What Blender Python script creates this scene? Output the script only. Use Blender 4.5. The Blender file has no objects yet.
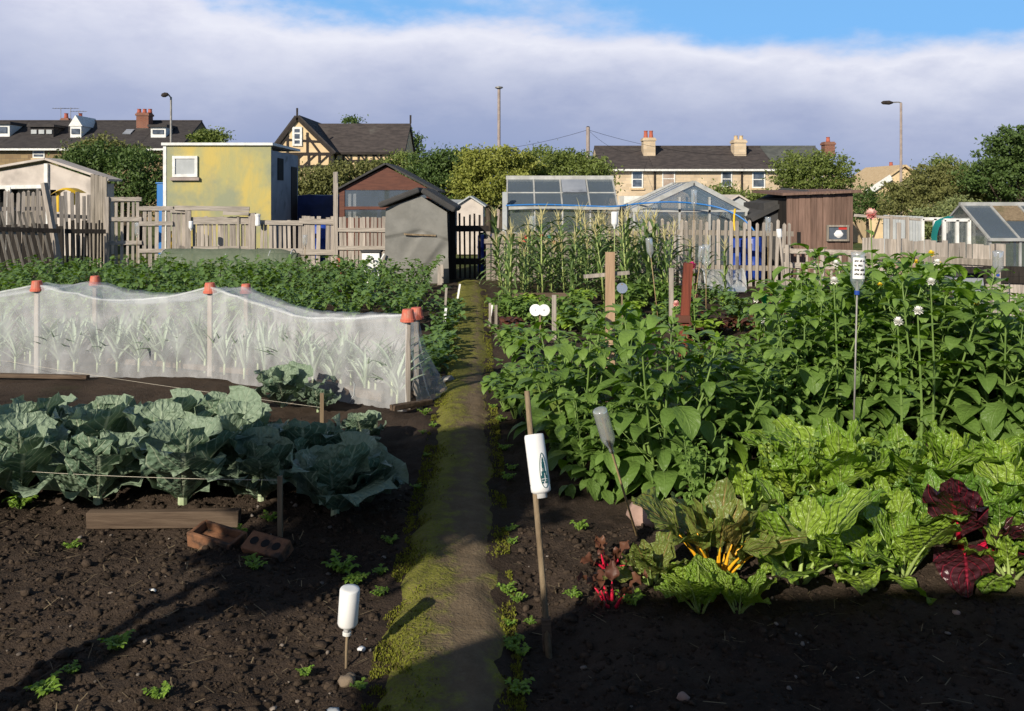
import bpy, math, random
import numpy as np
from mathutils import Vector, Matrix, noise, Euler
R = math.radians
rnd = random.Random(11)
sc = bpy.context.scene
COL = sc.collection

# ------------------------------------------------------------------ camera
F, CX, CY, HOR, CAMZ = 900.0, 512.0, 355.5, 195.0, 1.65
cam_d = bpy.data.cameras.new('camera')
cam_d.sensor_width = 36.0
cam_d.lens = 36.0 * F / 1024.0
cam_d.clip_start = 0.05
cam_d.clip_end = 3000.0
cam = bpy.data.objects.new('camera', cam_d)
COL.objects.link(cam)
cam.location = (0, 0, CAMZ)
cam.rotation_euler = (R(90), 0, 0)
cam_d.shift_y = -(CY - HOR) / 1024.0        # level camera, horizon above the middle: verticals stay upright
sc.camera = cam
CP, SP = 1.0, 0.0


def ray(px, py):
    return Vector(((px - CX) / F, 1.0, (HOR - py) / F))


def at(px, py, Y):
    """world point seen at a pixel of the reference at ground distance Y"""
    d = ray(px, py)
    return Vector((0, 0, CAMZ)) + d * (Y / d.y)


def gnd(px, py, z=0.0):
    d = ray(px, py)
    return Vector((0, 0, CAMZ)) + d * ((z - CAMZ) / d.z)


def zat(py, Y):
    return at(512, py, Y).z


# ------------------------------------------------------------------ tagging
def tag(o, label=None, cat=None, group=None, kind=None):
    if label: o['label'] = label
    if cat: o['category'] = cat
    if group: o['group'] = group
    if kind: o['kind'] = kind
    return o


def thing(name, label, cat, loc=(0, 0, 0), rz=0.0, group=None):
    o = bpy.data.objects.new(name, None)
    COL.objects.link(o)
    o.empty_display_size = 0.1
    o.location = loc
    o.rotation_euler = (0, 0, rz)
    return tag(o, label, cat, group)


def copy_thing(root, loc, rz=0.0, s=1.0, label=None, group=None, tilt=None):
    r = root.copy()
    COL.objects.link(r)
    r.location = loc
    r.rotation_euler = (tilt[0], tilt[1], rz) if tilt else (0, 0, rz)
    r.scale = (s, s, s) if not isinstance(s, tuple) else s
    if label: r['label'] = label
    if group: r['group'] = group
    for ch in list(root.children):
        c = ch.copy()
        COL.objects.link(c)
        c.parent = r
        for g in list(ch.children):
            d = g.copy()
            COL.objects.link(d)
            d.parent = c
    return r


# ------------------------------------------------------------------ mesh builder
class MB:
    def __init__(self):
        self.v, self.f, self.uv, self.mi = [], [], [], []

    def add(self, verts, faces, uvs=None, mi=0):
        b = len(self.v)
        self.v.extend([tuple(p) for p in verts])
        for k, f in enumerate(faces):
            self.f.append(tuple(i + b for i in f))
            self.mi.append(mi)
            self.uv.append([uvs[i] for i in f] if uvs else [(0.0, 0.0)] * len(f))

    def box(self, c, s, M=None, mi=0):
        hx, hy, hz = s[0] / 2, s[1] / 2, s[2] / 2
        vs = [Vector((x, y, z)) for x in (-hx, hx) for y in (-hy, hy) for z in (-hz, hz)]
        if M is not None: vs = [M @ p for p in vs]
        c = Vector(c)
        self.add([p + c for p in vs], [(0, 1, 3, 2), (4, 6, 7, 5), (0, 4, 5, 1), (2, 3, 7, 6), (0, 2, 6, 4), (1, 5, 7, 3)], mi=mi)

    def bx(self, x0, x1, y0, y1, z0, z1, mi=0):
        self.box(((x0 + x1) / 2, (y0 + y1) / 2, (z0 + z1) / 2), (abs(x1 - x0), abs(y1 - y0), abs(z1 - z0)), mi=mi)

    def beam(self, p0, p1, w, h, up=(0, 0, 1), mi=0, jit=0.0):
        """box from p0 to p1; w across, h along 'up'"""
        p0, p1 = Vector(p0), Vector(p1)
        d = (p1 - p0).normalized()
        up = Vector(up)
        if abs(d.dot(up)) > 0.98: up = Vector((0, 1, 0))
        s = d.cross(up).normalized()
        u = s.cross(d).normalized()
        vs = []
        for p in (p0, p1):
            for a, b in ((-1, -1), (1, -1), (1, 1), (-1, 1)):
                q = p + s * (a * w / 2) + u * (b * h / 2)
                if jit: q = q + Vector((rnd.uniform(-jit, jit), rnd.uniform(-jit, jit), rnd.uniform(-jit, jit)))
                vs.append(q)
        self.add(vs, [(0, 3, 2, 1), (4, 5, 6, 7), (0, 1, 5, 4), (1, 2, 6, 5), (2, 3, 7, 6), (3, 0, 4, 7)], mi=mi)

    def tube(self, pts, rad, n=8, cap=True, mi=0):
        pts = [Vector(p) for p in pts]
        if not isinstance(rad, (list, tuple)): rad = [rad] * len(pts)
        vs, fs = [], []
        ref = None
        for i, p in enumerate(pts):
            d = (pts[min(i + 1, len(pts) - 1)] - pts[max(i - 1, 0)]).normalized()
            if ref is None:
                ref = Vector((1, 0, 0)) if abs(d.x) < 0.9 else Vector((0, 1, 0))
            s = (ref - d * ref.dot(d)).normalized()
            ref = s
            t = d.cross(s)
            for k in range(n):
                a = 2 * math.pi * k / n
                vs.append(p + s * (math.cos(a) * rad[i]) + t * (math.sin(a) * rad[i]))
        for i in range(len(pts) - 1):
            for k in range(n):
                a, b = i * n + k, i * n + (k + 1) % n
                fs.append((a, b, b + n, a + n))
        if cap:
            fs.append(tuple(range(n - 1, -1, -1)))
            m = (len(pts) - 1) * n
            fs.append(tuple(range(m, m + n)))
        self.add(vs, fs, mi=mi)

    def lathe(self, prof, n=20, M=None, mi=0, sy=1.0):
        """prof: (r, z) pairs"""
        vs, fs = [], []
        for r, z in prof:
            for k in range(n):
                a = 2 * math.pi * k / n
                p = Vector((r * math.cos(a), r * math.sin(a) * sy, z))
                vs.append(M @ p if M is not None else p)
        for i in range(len(prof) - 1):
            for k in range(n):
                a, b = i * n + k, i * n + (k + 1) % n
                fs.append((a, b, b + n, a + n))
        fs.append(tuple(range(n - 1, -1, -1)))
        m = (len(prof) - 1) * n
        fs.append(tuple(range(m, m + n)))
        self.add(vs, fs, mi=mi)

    def prism(self, poly, a, b, axis='y', mi=0):
        """polygon in the plane across the axis, extruded from a to b. axis y: poly=(x,z); x: (y,z); z: (x,y)"""
        def P(p, t):
            return {'y': (p[0], t, p[1]), 'x': (t, p[0], p[1]), 'z': (p[0], p[1], t)}[axis]
        n = len(poly)
        vs = [P(p, a) for p in poly] + [P(p, b) for p in poly]
        fs = [tuple(range(n)), tuple(range(2 * n - 1, n - 1, -1))]
        for i in range(n):
            j = (i + 1) % n
            fs.append((i, i + n, j + n, j))
        self.add(vs, fs, mi=mi)

    def slab(self, q, t, mi=0):
        """quad (4 points) thickened by t along its normal (downwards side)"""
        q = [Vector(p) for p in q]
        n = (q[1] - q[0]).cross(q[3] - q[0]).normalized()
        self.add(q + [p - n * t for p in q], [(0, 1, 2, 3), (7, 6, 5, 4), (0, 4, 5, 1), (1, 5, 6, 2), (2, 6, 7, 3), (3, 7, 4, 0)], mi=mi)

    def build(self, name, mats, parent=None, org=None, smooth=False, bevel=0.0, fix=True):
        me = bpy.data.meshes.new(name)
        vs = self.v
        if org is not None:
            ox, oy, oz = org
            vs = [(x - ox, y - oy, z - oz) for x, y, z in vs]
        me.from_pydata(vs, [], self.f)
        uvl = me.uv_layers.new(name='UVMap')
        flat = [c for f in self.uv for uv in f for c in uv]
        uvl.data.foreach_set('uv', flat)
        if not isinstance(mats, (list, tuple)): mats = [mats]
        for m in mats: me.materials.append(m)
        if len(mats) > 1: me.polygons.foreach_set('material_index', self.mi)
        if smooth: me.polygons.foreach_set('use_smooth', [True] * len(me.polygons))
        me.update()
        if fix:
            import bmesh
            bm = bmesh.new(); bm.from_mesh(me)
            bmesh.ops.recalc_face_normals(bm, faces=bm.faces)
            bm.to_mesh(me); bm.free()
        o = bpy.data.objects.new(name, me)
        COL.objects.link(o)
        if parent is not None: o.parent = parent
        if bevel:
            b = o.modifiers.new('bevel', 'BEVEL'); b.width = bevel; b.segments = 2; b.limit_method = 'ANGLE'
        return o


def np_mesh(name, verts, faces_flat, nper, mat, parent=None, smooth=False):
    """verts (n,3) array, all faces with nper corners"""
    me = bpy.data.meshes.new(name)
    nv, nf = len(verts), len(faces_flat) // nper
    me.vertices.add(nv)
    me.vertices.foreach_set('co', np.asarray(verts, dtype=np.float32).ravel())
    me.loops.add(nf * nper)
    me.loops.foreach_set('vertex_index', np.asarray(faces_flat, dtype=np.int32))
    me.polygons.add(nf)
    me.polygons.foreach_set('loop_start', np.arange(0, nf * nper, nper, dtype=np.int32))
    if smooth: me.polygons.foreach_set('use_smooth', np.ones(nf, dtype=bool))
    me.update(calc_edges=True)
    me.validate()
    me.materials.append(mat)
    o = bpy.data.objects.new(name, me)
    COL.objects.link(o)
    if parent is not None: o.parent = parent
    return o


# ------------------------------------------------------------------ materials
class NT:
    def __init__(self, tree): self.t = tree; self.n = tree.nodes; self.l = tree.links
    def new(self, typ, **kw):
        n = self.n.new(typ)
        for k, v in kw.items(): setattr(n, k, v)
        return n
    def link(self, a, b): self.l.new(a, b)
    def val(self, sock, x):
        if hasattr(x, 'is_linked') or hasattr(x, 'links'): self.l.new(x, sock)
        else: sock.default_value = x
    def math(self, op, a, b=None, c=None, clamp=False):
        n = self.new('ShaderNodeMath', operation=op); n.use_clamp = clamp
        self.val(n.inputs[0], a)
        if b is not None: self.val(n.inputs[1], b)
        if c is not None: self.val(n.inputs[2], c)
        return n.outputs[0]
    def mix(self, f, a, b):
        n = self.new('ShaderNodeMix', data_type='RGBA')
        self.val(n.inputs[0], f)
        self.val(n.inputs[6], a if not isinstance(a, tuple) else (*a[:3], 1))
        self.val(n.inputs[7], b if not isinstance(b, tuple) else (*b[:3], 1))
        return n.outputs[2]
    def noise(self, vec, scale, detail=3, rough=0.55, dim='3D'):
        n = self.new('ShaderNodeTexNoise', noise_dimensions=dim)
        if vec is not None: self.link(vec, n.inputs['Vector'])
        n.inputs['Scale'].default_value = scale
        n.inputs['Detail'].default_value = detail
        n.inputs['Roughness'].default_value = rough
        return n.outputs[0]
    def ss(self, x, lo, hi):
        n = self.new('ShaderNodeMapRange', interpolation_type='SMOOTHSTEP')
        self.val(n.inputs[0], x)
        n.inputs[1].default_value = lo; n.inputs[2].default_value = hi
        n.inputs[3].default_value = 0; n.inputs[4].default_value = 1
        return n.outputs[0]
    def scaled(self, vec, s):
        n = self.new('ShaderNodeVectorMath', operation='MULTIPLY')
        self.link(vec, n.inputs[0]); n.inputs[1].default_value = s
        return n.outputs[0]


def newmat(name):
    m = bpy.data.materials.new(name)
    m.use_nodes = True
    t = NT(m.node_tree)
    bsdf = m.node_tree.nodes['Principled BSDF']
    return m, t, bsdf


def mat(name, c1, c2=None, scale=6.0, rough=0.75, bump=0.0, bscale=None, stretch=(1, 1, 1), lo=0.35, hi=0.65, c3=None, s3=1.5, amt3=(0.55, 0.7), metal=0.0, spec=0.3, perobj=0.0):
    m, t, b = newmat(name)
    tc = t.new('ShaderNodeTexCoord').outputs['Object']
    v = t.scaled(tc, stretch)
    col = None
    if c2 is not None:
        f = t.ss(t.noise(v, scale, 5, 0.6), lo, hi)
        col = t.mix(f, c1, c2)
    if c3 is not None:
        f3 = t.ss(t.noise(tc, s3, 4, 0.6), *amt3)
        col = t.mix(f3, col if col is not None else c1, c3)
    if perobj:
        isl = t.new('ShaderNodeNewGeometry').outputs['Random Per Island']
        k = t.math('MULTIPLY_ADD', isl, 2 * perobj, 1 - perobj)
        hsv = t.new('ShaderNodeHueSaturation')
        t.val(hsv.inputs['Value'], k)
        t.val(hsv.inputs['Color'], col if col is not None else (*c1, 1))
        col = hsv.outputs[0]
    if col is None: b.inputs['Base Color'].default_value = (*c1, 1)
    else: t.link(col, b.inputs['Base Color'])
    b.inputs['Roughness'].default_value = rough
    b.inputs['Metallic'].default_value = metal
    b.inputs['Specular IOR Level'].default_value = spec
    if bump:
        bn = t.new('ShaderNodeBump')
        bn.inputs['Strength'].default_value = min(1.0, bump)
        bn.inputs['Distance'].default_value = 0.02 * max(1.0, bump)
        t.link(t.noise(v, bscale or scale * 3, 6, 0.65), bn.inputs['Height'])
        t.link(bn.outputs[0], b.inputs['Normal'])
    return m


def leafmat(name, c1, c2, vein=None, vk=0.5, nside=9.0, rough=0.55, trans=0.25, back=None, blister=0.0, edge=None, spec=0.4, dead=None, deadamt=0.93, tcol=None):
    """leaf: colour varies leaf by leaf, optional pale midrib and side veins from the UVs"""
    m, t, b = newmat(name)
    tc = t.new('ShaderNodeTexCoord')
    geo = t.new('ShaderNodeNewGeometry')
    isl = geo.outputs['Random Per Island']
    f = t.math('ADD', t.math('MULTIPLY', isl, 0.75), t.math('MULTIPLY', t.noise(tc.outputs['Object'], 14, 3), 0.25))
    col = t.mix(f, c1, c2)
    if dead:
        fd = t.math('GREATER_THAN', t.math('FRACT', t.math('MULTIPLY', isl, 17.3)), deadamt)
        col = t.mix(fd, col, dead)
    sep = t.new('ShaderNodeSeparateXYZ'); t.link(tc.outputs['UV'], sep.inputs[0])
    au = t.math('ABSOLUTE', t.math('SUBTRACT', sep.outputs[0], 0.5))
    if edge:
        col = t.mix(t.math('MULTIPLY', t.ss(t.math('ADD', au, t.math('MULTIPLY', t.noise(tc.outputs['Object'], 20, 2), 0.15)), 0.42, 0.6), 0.6), col, edge)
    hgt = None
    if vein:
        mid = t.math('SUBTRACT', 1.0, t.ss(au, 0.012, 0.05))
        s = t.math('MULTIPLY', t.math('SUBTRACT', sep.outputs[1], t.math('MULTIPLY', au, 0.75)), nside)
        d = t.math('ABSOLUTE', t.math('SUBTRACT', t.math('FRACT', s), 0.5))
        side = t.math('MULTIPLY', t.math('SUBTRACT', 1.0, t.ss(d, 0.02, 0.13)), 0.65)
        vm = t.math('MAXIMUM', mid, side)
        col = t.mix(t.math('MULTIPLY', vm, vk), col, vein)
        hgt = vm
    if back:
        col = t.mix(t.math('MULTIPLY', geo.outputs['Backfacing'], 0.8), col, back)
    t.link(col, b.inputs['Base Color'])
    b.inputs['Roughness'].default_value = rough
    b.inputs['Specular IOR Level'].default_value = spec
    if blister:
        bn = t.new('ShaderNodeBump')
        bn.inputs['Strength'].default_value = min(1, blister)
        bn.inputs['Distance'].default_value = 0.018
        vo = t.new('ShaderNodeTexVoronoi', feature='SMOOTH_F1'); vo.inputs['Scale'].default_value = 42; t.link(tc.outputs['Object'], vo.inputs['Vector'])
        h = t.math('SUBTRACT', t.noise(tc.outputs['Object'], 30, 3), t.math('MULTIPLY', vo.outputs['Distance'], 1.1))
        if hgt is not None: h = t.math('SUBTRACT', h, t.math('MULTIPLY', hgt, 0.5))
        t.link(h, bn.inputs['Height'])
        t.link(bn.outputs[0], b.inputs['Normal'])
    if trans:
        tr = t.new('ShaderNodeBsdfTranslucent')
        hs = t.new('ShaderNodeHueSaturation'); hs.inputs['Saturation'].default_value = 1.15; hs.inputs['Value'].default_value = 1.3
        t.link(col, hs.inputs['Color']); t.link(hs.outputs[0], tr.inputs[0])
        mx = t.new('ShaderNodeMixShader'); mx.inputs[0].default_value = trans
        t.link(b.outputs[0], mx.inputs[1]); t.link(tr.outputs[0], mx.inputs[2])
        out = m.node_tree.nodes['Material Output']
        t.link(mx.outputs[0], out.inputs[0])
    return m


def sheer(name, colr, opac, rough=0.3, glossy=0.0, nvar=0.0, nscale=5.0, through=.35):
    """net, film and glass: part transparent, part white cloth or mirror"""
    m, t, b = newmat(name)
    out = m.node_tree.nodes['Material Output']
    tp = t.new('ShaderNodeBsdfTransparent')
    b.inputs['Base Color'].default_value = (*colr, 1)
    b.inputs['Roughness'].default_value = rough
    mx = t.new('ShaderNodeMixShader')
    fac = opac
    if nvar:
        tc = t.new('ShaderNodeTexCoord').outputs['Object']
        n = t.noise(t.scaled(tc, (1, 1, 0.5)), nscale, 4)
        fac = t.math('MULTIPLY_ADD', t.math('SUBTRACT', n, 0.5), nvar * 2, opac, clamp=True)
    t.val(mx.inputs[0], fac)
    t.link(tp.outputs[0], mx.inputs[1])
    if glossy:
        g = t.new('ShaderNodeBsdfGlossy'); g.inputs['Roughness'].default_value = 0.05
        g.inputs[0].default_value = (1, 1, 1, 1)
        m2 = t.new('ShaderNodeMixShader'); m2.inputs[0].default_value = glossy
        t.link(b.outputs[0], m2.inputs[1]); t.link(g.outputs[0], m2.inputs[2])
        t.link(m2.outputs[0], mx.inputs[2])
    else:
        tr = t.new('ShaderNodeBsdfTranslucent'); tr.inputs[0].default_value = (*colr, 1)
        m2 = t.new('ShaderNodeMixShader'); m2.inputs[0].default_value = through
        t.link(b.outputs[0], m2.inputs[1]); t.link(tr.outputs[0], m2.inputs[2])
        t.link(m2.outputs[0], mx.inputs[2])
    t.link(mx.outputs[0], out.inputs[0])
    return m


def stonemat(name, c1, c2, mortar, bw=0.45, bh=0.2):
    m, t, b = newmat(name)
    tc = t.new('ShaderNodeTexCoord').outputs['Object']
    sp = t.new('ShaderNodeSeparateXYZ'); t.link(tc, sp.inputs[0])
    cb = t.new('ShaderNodeCombineXYZ')
    t.link(t.math('ADD', sp.outputs[0], sp.outputs[1]), cb.inputs[0]); t.link(sp.outputs[2], cb.inputs[1])
    br = t.new('ShaderNodeTexBrick')
    t.link(cb.outputs[0], br.inputs['Vector'])
    br.inputs['Scale'].default_value = 1.0
    br.inputs['Brick Width'].default_value = bw
    br.inputs['Row Height'].default_value = bh
    br.inputs['Mortar Size'].default_value = 0.012
    br.inputs['Color1'].default_value = (*c1, 1); br.inputs['Color2'].default_value = (*c2, 1)
    br.inputs['Mortar'].default_value = (*mortar, 1)
    f = t.ss(t.noise(tc, 0.8, 5), 0.35, 0.75)
    col = t.mix(t.math('MULTIPLY', f, 0.5), br.outputs[0], tuple(x * 0.5 for x in c1))
    t.link(col, b.inputs['Base Color'])
    b.inputs['Roughness'].default_value = 0.9
    b.inputs['Specular IOR Level'].default_value = 0.15
    return m


def woodmat(name, c1, c2, along='z', rough=0.85, var=0.25, bump=0.4, c3=None):
    st = {'z': (14, 14, 0.9), 'x': (0.9, 14, 14), 'y': (14, 0.9, 14)}[along]
    return mat(name, c1, c2, 2.2, rough, bump, 5, st, 0.3, 0.7, perobj=var, spec=0.15, c3=c3, s3=2.2, amt3=(0.55, 0.75))


M = {}
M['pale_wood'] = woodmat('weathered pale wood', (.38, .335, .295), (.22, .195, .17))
M['pale_wood_x'] = woodmat('weathered pale wood rail', (.40, .355, .31), (.23, .205, .18), 'x')
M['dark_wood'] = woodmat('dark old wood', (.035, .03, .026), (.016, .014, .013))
M['grey_wood'] = woodmat('grey paling wood', (.29, .255, .215), (.17, .15, .125))
M['new_wood'] = woodmat('newer sawn wood', (.42, .29, .19), (.30, .20, .13))
M['red_wood'] = woodmat('red painted post', (.20, .055, .035), (.11, .035, .025))
M['brown_board'] = woodmat('brown shed boards', (.20, .128, .10), (.125, .08, .062))
M['plank'] = woodmat('soil stained plank', (.145, .105, .075), (.07, .048, .034), 'x', c3=(.03, .022, .017))
M['stake'] = woodmat('stake wood', (.26, .20, .13), (.15, .11, .07), c3=(.10, .10, .05))
M['white'] = mat('white plastic', (.78, .78, .78), (.70, .70, .70), 3, .35, spec=.5)
M['white_paint'] = mat('white frame paint', (.72, .72, .70), (.58, .58, .56), 8, .6)
M['teal_print'] = mat('teal label print', (.015, .08, .09), rough=.5)
M['ink'] = mat('black ink', (.012, .012, .014), rough=.6)
M['alu'] = mat('dull aluminium', (.48, .48, .46), (.36, .36, .34), 5, .5, metal=.3)
M['glass'] = sheer('greenhouse glass', (.13, .16, .17), .36, .2, .22, nvar=.12, nscale=2.5)
M['dirty_glass'] = sheer('dull roof glass', (.12, .15, .18), .60, .25, .16, nvar=.18, nscale=1.8)
M['window'] = mat('window pane', (.05, .06, .075), (.10, .12, .15), 3, .08, spec=.8)
M['curtain'] = mat('window with pale blind', (.30, .22, .17), (.38, .30, .24), 3, .2, spec=.6)
M['roof_slate'] = mat('brown grey roof tiles', (.052, .046, .046), (.034, .030, .031), 2.5, .85, .3, 20, (1, 1, 4), c3=(.075, .068, .058), s3=.5)
M['roof_pale'] = mat('pale green grey slates', (.11, .115, .105), (.075, .08, .075), 2.5, .85, .2, 20)
M['roof_mid'] = mat('worn brown tiles', (.075, .062, .058), (.045, .038, .037), 2.2, .85, .3, 20, (1, 1, 4), c3=(.11, .10, .09), s3=.4)
M['stone'] = stonemat('sandstone wall', (.62, .49, .34), (.46, .36, .245), (.44, .38, .30))
M['stone_old'] = stonemat('weathered rubble wall', (.30, .22, .12), (.20, .135, .08), (.16, .13, .095), .5, .24)
M['brick'] = stonemat('red chimney brick', (.27, .10, .06), (.20, .075, .05), (.22, .17, .14), .23, .08)
M['pot'] = mat('clay pot', (.42, .12, .075), (.34, .09, .06), 5, .8)
M['buff'] = mat('buff clay', (.55, .42, .26), (.46, .34, .20), 5, .8)
M['plaster'] = mat('cream plaster', (.66, .50, .30), (.56, .42, .25), 2, .9)
M['timber'] = mat('black timber', (.022, .017, .015), (.032, .025, .021), 6, .8)
M['yellow_paint'] = mat('peeling yellow paint', (.47, .37, .11), (.36, .335, .145), 1.5, .7, .25, 16, (1.6, 1, .55), .36, .62, c3=(.25, .265, .17), s3=1.0, amt3=(.42, .66))
M['blue_grey'] = mat('blue grey paint', (.27, .29, .33), (.20, .22, .26), 1.4, .75, c3=(.10, .11, .13), s3=2)
M['felt'] = mat('grey roofing felt', (.060, .058, .058), (.045, .044, .044), 5, .9, .3, 40)
M['tarp'] = mat('grey tarpaulin', (.21, .205, .19), (.17, .167, .155), 4, .85, .15, 30, c3=(.20, .195, .18), s3=1.3)
M['blue_tarp'] = mat('blue tarpaulin', (.02, .035, .13), (.015, .025, .085), 3, .55, .3, 6)
M['red_brown'] = mat('red brown stained boards', (.125, .048, .032), (.09, .035, .025), 3, .7, .2, 10, (1, 1, 8))
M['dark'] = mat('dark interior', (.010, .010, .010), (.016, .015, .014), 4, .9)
M['blue_plastic'] = mat('blue plastic drum', (.012, .05, .32), (.01, .04, .25), 3, .4, spec=.5)
M['blue_pipe'] = mat('blue water pipe', (.02, .16, .46), rough=.4, spec=.5)
M['yellow_plastic'] = mat('yellow plastic', (.72, .46, .02), (.62, .39, .02), 3, .45)
M['teal'] = mat('teal sheet', (.01, .22, .20), (.01, .17, .16), 3, .5)
M['corrugated'] = mat('chalky asbestos sheet', (.56, .50, .45), (.45, .40, .36), 2.5, .9, .1, c3=(.36, .32, .29), s3=1.2)
M['pale_sheet'] = mat('pale grey sheet', (.42, .44, .45), (.34, .36, .37), 2, .7)
M['orange'] = mat('orange red plastic pot', (.56, .15, .095), (.48, .11, .07), 9, .6, c3=(.45, .22, .16), s3=6)
M['net'] = sheer('white crop net', (.90, .92, .95), .245, .8, nvar=.22, nscale=7, through=.10)
M['green_net'] = sheer('green crop net', (.20, .25, .17), .72, .8, nvar=.15)
M['clear'] = sheer('clear bottle plastic', (.62, .66, .66), .34, .15, .45, nvar=.1, nscale=25)
M['scratched'] = sheer('scratched bottle plastic', (.42, .44, .43), .62, .25, .35, nvar=.2, nscale=30)
M['film'] = sheer('clear plastic film', (.62, .64, .62), .42, .2, .35, nvar=.2)
M['cap_blue'] = mat('blue cap', (.02, .06, .30), rough=.4)
M['cane'] = mat('bamboo cane', (.33, .24, .12), (.24, .17, .09), 6, .6, stretch=(1, 1, 3))
M['grey_metal'] = mat('galvanised pole', (.30, .29, .27), (.22, .21, .20), 4, .55, metal=.4)
M['rust'] = mat('pale weathered pole', (.34, .28, .25), (.26, .21, .19), 4, .7)
M['rope'] = mat('pale string', (.50, .46, .38), rough=.8)
M['terracotta'] = mat('old orange brick', (.22, .105, .055), (.14, .07, .04), 9, .9, .5, 30, c3=(.045, .034, .027), s3=9, amt3=(.45, .6))
M['rock'] = mat('brown stone', (.26, .20, .14), (.17, .13, .095), 14, .9, .5, 30)
M['pink_rock'] = mat('pinkish boulder', (.40, .27, .22), (.30, .20, .16), 5, .9, .4, 20)
M['bark'] = mat('bark', (.09, .07, .05), (.05, .04, .03), 8, .95, .6, 14, (3, 3, .6))
M['disc'] = mat('shiny disc', (.75, .78, .82), rough=.18, metal=.9)
M['white_red'] = mat('red print', (.45, .04, .03), rough=.5)
M['petal_white'] = mat('white petals', (.80, .79, .74), rough=.7)
M['petal_pink'] = mat('pink petals', (.80, .38, .36), (.85, .55, .48), 20, .6)
M['petal_magenta'] = mat('magenta petals', (.50, .02, .16), rough=.6)
M['petal_yellow'] = mat('yellow petals', (.75, .55, .03), rough=.6)
M['petal_red'] = mat('red petals', (.55, .05, .02), rough=.6)
# foliage
M['cabbage'] = leafmat('cabbage leaf', (.095, .155, .10), (.175, .245, .155), (.46, .52, .36), .75, 7, .5, .16, (.22, .29, .20), .7, spec=.35)
M['cabbage_yellow'] = leafmat('yellowing cabbage leaf', (.42, .36, .05), (.35, .32, .08), (.5, .45, .2), .4, 7, .6, .2)
M['chard_deep'] = leafmat('deep green chard leaf', (.075, .175, .018), (.17, .30, .035), (.40, .48, .20), .42, 7, .34, .22, None, 1.0, spec=.55, dead=(.40, .33, .05), deadamt=.94)
M['chard'] = leafmat('green chard leaf', (.13, .25, .022), (.28, .40, .045), (.48, .55, .22), .42, 7, .34, .26, None, 1.0, spec=.55, dead=(.42, .34, .04), deadamt=.93)
M['chard_dull'] = leafmat('dull bronze chard leaf', (.11, .16, .028), (.19, .23, .05), (.36, .22, .08), .6, 8, .42, .2, None, .8, spec=.5, dead=(.26, .22, .06), deadamt=.94)
M['chard_purple'] = leafmat('purple chard leaf', (.035, .012, .018), (.065, .018, .025), (.35, .02, .05), .7, 8, .3, .1, None, .9, spec=.6)
M['stalk_green'] = mat('pale green stalk', (.34, .44, .14), (.26, .36, .10), 5, .5)
M['stalk_yellow'] = mat('golden chard stalk', (.80, .42, .02), (.75, .36, .02), 5, .4)
M['stalk_red'] = mat('crimson chard stalk', (.62, .015, .05), (.5, .012, .05), 5, .4)
M['stalk_dahlia'] = mat('dahlia stem', (.16, .24, .06), (.11, .18, .045), 5, .5)
M['dahlia'] = leafmat('dahlia leaf', (.050, .130, .017), (.17, .285, .030), (.30, .42, .12), .5, 8, .44, .30, (.13, .215, .05), .4, spec=.3, dead=(.34, .33, .06), deadamt=.985)
M['dahlia_light'] = leafmat('young dahlia leaf', (.15, .29, .03), (.25, .40, .045), (.32, .44, .13), .35, 8, .44, .30, (.17, .27, .07), .3, spec=.3)
M['potato'] = leafmat('potato leaf', (.13, .23, .03), (.26, .39, .055), (.30, .42, .12), .3, 6, .5, .25, (.11, .19, .07), spec=.4)
M['weed'] = leafmat('weed leaf', (.14, .25, .03), (.24, .38, .05), None, trans=.3, rough=.6)
M['corn'] = leafmat('sweetcorn leaf', (.085, .145, .04), (.155, .225, .07), (.28, .36, .15), .4, 1.0, .42, .25, (.13, .2, .07), spec=.5)
M['tassel'] = leafmat('sweetcorn tassel', (.52, .46, .21), (.66, .60, .32), None, trans=.25, rough=.7)
M['corn_stalk'] = mat('corn stalk', (.26, .34, .10), (.34, .38, .14), 5, .5)
M['leek'] = leafmat('leek leaf', (.26, .35, .25), (.42, .51, .37), (.46, .53, .42), .4, 1.0, .55, .18, spec=.35)
M['leek_stem'] = mat('leek shank', (.40, .46, .30), (.32, .40, .22), 4, .5)
M['red_lettuce'] = leafmat('red lettuce leaf', (.085, .03, .022), (.14, .06, .03), None, rough=.5, trans=.2)
M['lime_lettuce'] = leafmat('lime lettuce leaf', (.24, .38, .05), (.34, .46, .07), None, rough=.5, trans=.25)
M['bean'] = leafmat('low bean leaf', (.10, .19, .035), (.19, .29, .06), (.25, .36, .12), .3, 6, .5, .25)
M['moss'] = leafmat('moss and short grass', (.13, .145, .022), (.22, .23, .035), None, rough=.9, trans=.2, spec=.1, dead=(.09, .075, .03), deadamt=.75)
M['tree_dark'] = leafmat('dark tree leaf', (.048, .090, .022), (.10, .155, .036), None, rough=.6, trans=.2)
M['tree_mid'] = leafmat('mid green tree leaf', (.10, .140, .030), (.18, .225, .052), None, rough=.6, trans=.22)
M['tree_light'] = leafmat('yellow green tree leaf', (.19, .215, .04), (.31, .33, .07), None, rough=.6, trans=.25)
M['tree_olive'] = leafmat('olive brown tree leaf', (.11, .122, .036), (.185, .19, .06), None, rough=.65, trans=.2)
M['tree_silver'] = leafmat('silvery willow leaf', (.14, .175, .06), (.22, .25, .095), None, rough=.6, trans=.22)
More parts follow.
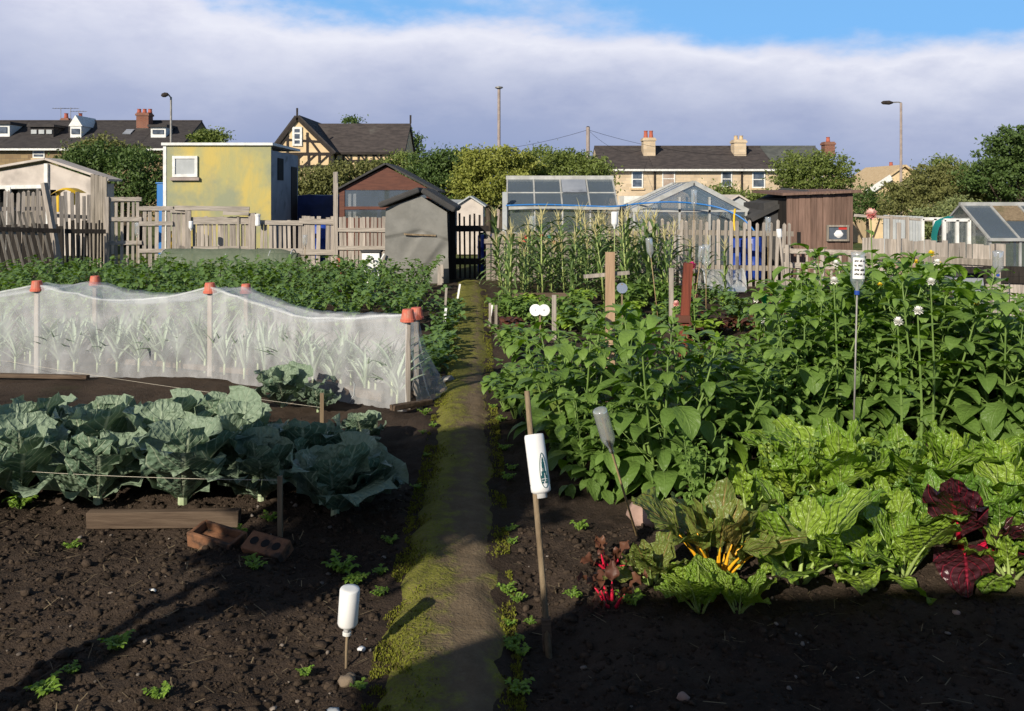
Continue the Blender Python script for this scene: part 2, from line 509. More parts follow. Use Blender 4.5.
# ------------------------------------------------------------------ world, sun
SUN_EL, SUN_AZ = R(26), R(210)          # sun behind the camera's left shoulder
w = bpy.data.worlds.new('World'); sc.world = w; w.use_nodes = True
t = NT(w.node_tree)
bg = w.node_tree.nodes['Background']; wout = w.node_tree.nodes['World Output']
sky = t.new('ShaderNodeTexSky', sky_type='NISHITA')
sky.sun_disc = False; sky.sun_elevation = SUN_EL; sky.sun_rotation = SUN_AZ
sky.air_density = 1.0; sky.dust_density = 1.0; sky.ozone_density = 1.6
SKYK = 0.056
t.link(sky.outputs[0], bg.inputs[0]); bg.inputs[1].default_value = SKYK
dirv = t.new('ShaderNodeTexCoord').outputs['Generated']
sp = t.new('ShaderNodeSeparateXYZ'); t.link(dirv, sp.inputs[0])
el = t.math('MULTIPLY', t.math('ARCSINE', sp.outputs[2]), 57.2958)       # elevation in degrees
azi = t.math('MULTIPLY', t.math('ARCTAN2', sp.outputs[0], sp.outputs[1]), 57.2958)  # 0 ahead, + to the right
nv = t.scaled(dirv, (1.0, 1.0, 2.3))
big = t.noise(nv, 2.6, 5, 0.55)
fine = t.noise(nv, 7.5, 6, 0.6)
# upper edge of the cloud bank, rising to the left
edge = t.math('MULTIPLY_ADD', azi, -0.07, 10.3)
e2 = t.math('ADD', t.math('SUBTRACT', el, edge), t.math('ADD', t.math('MULTIPLY', t.math('SUBTRACT', big, 0.5), 7.0), t.math('MULTIPLY', t.math('SUBTRACT', fine, 0.5), 3.5)))
bank = t.math('SUBTRACT', 1.0, t.ss(e2, -0.7, 0.9))
# second scattered layer higher up
hi_m = t.math('MULTIPLY', t.ss(t.noise(t.scaled(dirv, (1, 1, 2.2)), 3.1, 6, 0.6), 0.52, 0.74), 0.75)
mask = t.math('MAXIMUM', bank, hi_m)
ramp = t.new('ShaderNodeValToRGB')
pos = t.math('ADD', t.math('DIVIDE', t.math('SUBTRACT', el, t.math('MULTIPLY', azi, -0.035)), 13.0), t.math('MULTIPLY', t.math('SUBTRACT', big, 0.5), 0.55), clamp=True)
t.link(pos, ramp.inputs[0])
cr = ramp.color_ramp
EXPO = 0.32
stops = [(0.0, (.29, .365, .585)), (0.20, (.32, .39, .60)), (0.38, (.39, .445, .64)), (0.55, (.49, .54, .72)), (0.70, (.56, .60, .78)), (0.84, (.66, .68, .86)), (1.0, (.86, .87, .97))]
stops = [(p, tuple(v / 2 ** EXPO for v in c)) for p, c in stops]
cr.elements[0].position, cr.elements[0].color = stops[0][0], (*stops[0][1], 1)
cr.elements[1].position, cr.elements[1].color = stops[-1][0], (*stops[-1][1], 1)
for p, c in stops[1:-1]:
    e = cr.elements.new(p); e.color = (*c, 1)
veil = t.math('MULTIPLY', t.math('SUBTRACT', 1.0, t.ss(el, 9, 30)), .85)
bgv = t.new('ShaderNodeBackground'); bgv.inputs[0].default_value = (.17, .43, .82, 1); bgv.inputs[1].default_value = 1.0
rim = t.math('MULTIPLY', t.math('POWER', 2.718, t.math('MULTIPLY', t.math('ABSOLUTE', t.math('ADD', e2, .9)), -.62)), .85, clamp=True)
wisp = t.noise(nv, 17, 6, .62)
mott = t.math('ADD', t.math('MULTIPLY', t.math('SUBTRACT', fine, .5), .42), t.math('MULTIPLY', t.math('SUBTRACT', wisp, .5), .16))
rim = t.math('ADD', rim, mott, clamp=True)
ccol = t.mix(rim, ramp.outputs[0], tuple(v / 2 ** EXPO for v in (.86, .875, .97)))
dk = t.math('MULTIPLY', t.math('MAXIMUM', t.math('MULTIPLY', mott, -1.0), 0.0), 1.2, clamp=True)
ccol = t.mix(dk, ccol, tuple(v / 2 ** EXPO for v in (.27, .33, .56)))
bg2 = t.new('ShaderNodeBackground'); t.link(ccol, bg2.inputs[0]); bg2.inputs[1].default_value = 1.0
mx = t.new('ShaderNodeMixShader'); mv = t.new('ShaderNodeMixShader'); t.link(veil, mv.inputs[0]); t.link(bg.outputs[0], mv.inputs[1]); t.link(bgv.outputs[0], mv.inputs[2])
t.link(mask, mx.inputs[0]); t.link(mv.outputs[0], mx.inputs[1]); t.link(bg2.outputs[0], mx.inputs[2])
t.link(mx.outputs[0], wout.inputs[0])

sl = bpy.data.lights.new('sun', 'SUN'); sl.energy = 4.6; sl.angle = R(0.55); sl.color = (1.0, .91, .76)
so = bpy.data.objects.new('sun', sl); COL.objects.link(so)
SUND = Vector((math.sin(SUN_AZ) * math.cos(SUN_EL), math.cos(SUN_AZ) * math.cos(SUN_EL), math.sin(SUN_EL)))
so.rotation_euler = SUND.to_track_quat('Z', 'Y').to_euler(); so.location = (-6, -10, 12)
sc.view_settings.view_transform = 'Standard'; sc.view_settings.look = 'None'
sc.view_settings.exposure = EXPO; sc.view_settings.gamma = 1.0
sc.cycles.max_bounces = 8; sc.cycles.transparent_max_bounces = 24; sc.cycles.diffuse_bounces = 3

# ------------------------------------------------------------------ path line
PL = [gnd(*p) for p in ((372, 711), (402, 560), (428, 460), (443, 380), (451, 320), (455, 290), (459, 275))]
PR = [gnd(*p) for p in ((512, 711), (500, 560), (496, 460), (489, 380), (487, 320), (484, 290), (482, 275))]


def edge_x(E, y):
    if y <= E[0].y:
        a, b = E[0], E[1]
    elif y >= E[-1].y:
        a, b = E[-2], E[-1]
        y = min(y, E[-1].y + 2)
    else:
        for a, b in zip(E, E[1:]):
            if a.y <= y <= b.y: break
    k = (y - a.y) / (b.y - a.y)
    return a.x + (b.x - a.x) * k


def sst(x, a, b):
    k = min(1, max(0, (x - a) / (b - a)))
    return k * k * (3 - 2 * k)


def lump(x, y):
    v = Vector((x, y, 0))
    a = noise.noise(v * 1.3) * 0.035
    b = noise.noise(v * 5.5) * 0.022
    c = abs(noise.noise(v * 13.0 + Vector((5, 3, 1)))) * 0.030
    d = noise.noise(v * 27.0) * 0.010
    return a + b + c + d


def terrain(x, y):
    lx, rx = edge_x(PL, y), edge_x(PR, y)
    far = -1.9 * sst(y, 30, 52) * sst(x + 6, 0, 10)
    k = 1 - sst(y, 14, 22)
    side = max(lx - x, x - rx)                        # distance outside the path
    soil = -0.035 - 0.02 * (x > rx) + lump(x, y) * k
    if y < 6 and x < lx: soil += 0.05 * sst(side, .25, .9) * (1 - sst(y, 3.9, 4.6))
    m = sst(side, -0.10, 0.10)
    return far + (-0.03) * (1 - m) + soil * m


def axis(spans):
    out = [spans[0][0]]
    for a, b, st, g in spans:
        x = a
        while x < b - 1e-6:
            x = min(b, x + st); st *= g
            out.append(x)
    return out


neg = sorted(-a for a in axis([(2.6, 5, .03, 1.06), (5, 400, .2, 1.14)])[1:])
xs = neg + axis([(-2.6, 2.6, .028, 1)]) + axis([(2.6, 5, .03, 1.06), (5, 400, .2, 1.14)])[1:]
ys = sorted(-a for a in axis([(-1.9, 40, .08, 1.25)])[1:]) + axis([(1.9, 5.2, .026, 1), (5.2, 20, .03, 1.022), (20, 900, .5, 1.10)])
gv = np.array([(x, y, terrain(x, y)) for y in ys for x in xs], dtype=np.float32)
nx, ny = len(xs), len(ys)
ii = np.arange(nx * ny).reshape(ny, nx)
quads = np.stack([ii[:-1, :-1], ii[:-1, 1:], ii[1:, 1:], ii[1:, :-1]], -1).reshape(-1)


def soilmat():
    m, t, b = newmat('dark garden soil')
    tc = t.new('ShaderNodeTexCoord').outputs['Object']
    n1 = t.noise(tc, 3.5, 6, 0.65); n2 = t.noise(tc, 60, 4, 0.6)
    c = t.mix(t.ss(n1, .3, .7), (.030, .022, .017), (.062, .044, .033))
    c = t.mix(t.math('MULTIPLY', t.ss(n2, .5, .8), .5), c, (.10, .072, .052))
    c = t.mix(t.math('MULTIPLY', t.ss(t.noise(tc, 1.1, 5, .7), .58, .75), .3), c, (.055, .065, .02))
    c = t.mix(t.math('MULTIPLY', t.ss(t.noise(tc, .8, 4, .6), .45, .62), .55), c, (.085, .062, .046))
    sp = t.new('ShaderNodeSeparateXYZ'); t.link(tc, sp.inputs[0])
    far = t.ss(t.math('ADD', sp.outputs[1], t.math('MULTIPLY', n1, 4)), 17, 26)
    g = t.mix(t.ss(t.noise(tc, .9, 5, .7), .3, .7), (.06, .085, .022), (.11, .12, .04))
    c = t.mix(far, c, g)
    t.link(c, b.inputs['Base Color'])
    b.inputs['Roughness'].default_value = .95; b.inputs['Specular IOR Level'].default_value = .12
    bn = t.new('ShaderNodeBump'); bn.inputs['Strength'].default_value = .9; bn.inputs['Distance'].default_value = .02
    t.link(t.math('ADD', t.noise(tc, 45, 6, .7), t.math('MULTIPLY', t.noise(tc, 140, 3, .6), .4)), bn.inputs['Height'])
    t.link(bn.outputs[0], b.inputs['Normal'])
    return m


M['soil'] = soilmat()
tag(np_mesh('ground', gv, quads, 4, M['soil'], smooth=True), kind='structure')


def pathmat():
    """trodden earth with moss creeping in from both sides (UV x runs across the path)"""
    m, t, b = newmat('trodden mossy path')
    tc = t.new('ShaderNodeTexCoord')
    ob = tc.outputs['Object']
    sp = t.new('ShaderNodeSeparateXYZ'); t.link(tc.outputs['UV'], sp.inputs[0])
    n1 = t.noise(ob, 2.4, 6, .65); n2 = t.noise(ob, 11, 5, .65); n3 = t.noise(ob, 70, 4, .6)
    earth = t.mix(t.ss(n2, .3, .7), (.125, .092, .058), (.175, .132, .086))
    earth = t.mix(t.math('MULTIPLY', t.ss(n3, .52, .75), .45), earth, (.22, .18, .13))
    moss = t.mix(t.ss(n2, .3, .7), (.145, .155, .022), (.235, .24, .038))
    moss = t.mix(t.math('MULTIPLY', t.ss(n3, .45, .7), .5), moss, (.07, .065, .015))
    left = t.math('SUBTRACT', .54, sp.outputs[0]); right = t.math('SUBTRACT', sp.outputs[0], .80)
    side = t.math('MAXIMUM', left, t.math('MULTIPLY', right, 1.6))
    side = t.math('ADD', side, t.math('ADD', t.math('MULTIPLY', t.math('SUBTRACT', n1, .5), .75), t.math('MULTIPLY', t.math('SUBTRACT', n2, .5), .9)))
    side = t.math('ADD', side, t.math('MULTIPLY', t.ss(sp.outputs[1], 6.0, 11.0), .22))
    f = t.math('MULTIPLY', t.ss(side, -.08, .22), .9)
    f = t.math('MULTIPLY', f, t.ss(n3, .25, .55))
    c = t.mix(f, earth, moss)
    bare = t.math('MULTIPLY', t.ss(t.math('ABSOLUTE', t.math('SUBTRACT', sp.outputs[0], .5)), .46, .5), .85)
    c = t.mix(bare, c, (.05, .038, .026))
    t.link(c, b.inputs['Base Color'])
    b.inputs['Roughness'].default_value = .95; b.inputs['Specular IOR Level'].default_value = .12
    bn = t.new('ShaderNodeBump'); bn.inputs['Strength'].default_value = .7; bn.inputs['Distance'].default_value = .012
    t.link(t.math('ADD', t.math('MULTIPLY', n3, .7), t.math('ADD', t.math('MULTIPLY', f, .5), n2)), bn.inputs['Height'])
    t.link(bn.outputs[0], b.inputs['Normal'])
    return m


M['path'] = pathmat()
pm = MB()
pys = axis([(1.2, 6, .04, 1), (6, 17.6, .05, 1.03)])
NXP = 26


def path_z(x, y, u):
    v = Vector((x, y, 2.0))
    crown = 0.022 * (1 - (2 * u - 1) ** 2)
    edge = sst(min(u, 1 - u) + .10 * noise.noise(Vector((x * 6, y * 6, 5))), 0, .34)
    return -0.062 + 0.052 * edge + crown * .7 + noise.noise(v * 3) * .012 + noise.noise(v * 14) * .006 - .008 * math.exp(-((u - .62) / .16) ** 2)


pv, puv = [], []
for y in pys:
    wob = noise.noise(Vector((0, y * 2.1, 7))) * .035
    wob2 = noise.noise(Vector((9, y * 2.4, 3))) * .035
    a, b = edge_x(PL, y) - .06 + wob, edge_x(PR, y) + .05 + wob2
    for k in range(NXP):
        u = k / (NXP - 1); x = a + (b - a) * u
        pv.append((x, y, path_z(x, y, u))); puv.append((u, y))
pf = [(r * NXP + k, r * NXP + k + 1, (r + 1) * NXP + k + 1, (r + 1) * NXP + k) for r in range(len(pys) - 1) for k in range(NXP - 1)]
pm.add(pv, pf, puv)
tag(pm.build('path', M['path'], smooth=True, fix=False), kind='structure')


def surf(x, y):
    """height of what one stands on at x, y"""
    a, b = edge_x(PL, y) - .06, edge_x(PR, y) + .05
    g = terrain(x, y)
    if a < x < b and y < 17.5: return max(g, path_z(x, y, (x - a) / (b - a)))
    return g


def on(x, y, dz=0.0): return Vector((x, y, surf(x, y) + dz))


def gp(px, py, dz=0.0):
    p = gnd(px, py)
    return on(p.x, p.y, dz)


# ------------------------------------------------------------------ soil clods, pebbles, moss (stuff)
rs = np.random.RandomState(3)
_t = (1 + 5 ** .5) / 2
ICO = np.array([(-1, _t, 0), (1, _t, 0), (-1, -_t, 0), (1, -_t, 0), (0, -1, _t), (0, 1, _t), (0, -1, -_t), (0, 1, -_t), (_t, 0, -1), (_t, 0, 1), (-_t, 0, -1), (-_t, 0, 1)], dtype=np.float32)
ICO /= np.linalg.norm(ICO[0])
ICOF = np.array([(0, 11, 5), (0, 5, 1), (0, 1, 7), (0, 7, 10), (0, 10, 11), (1, 5, 9), (5, 11, 4), (11, 10, 2), (10, 7, 6), (7, 1, 8), (3, 9, 4), (3, 4, 2), (3, 2, 6), (3, 6, 8), (3, 8, 9), (4, 9, 5), (2, 4, 11), (6, 2, 10), (8, 6, 7), (9, 8, 1)])


def lumps(name, pts, sizes, m, flat=.7, jit=.35):
    n = len(pts)
    V = np.repeat(ICO[None], n, 0) * (1 + rs.uniform(-jit, jit, (n, 12, 1)))
    V = V * (rs.uniform(.6, 1.25, (n, 1, 3)) * np.array([1, 1, flat])) * np.asarray(sizes)[:, None, None]
    a = rs.uniform(0, 6.28, n); ca, sa = np.cos(a)[:, None], np.sin(a)[:, None]
    x = V[..., 0] * ca - V[..., 1] * sa; y = V[..., 0] * sa + V[..., 1] * ca
    V = np.stack([x, y, V[..., 2]], -1) + np.asarray(pts)[:, None, :]
    Fc = (ICOF[None] + (np.arange(n) * 12)[:, None, None]).reshape(-1)
    return np_mesh(name, V.reshape(-1, 3), Fc, 3, m)


def scatter(n, fn):
    out = []
    while len(out) < n:
        p = fn()
        if p is not None: out.append(p)
    return out


def bed_pt():
    if rnd.random() < .62:
        y = 2.5 + 2.6 * rnd.random() ** 1.2; x = rnd.uniform(-2.9, -.2)
    else:
        y = rnd.uniform(2.5, 4.6); x = rnd.uniform(.02, 2.9)
    if edge_x(PL, y) - .05 < x < edge_x(PR, y) + .05: return None
    return (x, y, terrain(x, y))


P = scatter(24000, bed_pt)
S = [min(.026, .003 + .0042 * rnd.expovariate(1.0)) for _ in P]
M['clod'] = mat('soil clod', (.038, .028, .021), (.062, .045, .033), 30, .95, .6, 90, spec=.1, perobj=.35)
tag(lumps('soil_clods', P, S, M['clod']), kind='stuff')
P = scatter(150, bed_pt)
tag(lumps('large_clods', P, [rnd.uniform(.018, .036) for _ in P], M['clod'], flat=.6, jit=.4), kind='stuff')
P = scatter(260, bed_pt)
M['pebble'] = mat('pebble', (.22, .19, .165), (.11, .09, .075), 9, .85, perobj=.5, spec=.2)
tag(lumps('pebbles', [(x, y, z + .008) for x, y, z in P], [rnd.choice((.004, .005, .006, .008, .012)) for _ in P], M['pebble']), kind='stuff')


def blades(name, pts, m, h=(.003, .011), wd=(.002, .0045)):
    n = len(pts)
    V = np.zeros((n, 4, 3), dtype=np.float32)
    pts = np.asarray(pts, dtype=np.float32)
    a = rs.uniform(0, 6.28, n); hh = rs.uniform(*h, n); ww = rs.uniform(*wd, n)
    lean = rs.uniform(.2, 1.1, n) * hh; b = rs.uniform(0, 6.28, n)
    dx, dy = np.cos(a) * ww, np.sin(a) * ww
    top = np.stack([np.cos(b) * lean, np.sin(b) * lean, hh], -1)
    V[:, 0] = pts + np.stack([-dx, -dy, 0 * dx - .004], -1)
    V[:, 1] = pts + np.stack([dx, dy, 0 * dx - .004], -1)
    V[:, 2] = pts + top + np.stack([dx, dy, 0 * dx], -1) * .5
    V[:, 3] = pts + top - np.stack([dx, dy, 0 * dx], -1) * .5
    return np_mesh(name, V.reshape(-1, 3), np.arange(n * 4), 4, m)


def straw_pt():
    p = bed_pt()
    return None if p is None else (p[0], p[1], p[2] + .004)


pts = np.array(scatter(700, straw_pt), dtype=np.float32); n = len(pts)
a = rs.uniform(0, 3.14, n); ln = rs.uniform(.008, .04, n); wd = rs.uniform(.0008, .002, n)
dl = np.stack([np.cos(a) * ln, np.sin(a) * ln, rs.uniform(-.2, .3, n) * ln], -1); dw = np.stack([-np.sin(a) * wd, np.cos(a) * wd, 0 * wd], -1)
V = np.stack([pts - dl - dw, pts - dl + dw, pts + dl + dw, pts + dl - dw], 1) + np.array([0, 0, .006])
M['straw'] = mat('old straw', (.22, .17, .10), (.12, .09, .055), 9, .9, perobj=.4)
tag(np_mesh('plant_litter', V.reshape(-1, 3), np.arange(n * 4), 4, M['straw']), kind='stuff')


def moss_pt():
    y = 2.4 + 13 * rnd.random() ** 1.9
    a, b = edge_x(PL, y), edge_x(PR, y)
    if rnd.random() < .62:
        u = abs(rnd.gauss(0, .17)); x = a - .04 + u * (b - a)
    else:
        u = abs(rnd.gauss(0, .09)); x = b + .05 - u * (b - a)
    if noise.noise(Vector((x * 4.5, y * 3.5, 4))) + .25 * noise.noise(Vector((x * 15, y * 15, 4))) < -.08: return None
    return (x, y, surf(x, y))


tag(blades('moss', scatter(26000, moss_pt), M['moss']), kind='stuff')
# ------------------------------------------------------------------ far houses
def X(px, Y, py=180): return at(px, py, Y).x


def window(par, org, x0, x1, z0, z1, y, pane=None, bars=(1, 1), fw=.08, sill=True, frame='white_paint', name='window'):
    """frame proud of a wall that faces -y, its pane a sub-part"""
    b = MB()
    b.bx(x0, x0 + fw, y - .06, y - .004, z0, z1); b.bx(x1 - fw, x1, y - .06, y - .004, z0, z1)
    b.bx(x0 + fw, x1 - fw, y - .055, y - .004, z1 - fw, z1); b.bx(x0 + fw, x1 - fw, y - .055, y - .004, z0, z0 + fw)
    for k in range(1, bars[0]):
        xx = x0 + (x1 - x0) * k / bars[0]; b.bx(xx - fw * .35, xx + fw * .35, y - .05, y - .004, z0 + fw, z1 - fw)
    for k in range(1, bars[1]):
        zz = z0 + (z1 - z0) * k / bars[1]; b.bx(x0 + fw, x1 - fw, y - .048, y - .004, zz - fw * .35, zz + fw * .35)
    f = b.build(name, M[frame], par, org)
    g = MB(); g.bx(x0 + fw * .5, x1 - fw * .5, y - .03, y - .008, z0 + fw * .5, z1 - fw * .5)
    g.build('pane', pane or M['window'], f, org)
    if sill:
        s = MB(); s.bx(x0 - .08, x1 + .08, y - .14, y - .003, z0 - .12, z0 - .002); s.build('sill', M['buff'], f, org)
    return f


def chimney(par, org, x, y, z0, z1, wx, wy, m, pots, potm='pot', ph=.35):
    b = MB(); b.bx(x - wx / 2, x + wx / 2, y - wy / 2, y + wy / 2, z0, z1)
    b.bx(x - wx / 2 - .06, x + wx / 2 + .06, y - wy / 2 - .06, y + wy / 2 + .06, z1 - .22, z1 - .08)
    c = b.build('chimney', m, par, org)
    for k in range(pots):
        xx = x + (k - (pots - 1) / 2) * wx * .45
        p = MB(); p.lathe([(.13, z1 - .01), (.15, z1 + .05), (.12, z1 + ph * .8), (.15, z1 + ph)], 10, Matrix.Translation((xx, y, 0)))
        p.build('chimney_pot', M[potm], c, org)
    return c


def gable_house(name, label, x0, x1, yf, depth, zg, ze, zr, wall, roof, ov=.3, cat='house', group=None, gut=True, endov=.02):
    org = ((x0 + x1) / 2, yf + depth / 2, zg)
    h = thing(name, label, cat, org, 0, group)
    ym = yf + depth / 2
    b = MB(); b.prism([(yf, zg - 1), (yf, ze), (ym, zr - .1), (yf + depth, ze), (yf + depth, zg - 1)], x0, x1, 'x')
    b.build('wall', wall, h, org)
    r = MB(); sl_ = (zr - ze) / (depth / 2); zo = ze - ov * sl_
    r.slab([(x0 - endov, yf - ov, zo), (x1 + endov, yf - ov, zo), (x1 + endov, ym, zr), (x0 - endov, ym, zr)], .14)
    r.slab([(x1 + endov, yf + depth + ov, zo), (x0 - endov, yf + depth + ov, zo), (x0 - endov, ym, zr), (x1 + endov, ym, zr)], .14)
    r.bx(x0 - endov, x1 + endov, ym - .12, ym + .12, zr - .04, zr + .06)
    rf = r.build('roof', roof, h, org)
    if gut:
        g = MB(); g.bx(x0, x1, yf - ov - .12, yf - ov + .02, zo - .16, zo - .03); g.build('gutter', M['white_paint'], h, org)
    return h, org, rf


# terrace of rubble stone with dormers, far left
YT, DT = 60.0, 8.0
zeT, zrT = zat(146, YT), zat(121, YT + DT / 2)
def roof_y(z): return YT + (z - zeT) / (zrT - zeT) * DT / 2
spans = [(-78, -2, 'slate roofed stone terrace house cut by the picture edge with a white dormer', None),
         (-2, 58, 'stone terrace house with a wide three light flat dormer in its slate roof', 'flat'),
         (58, 138, 'stone terrace house with a small white gabled dormer in its slate roof', 'gable'),
         (138, 181, 'end terrace house with a tall brick chimney and a white flat dormer', 'end')]
for a, b_, lab, dm in spans:
    x0, x1 = X(a, YT), X(b_, YT)
    h, org, rf = gable_house('terraced_house', lab, x0 + .004, x1 - .004, YT, DT, 0, zeT, zrT, M['stone_old'], M['roof_slate'], group='stone terrace behind the allotments')
    def dormer(px0, px1, pz0, pz1, nb, gab, pane='window'):
        xa, xb = X(px0, YT + 1), X(px1, YT + 1); z0, z1 = zat(pz0, YT + 1.2), zat(pz1, YT + 1.2)
        yfr = roof_y(z0) - .05
        d = MB(); d.bx(xa, xb, yfr, yfr + 2.6, z0 - .1, z1)
        if gab: d.prism([(xa - .1, z1), (xb + .1, z1), ((xa + xb) / 2, z1 + .75)], yfr - .05, yfr + 2.9, 'y')
        o = d.build('dormer', M['white_paint'] if (gab or px0 > 100 or px0 < 0) else M['roof_slate'], h, org)
        wn = MB(); n = nb; ww = (xb - xa)
        for k in range(n):
            wn.bx(xa + ww * (k + .14) / n, xa + ww * (k + .86) / n, yfr - .07, yfr - .01, z0 + .22, z1 - .18)
        wn.build('window', M[pane], o, org)
        if not gab:
            c = MB(); c.bx(xa - .15, xb + .15, yfr - .2, yfr + 3, z1 + .003, z1 + .17); c.build('dormer_roof', M['roof_slate'], o, org)
        return o
    if dm == 'flat': dormer(28, 51, 137, 127, 3, False, 'pale_sheet')
    if dm == 'gable':
        dormer(68, 79, 137, 126, 1, True)
        for px in (69, 83): chimney(h, org, X(px, 65), YT + 4.6, zrT - .8, zrT + .25, .5, .5, M['brick'], 1)
        a_ = MB()
        for px, top in ((58, 107), (68, 107), (76, 110)):
            xx = X(px, 64); zt = zat(top, 64)
            a_.tube([(xx, 64.4, zrT - .2), (xx, 64.4, zt)], .02, 5)
            for q in range(5): a_.tube([(xx - .5 + q * .22, 64.4 - .22, zt - .06), (xx - .5 + q * .22, 64.4 + .22, zt - .06)], .012, 4)
            a_.tube([(xx - .6, 64.4, zt - .06), (xx + .6, 64.4, zt - .06)], .014, 4)
        a_.build('aerial', M['grey_metal'], h, org)
        sk = MB(); xa, xb = X(124, 62), X(132, 62); z0, z1 = zat(135, 62), zat(130, 62)
        sk.slab([(xa, roof_y(z0), z0 + .09), (xb, roof_y(z0), z0 + .09), (xb, roof_y(z1), z1 + .09), (xa, roof_y(z1), z1 + .09)], .06)
        sk.build('skylight', M['blue_grey'], h, org)
    if dm == 'end':
        dormer(149, 164, 137, 127, 1, False)
        chimney(h, org, X(143.5, 63), YT + 3.2, zrT - 1.6, zat(113, 63.2), .85, .8, M['brick'], 3, 'pot', .28)
    if dm is None:
        dormer(-12, 6, 136, 124, 1, False)
    if dm == 'flat':
        window(h, org, X(33, YT), X(45, YT), zat(158, YT), zat(150, YT), YT, bars=(1, 2))

# half timbered house
YH = 50.0
gx0, gx1, gxa = X(277, YH), X(330, YH), X(297.5, YH)
zap, zev = zat(119, YH), zat(144, YH)
org = (X(335, YH), YH + 3, 0)
hh = thing('timbered_house', 'half timbered house with cream panels, black beams and a dark tiled roof', 'house', org)
b = MB()
b.prism([(gx0, -1), (gx0, zev - .1), (gxa, zap - .1), (gx1, zev - .35), (gx1, -1)], YH, YH + 6, 'y')
wx1 = X(401, YH); zwe, zwr = zat(150, YH + 1), zat(123.5, YH + 4)
b.prism([(YH + 1.2, -1), (YH + 1.2, zwe), (YH + 4, zwr - .15), (YH + 7, zwe), (YH + 7, -1)], gx1 - .5, wx1, 'x')
b.build('wall', M['plaster'], hh, org)
r = MB()
xl = gx0 - .35; zl = zev - .5
r.slab([(xl, YH - .12, zl), (gxa, YH - .12, zap + .1), (gxa, YH + 6, zap + .1), (xl, YH + 6, zl)][::-1], .16)
r.slab([(gxa, YH - .12, zap + .1), (gx1 + .25, YH - .12, zev - .55), (gx1 + .25, YH + 6, zev - .55), (gxa, YH + 6, zap + .1)][::-1], .16)
rf = r.build('gable_roof', M['roof_slate'], hh, org)
r = MB()
r.slab([(gxa + .3, YH + .9, zwe - .12), (wx1 + .1, YH + .9, zwe - .12), (wx1 + .1, YH + 4, zwr), (gxa + .3, YH + 4, zwr)], .16)
r.slab([(wx1 + .1, YH + 7.2, zwe - .12), (gxa + .3, YH + 7.2, zwe - .12), (gxa + .3, YH + 4, zwr), (wx1 + .1, YH + 4, zwr)], .16)
r.build('wing_roof', M['roof_mid'], hh, org)
b = MB()
yy = YH - .10
b.beam((xl + .02, yy, zl + .02), (gxa, yy, zap + .06), .05, .2); b.beam((gx1 + .22, yy, zev - .55), (gxa, yy, zap + .06), .05, .2)
b.beam((gxa, yy + .02, zap - .1), (gxa, yy + .02, zap + .6), .09, .09)
b.build('bargeboard', M['timber'], hh, org)
b = MB()
yb = YH - .02
b.beam((gx0, yb, zev - .55), (gx1, yb, zev - .55), .05, .16)
b.beam((gx0, yb, zev - 1.25), (gx1, yb, zev - 1.25), .05, .16); b.beam((gx0 + .4, yb, zev + .25), (gx1 - .4, yb, zev + .12), .05, .12)
for k in range(6):
    xx = gx0 + (gx1 - gx0) * k / 5; b.beam((xx, yb - .004, zev - 2.4), (xx, yb - .004, zev - .5), .13, .05)
for s0 in (-1, 1):
    b.beam((gxa + s0 * .55, yb - .004, zev - .5), (gxa + s0 * .55, yb - .004, zap - .75), .12, .05)
    b.beam((gxa + s0 * 1.25, yb + .003, zev - .5), (gxa + s0 * .5, yb + .003, zev + .5), .05, .12)
for k in range(4):
    xx = gx0 + (gx1 - gx0) * (k + .5) / 4 ; b.beam((xx - .35, yb + .003, zev - 1.2), (xx + .3, yb + .003, zev - .6), .05, .1)
b.build('timber_beams', M['timber'], hh, org)
b = MB()
ywing = YH + 1.17
b.beam((gx1, ywing, zwe - .62), (wx1, ywing, zwe - .62), .05, .14); b.beam((gx1, ywing, zwe - .1), (wx1, ywing, zwe - .1), .05, .12)
for k in range(10):
    xx = gx1 + .1 + (wx1 - gx1 - .1) * k / 9; b.beam((xx, ywing - .004, zwe - 1.8), (xx, ywing - .004, zwe - .05), .11, .05)
    if k % 2: b.beam((xx, ywing + .004, zwe - .15), (xx + .4, ywing + .004, zwe - .6), .05, .09)
b.beam((wx1 + .08, YH + 4, zwr), (wx1 + .08, YH + 4, zwr + .5), .1, .1)
b.build('timber_beams', M['timber'], hh, org)
window(hh, org, gxa - .27, gxa + .27, zat(146, YH), zat(127, YH), YH - .03, bars=(1, 3), fw=.12, sill=False)

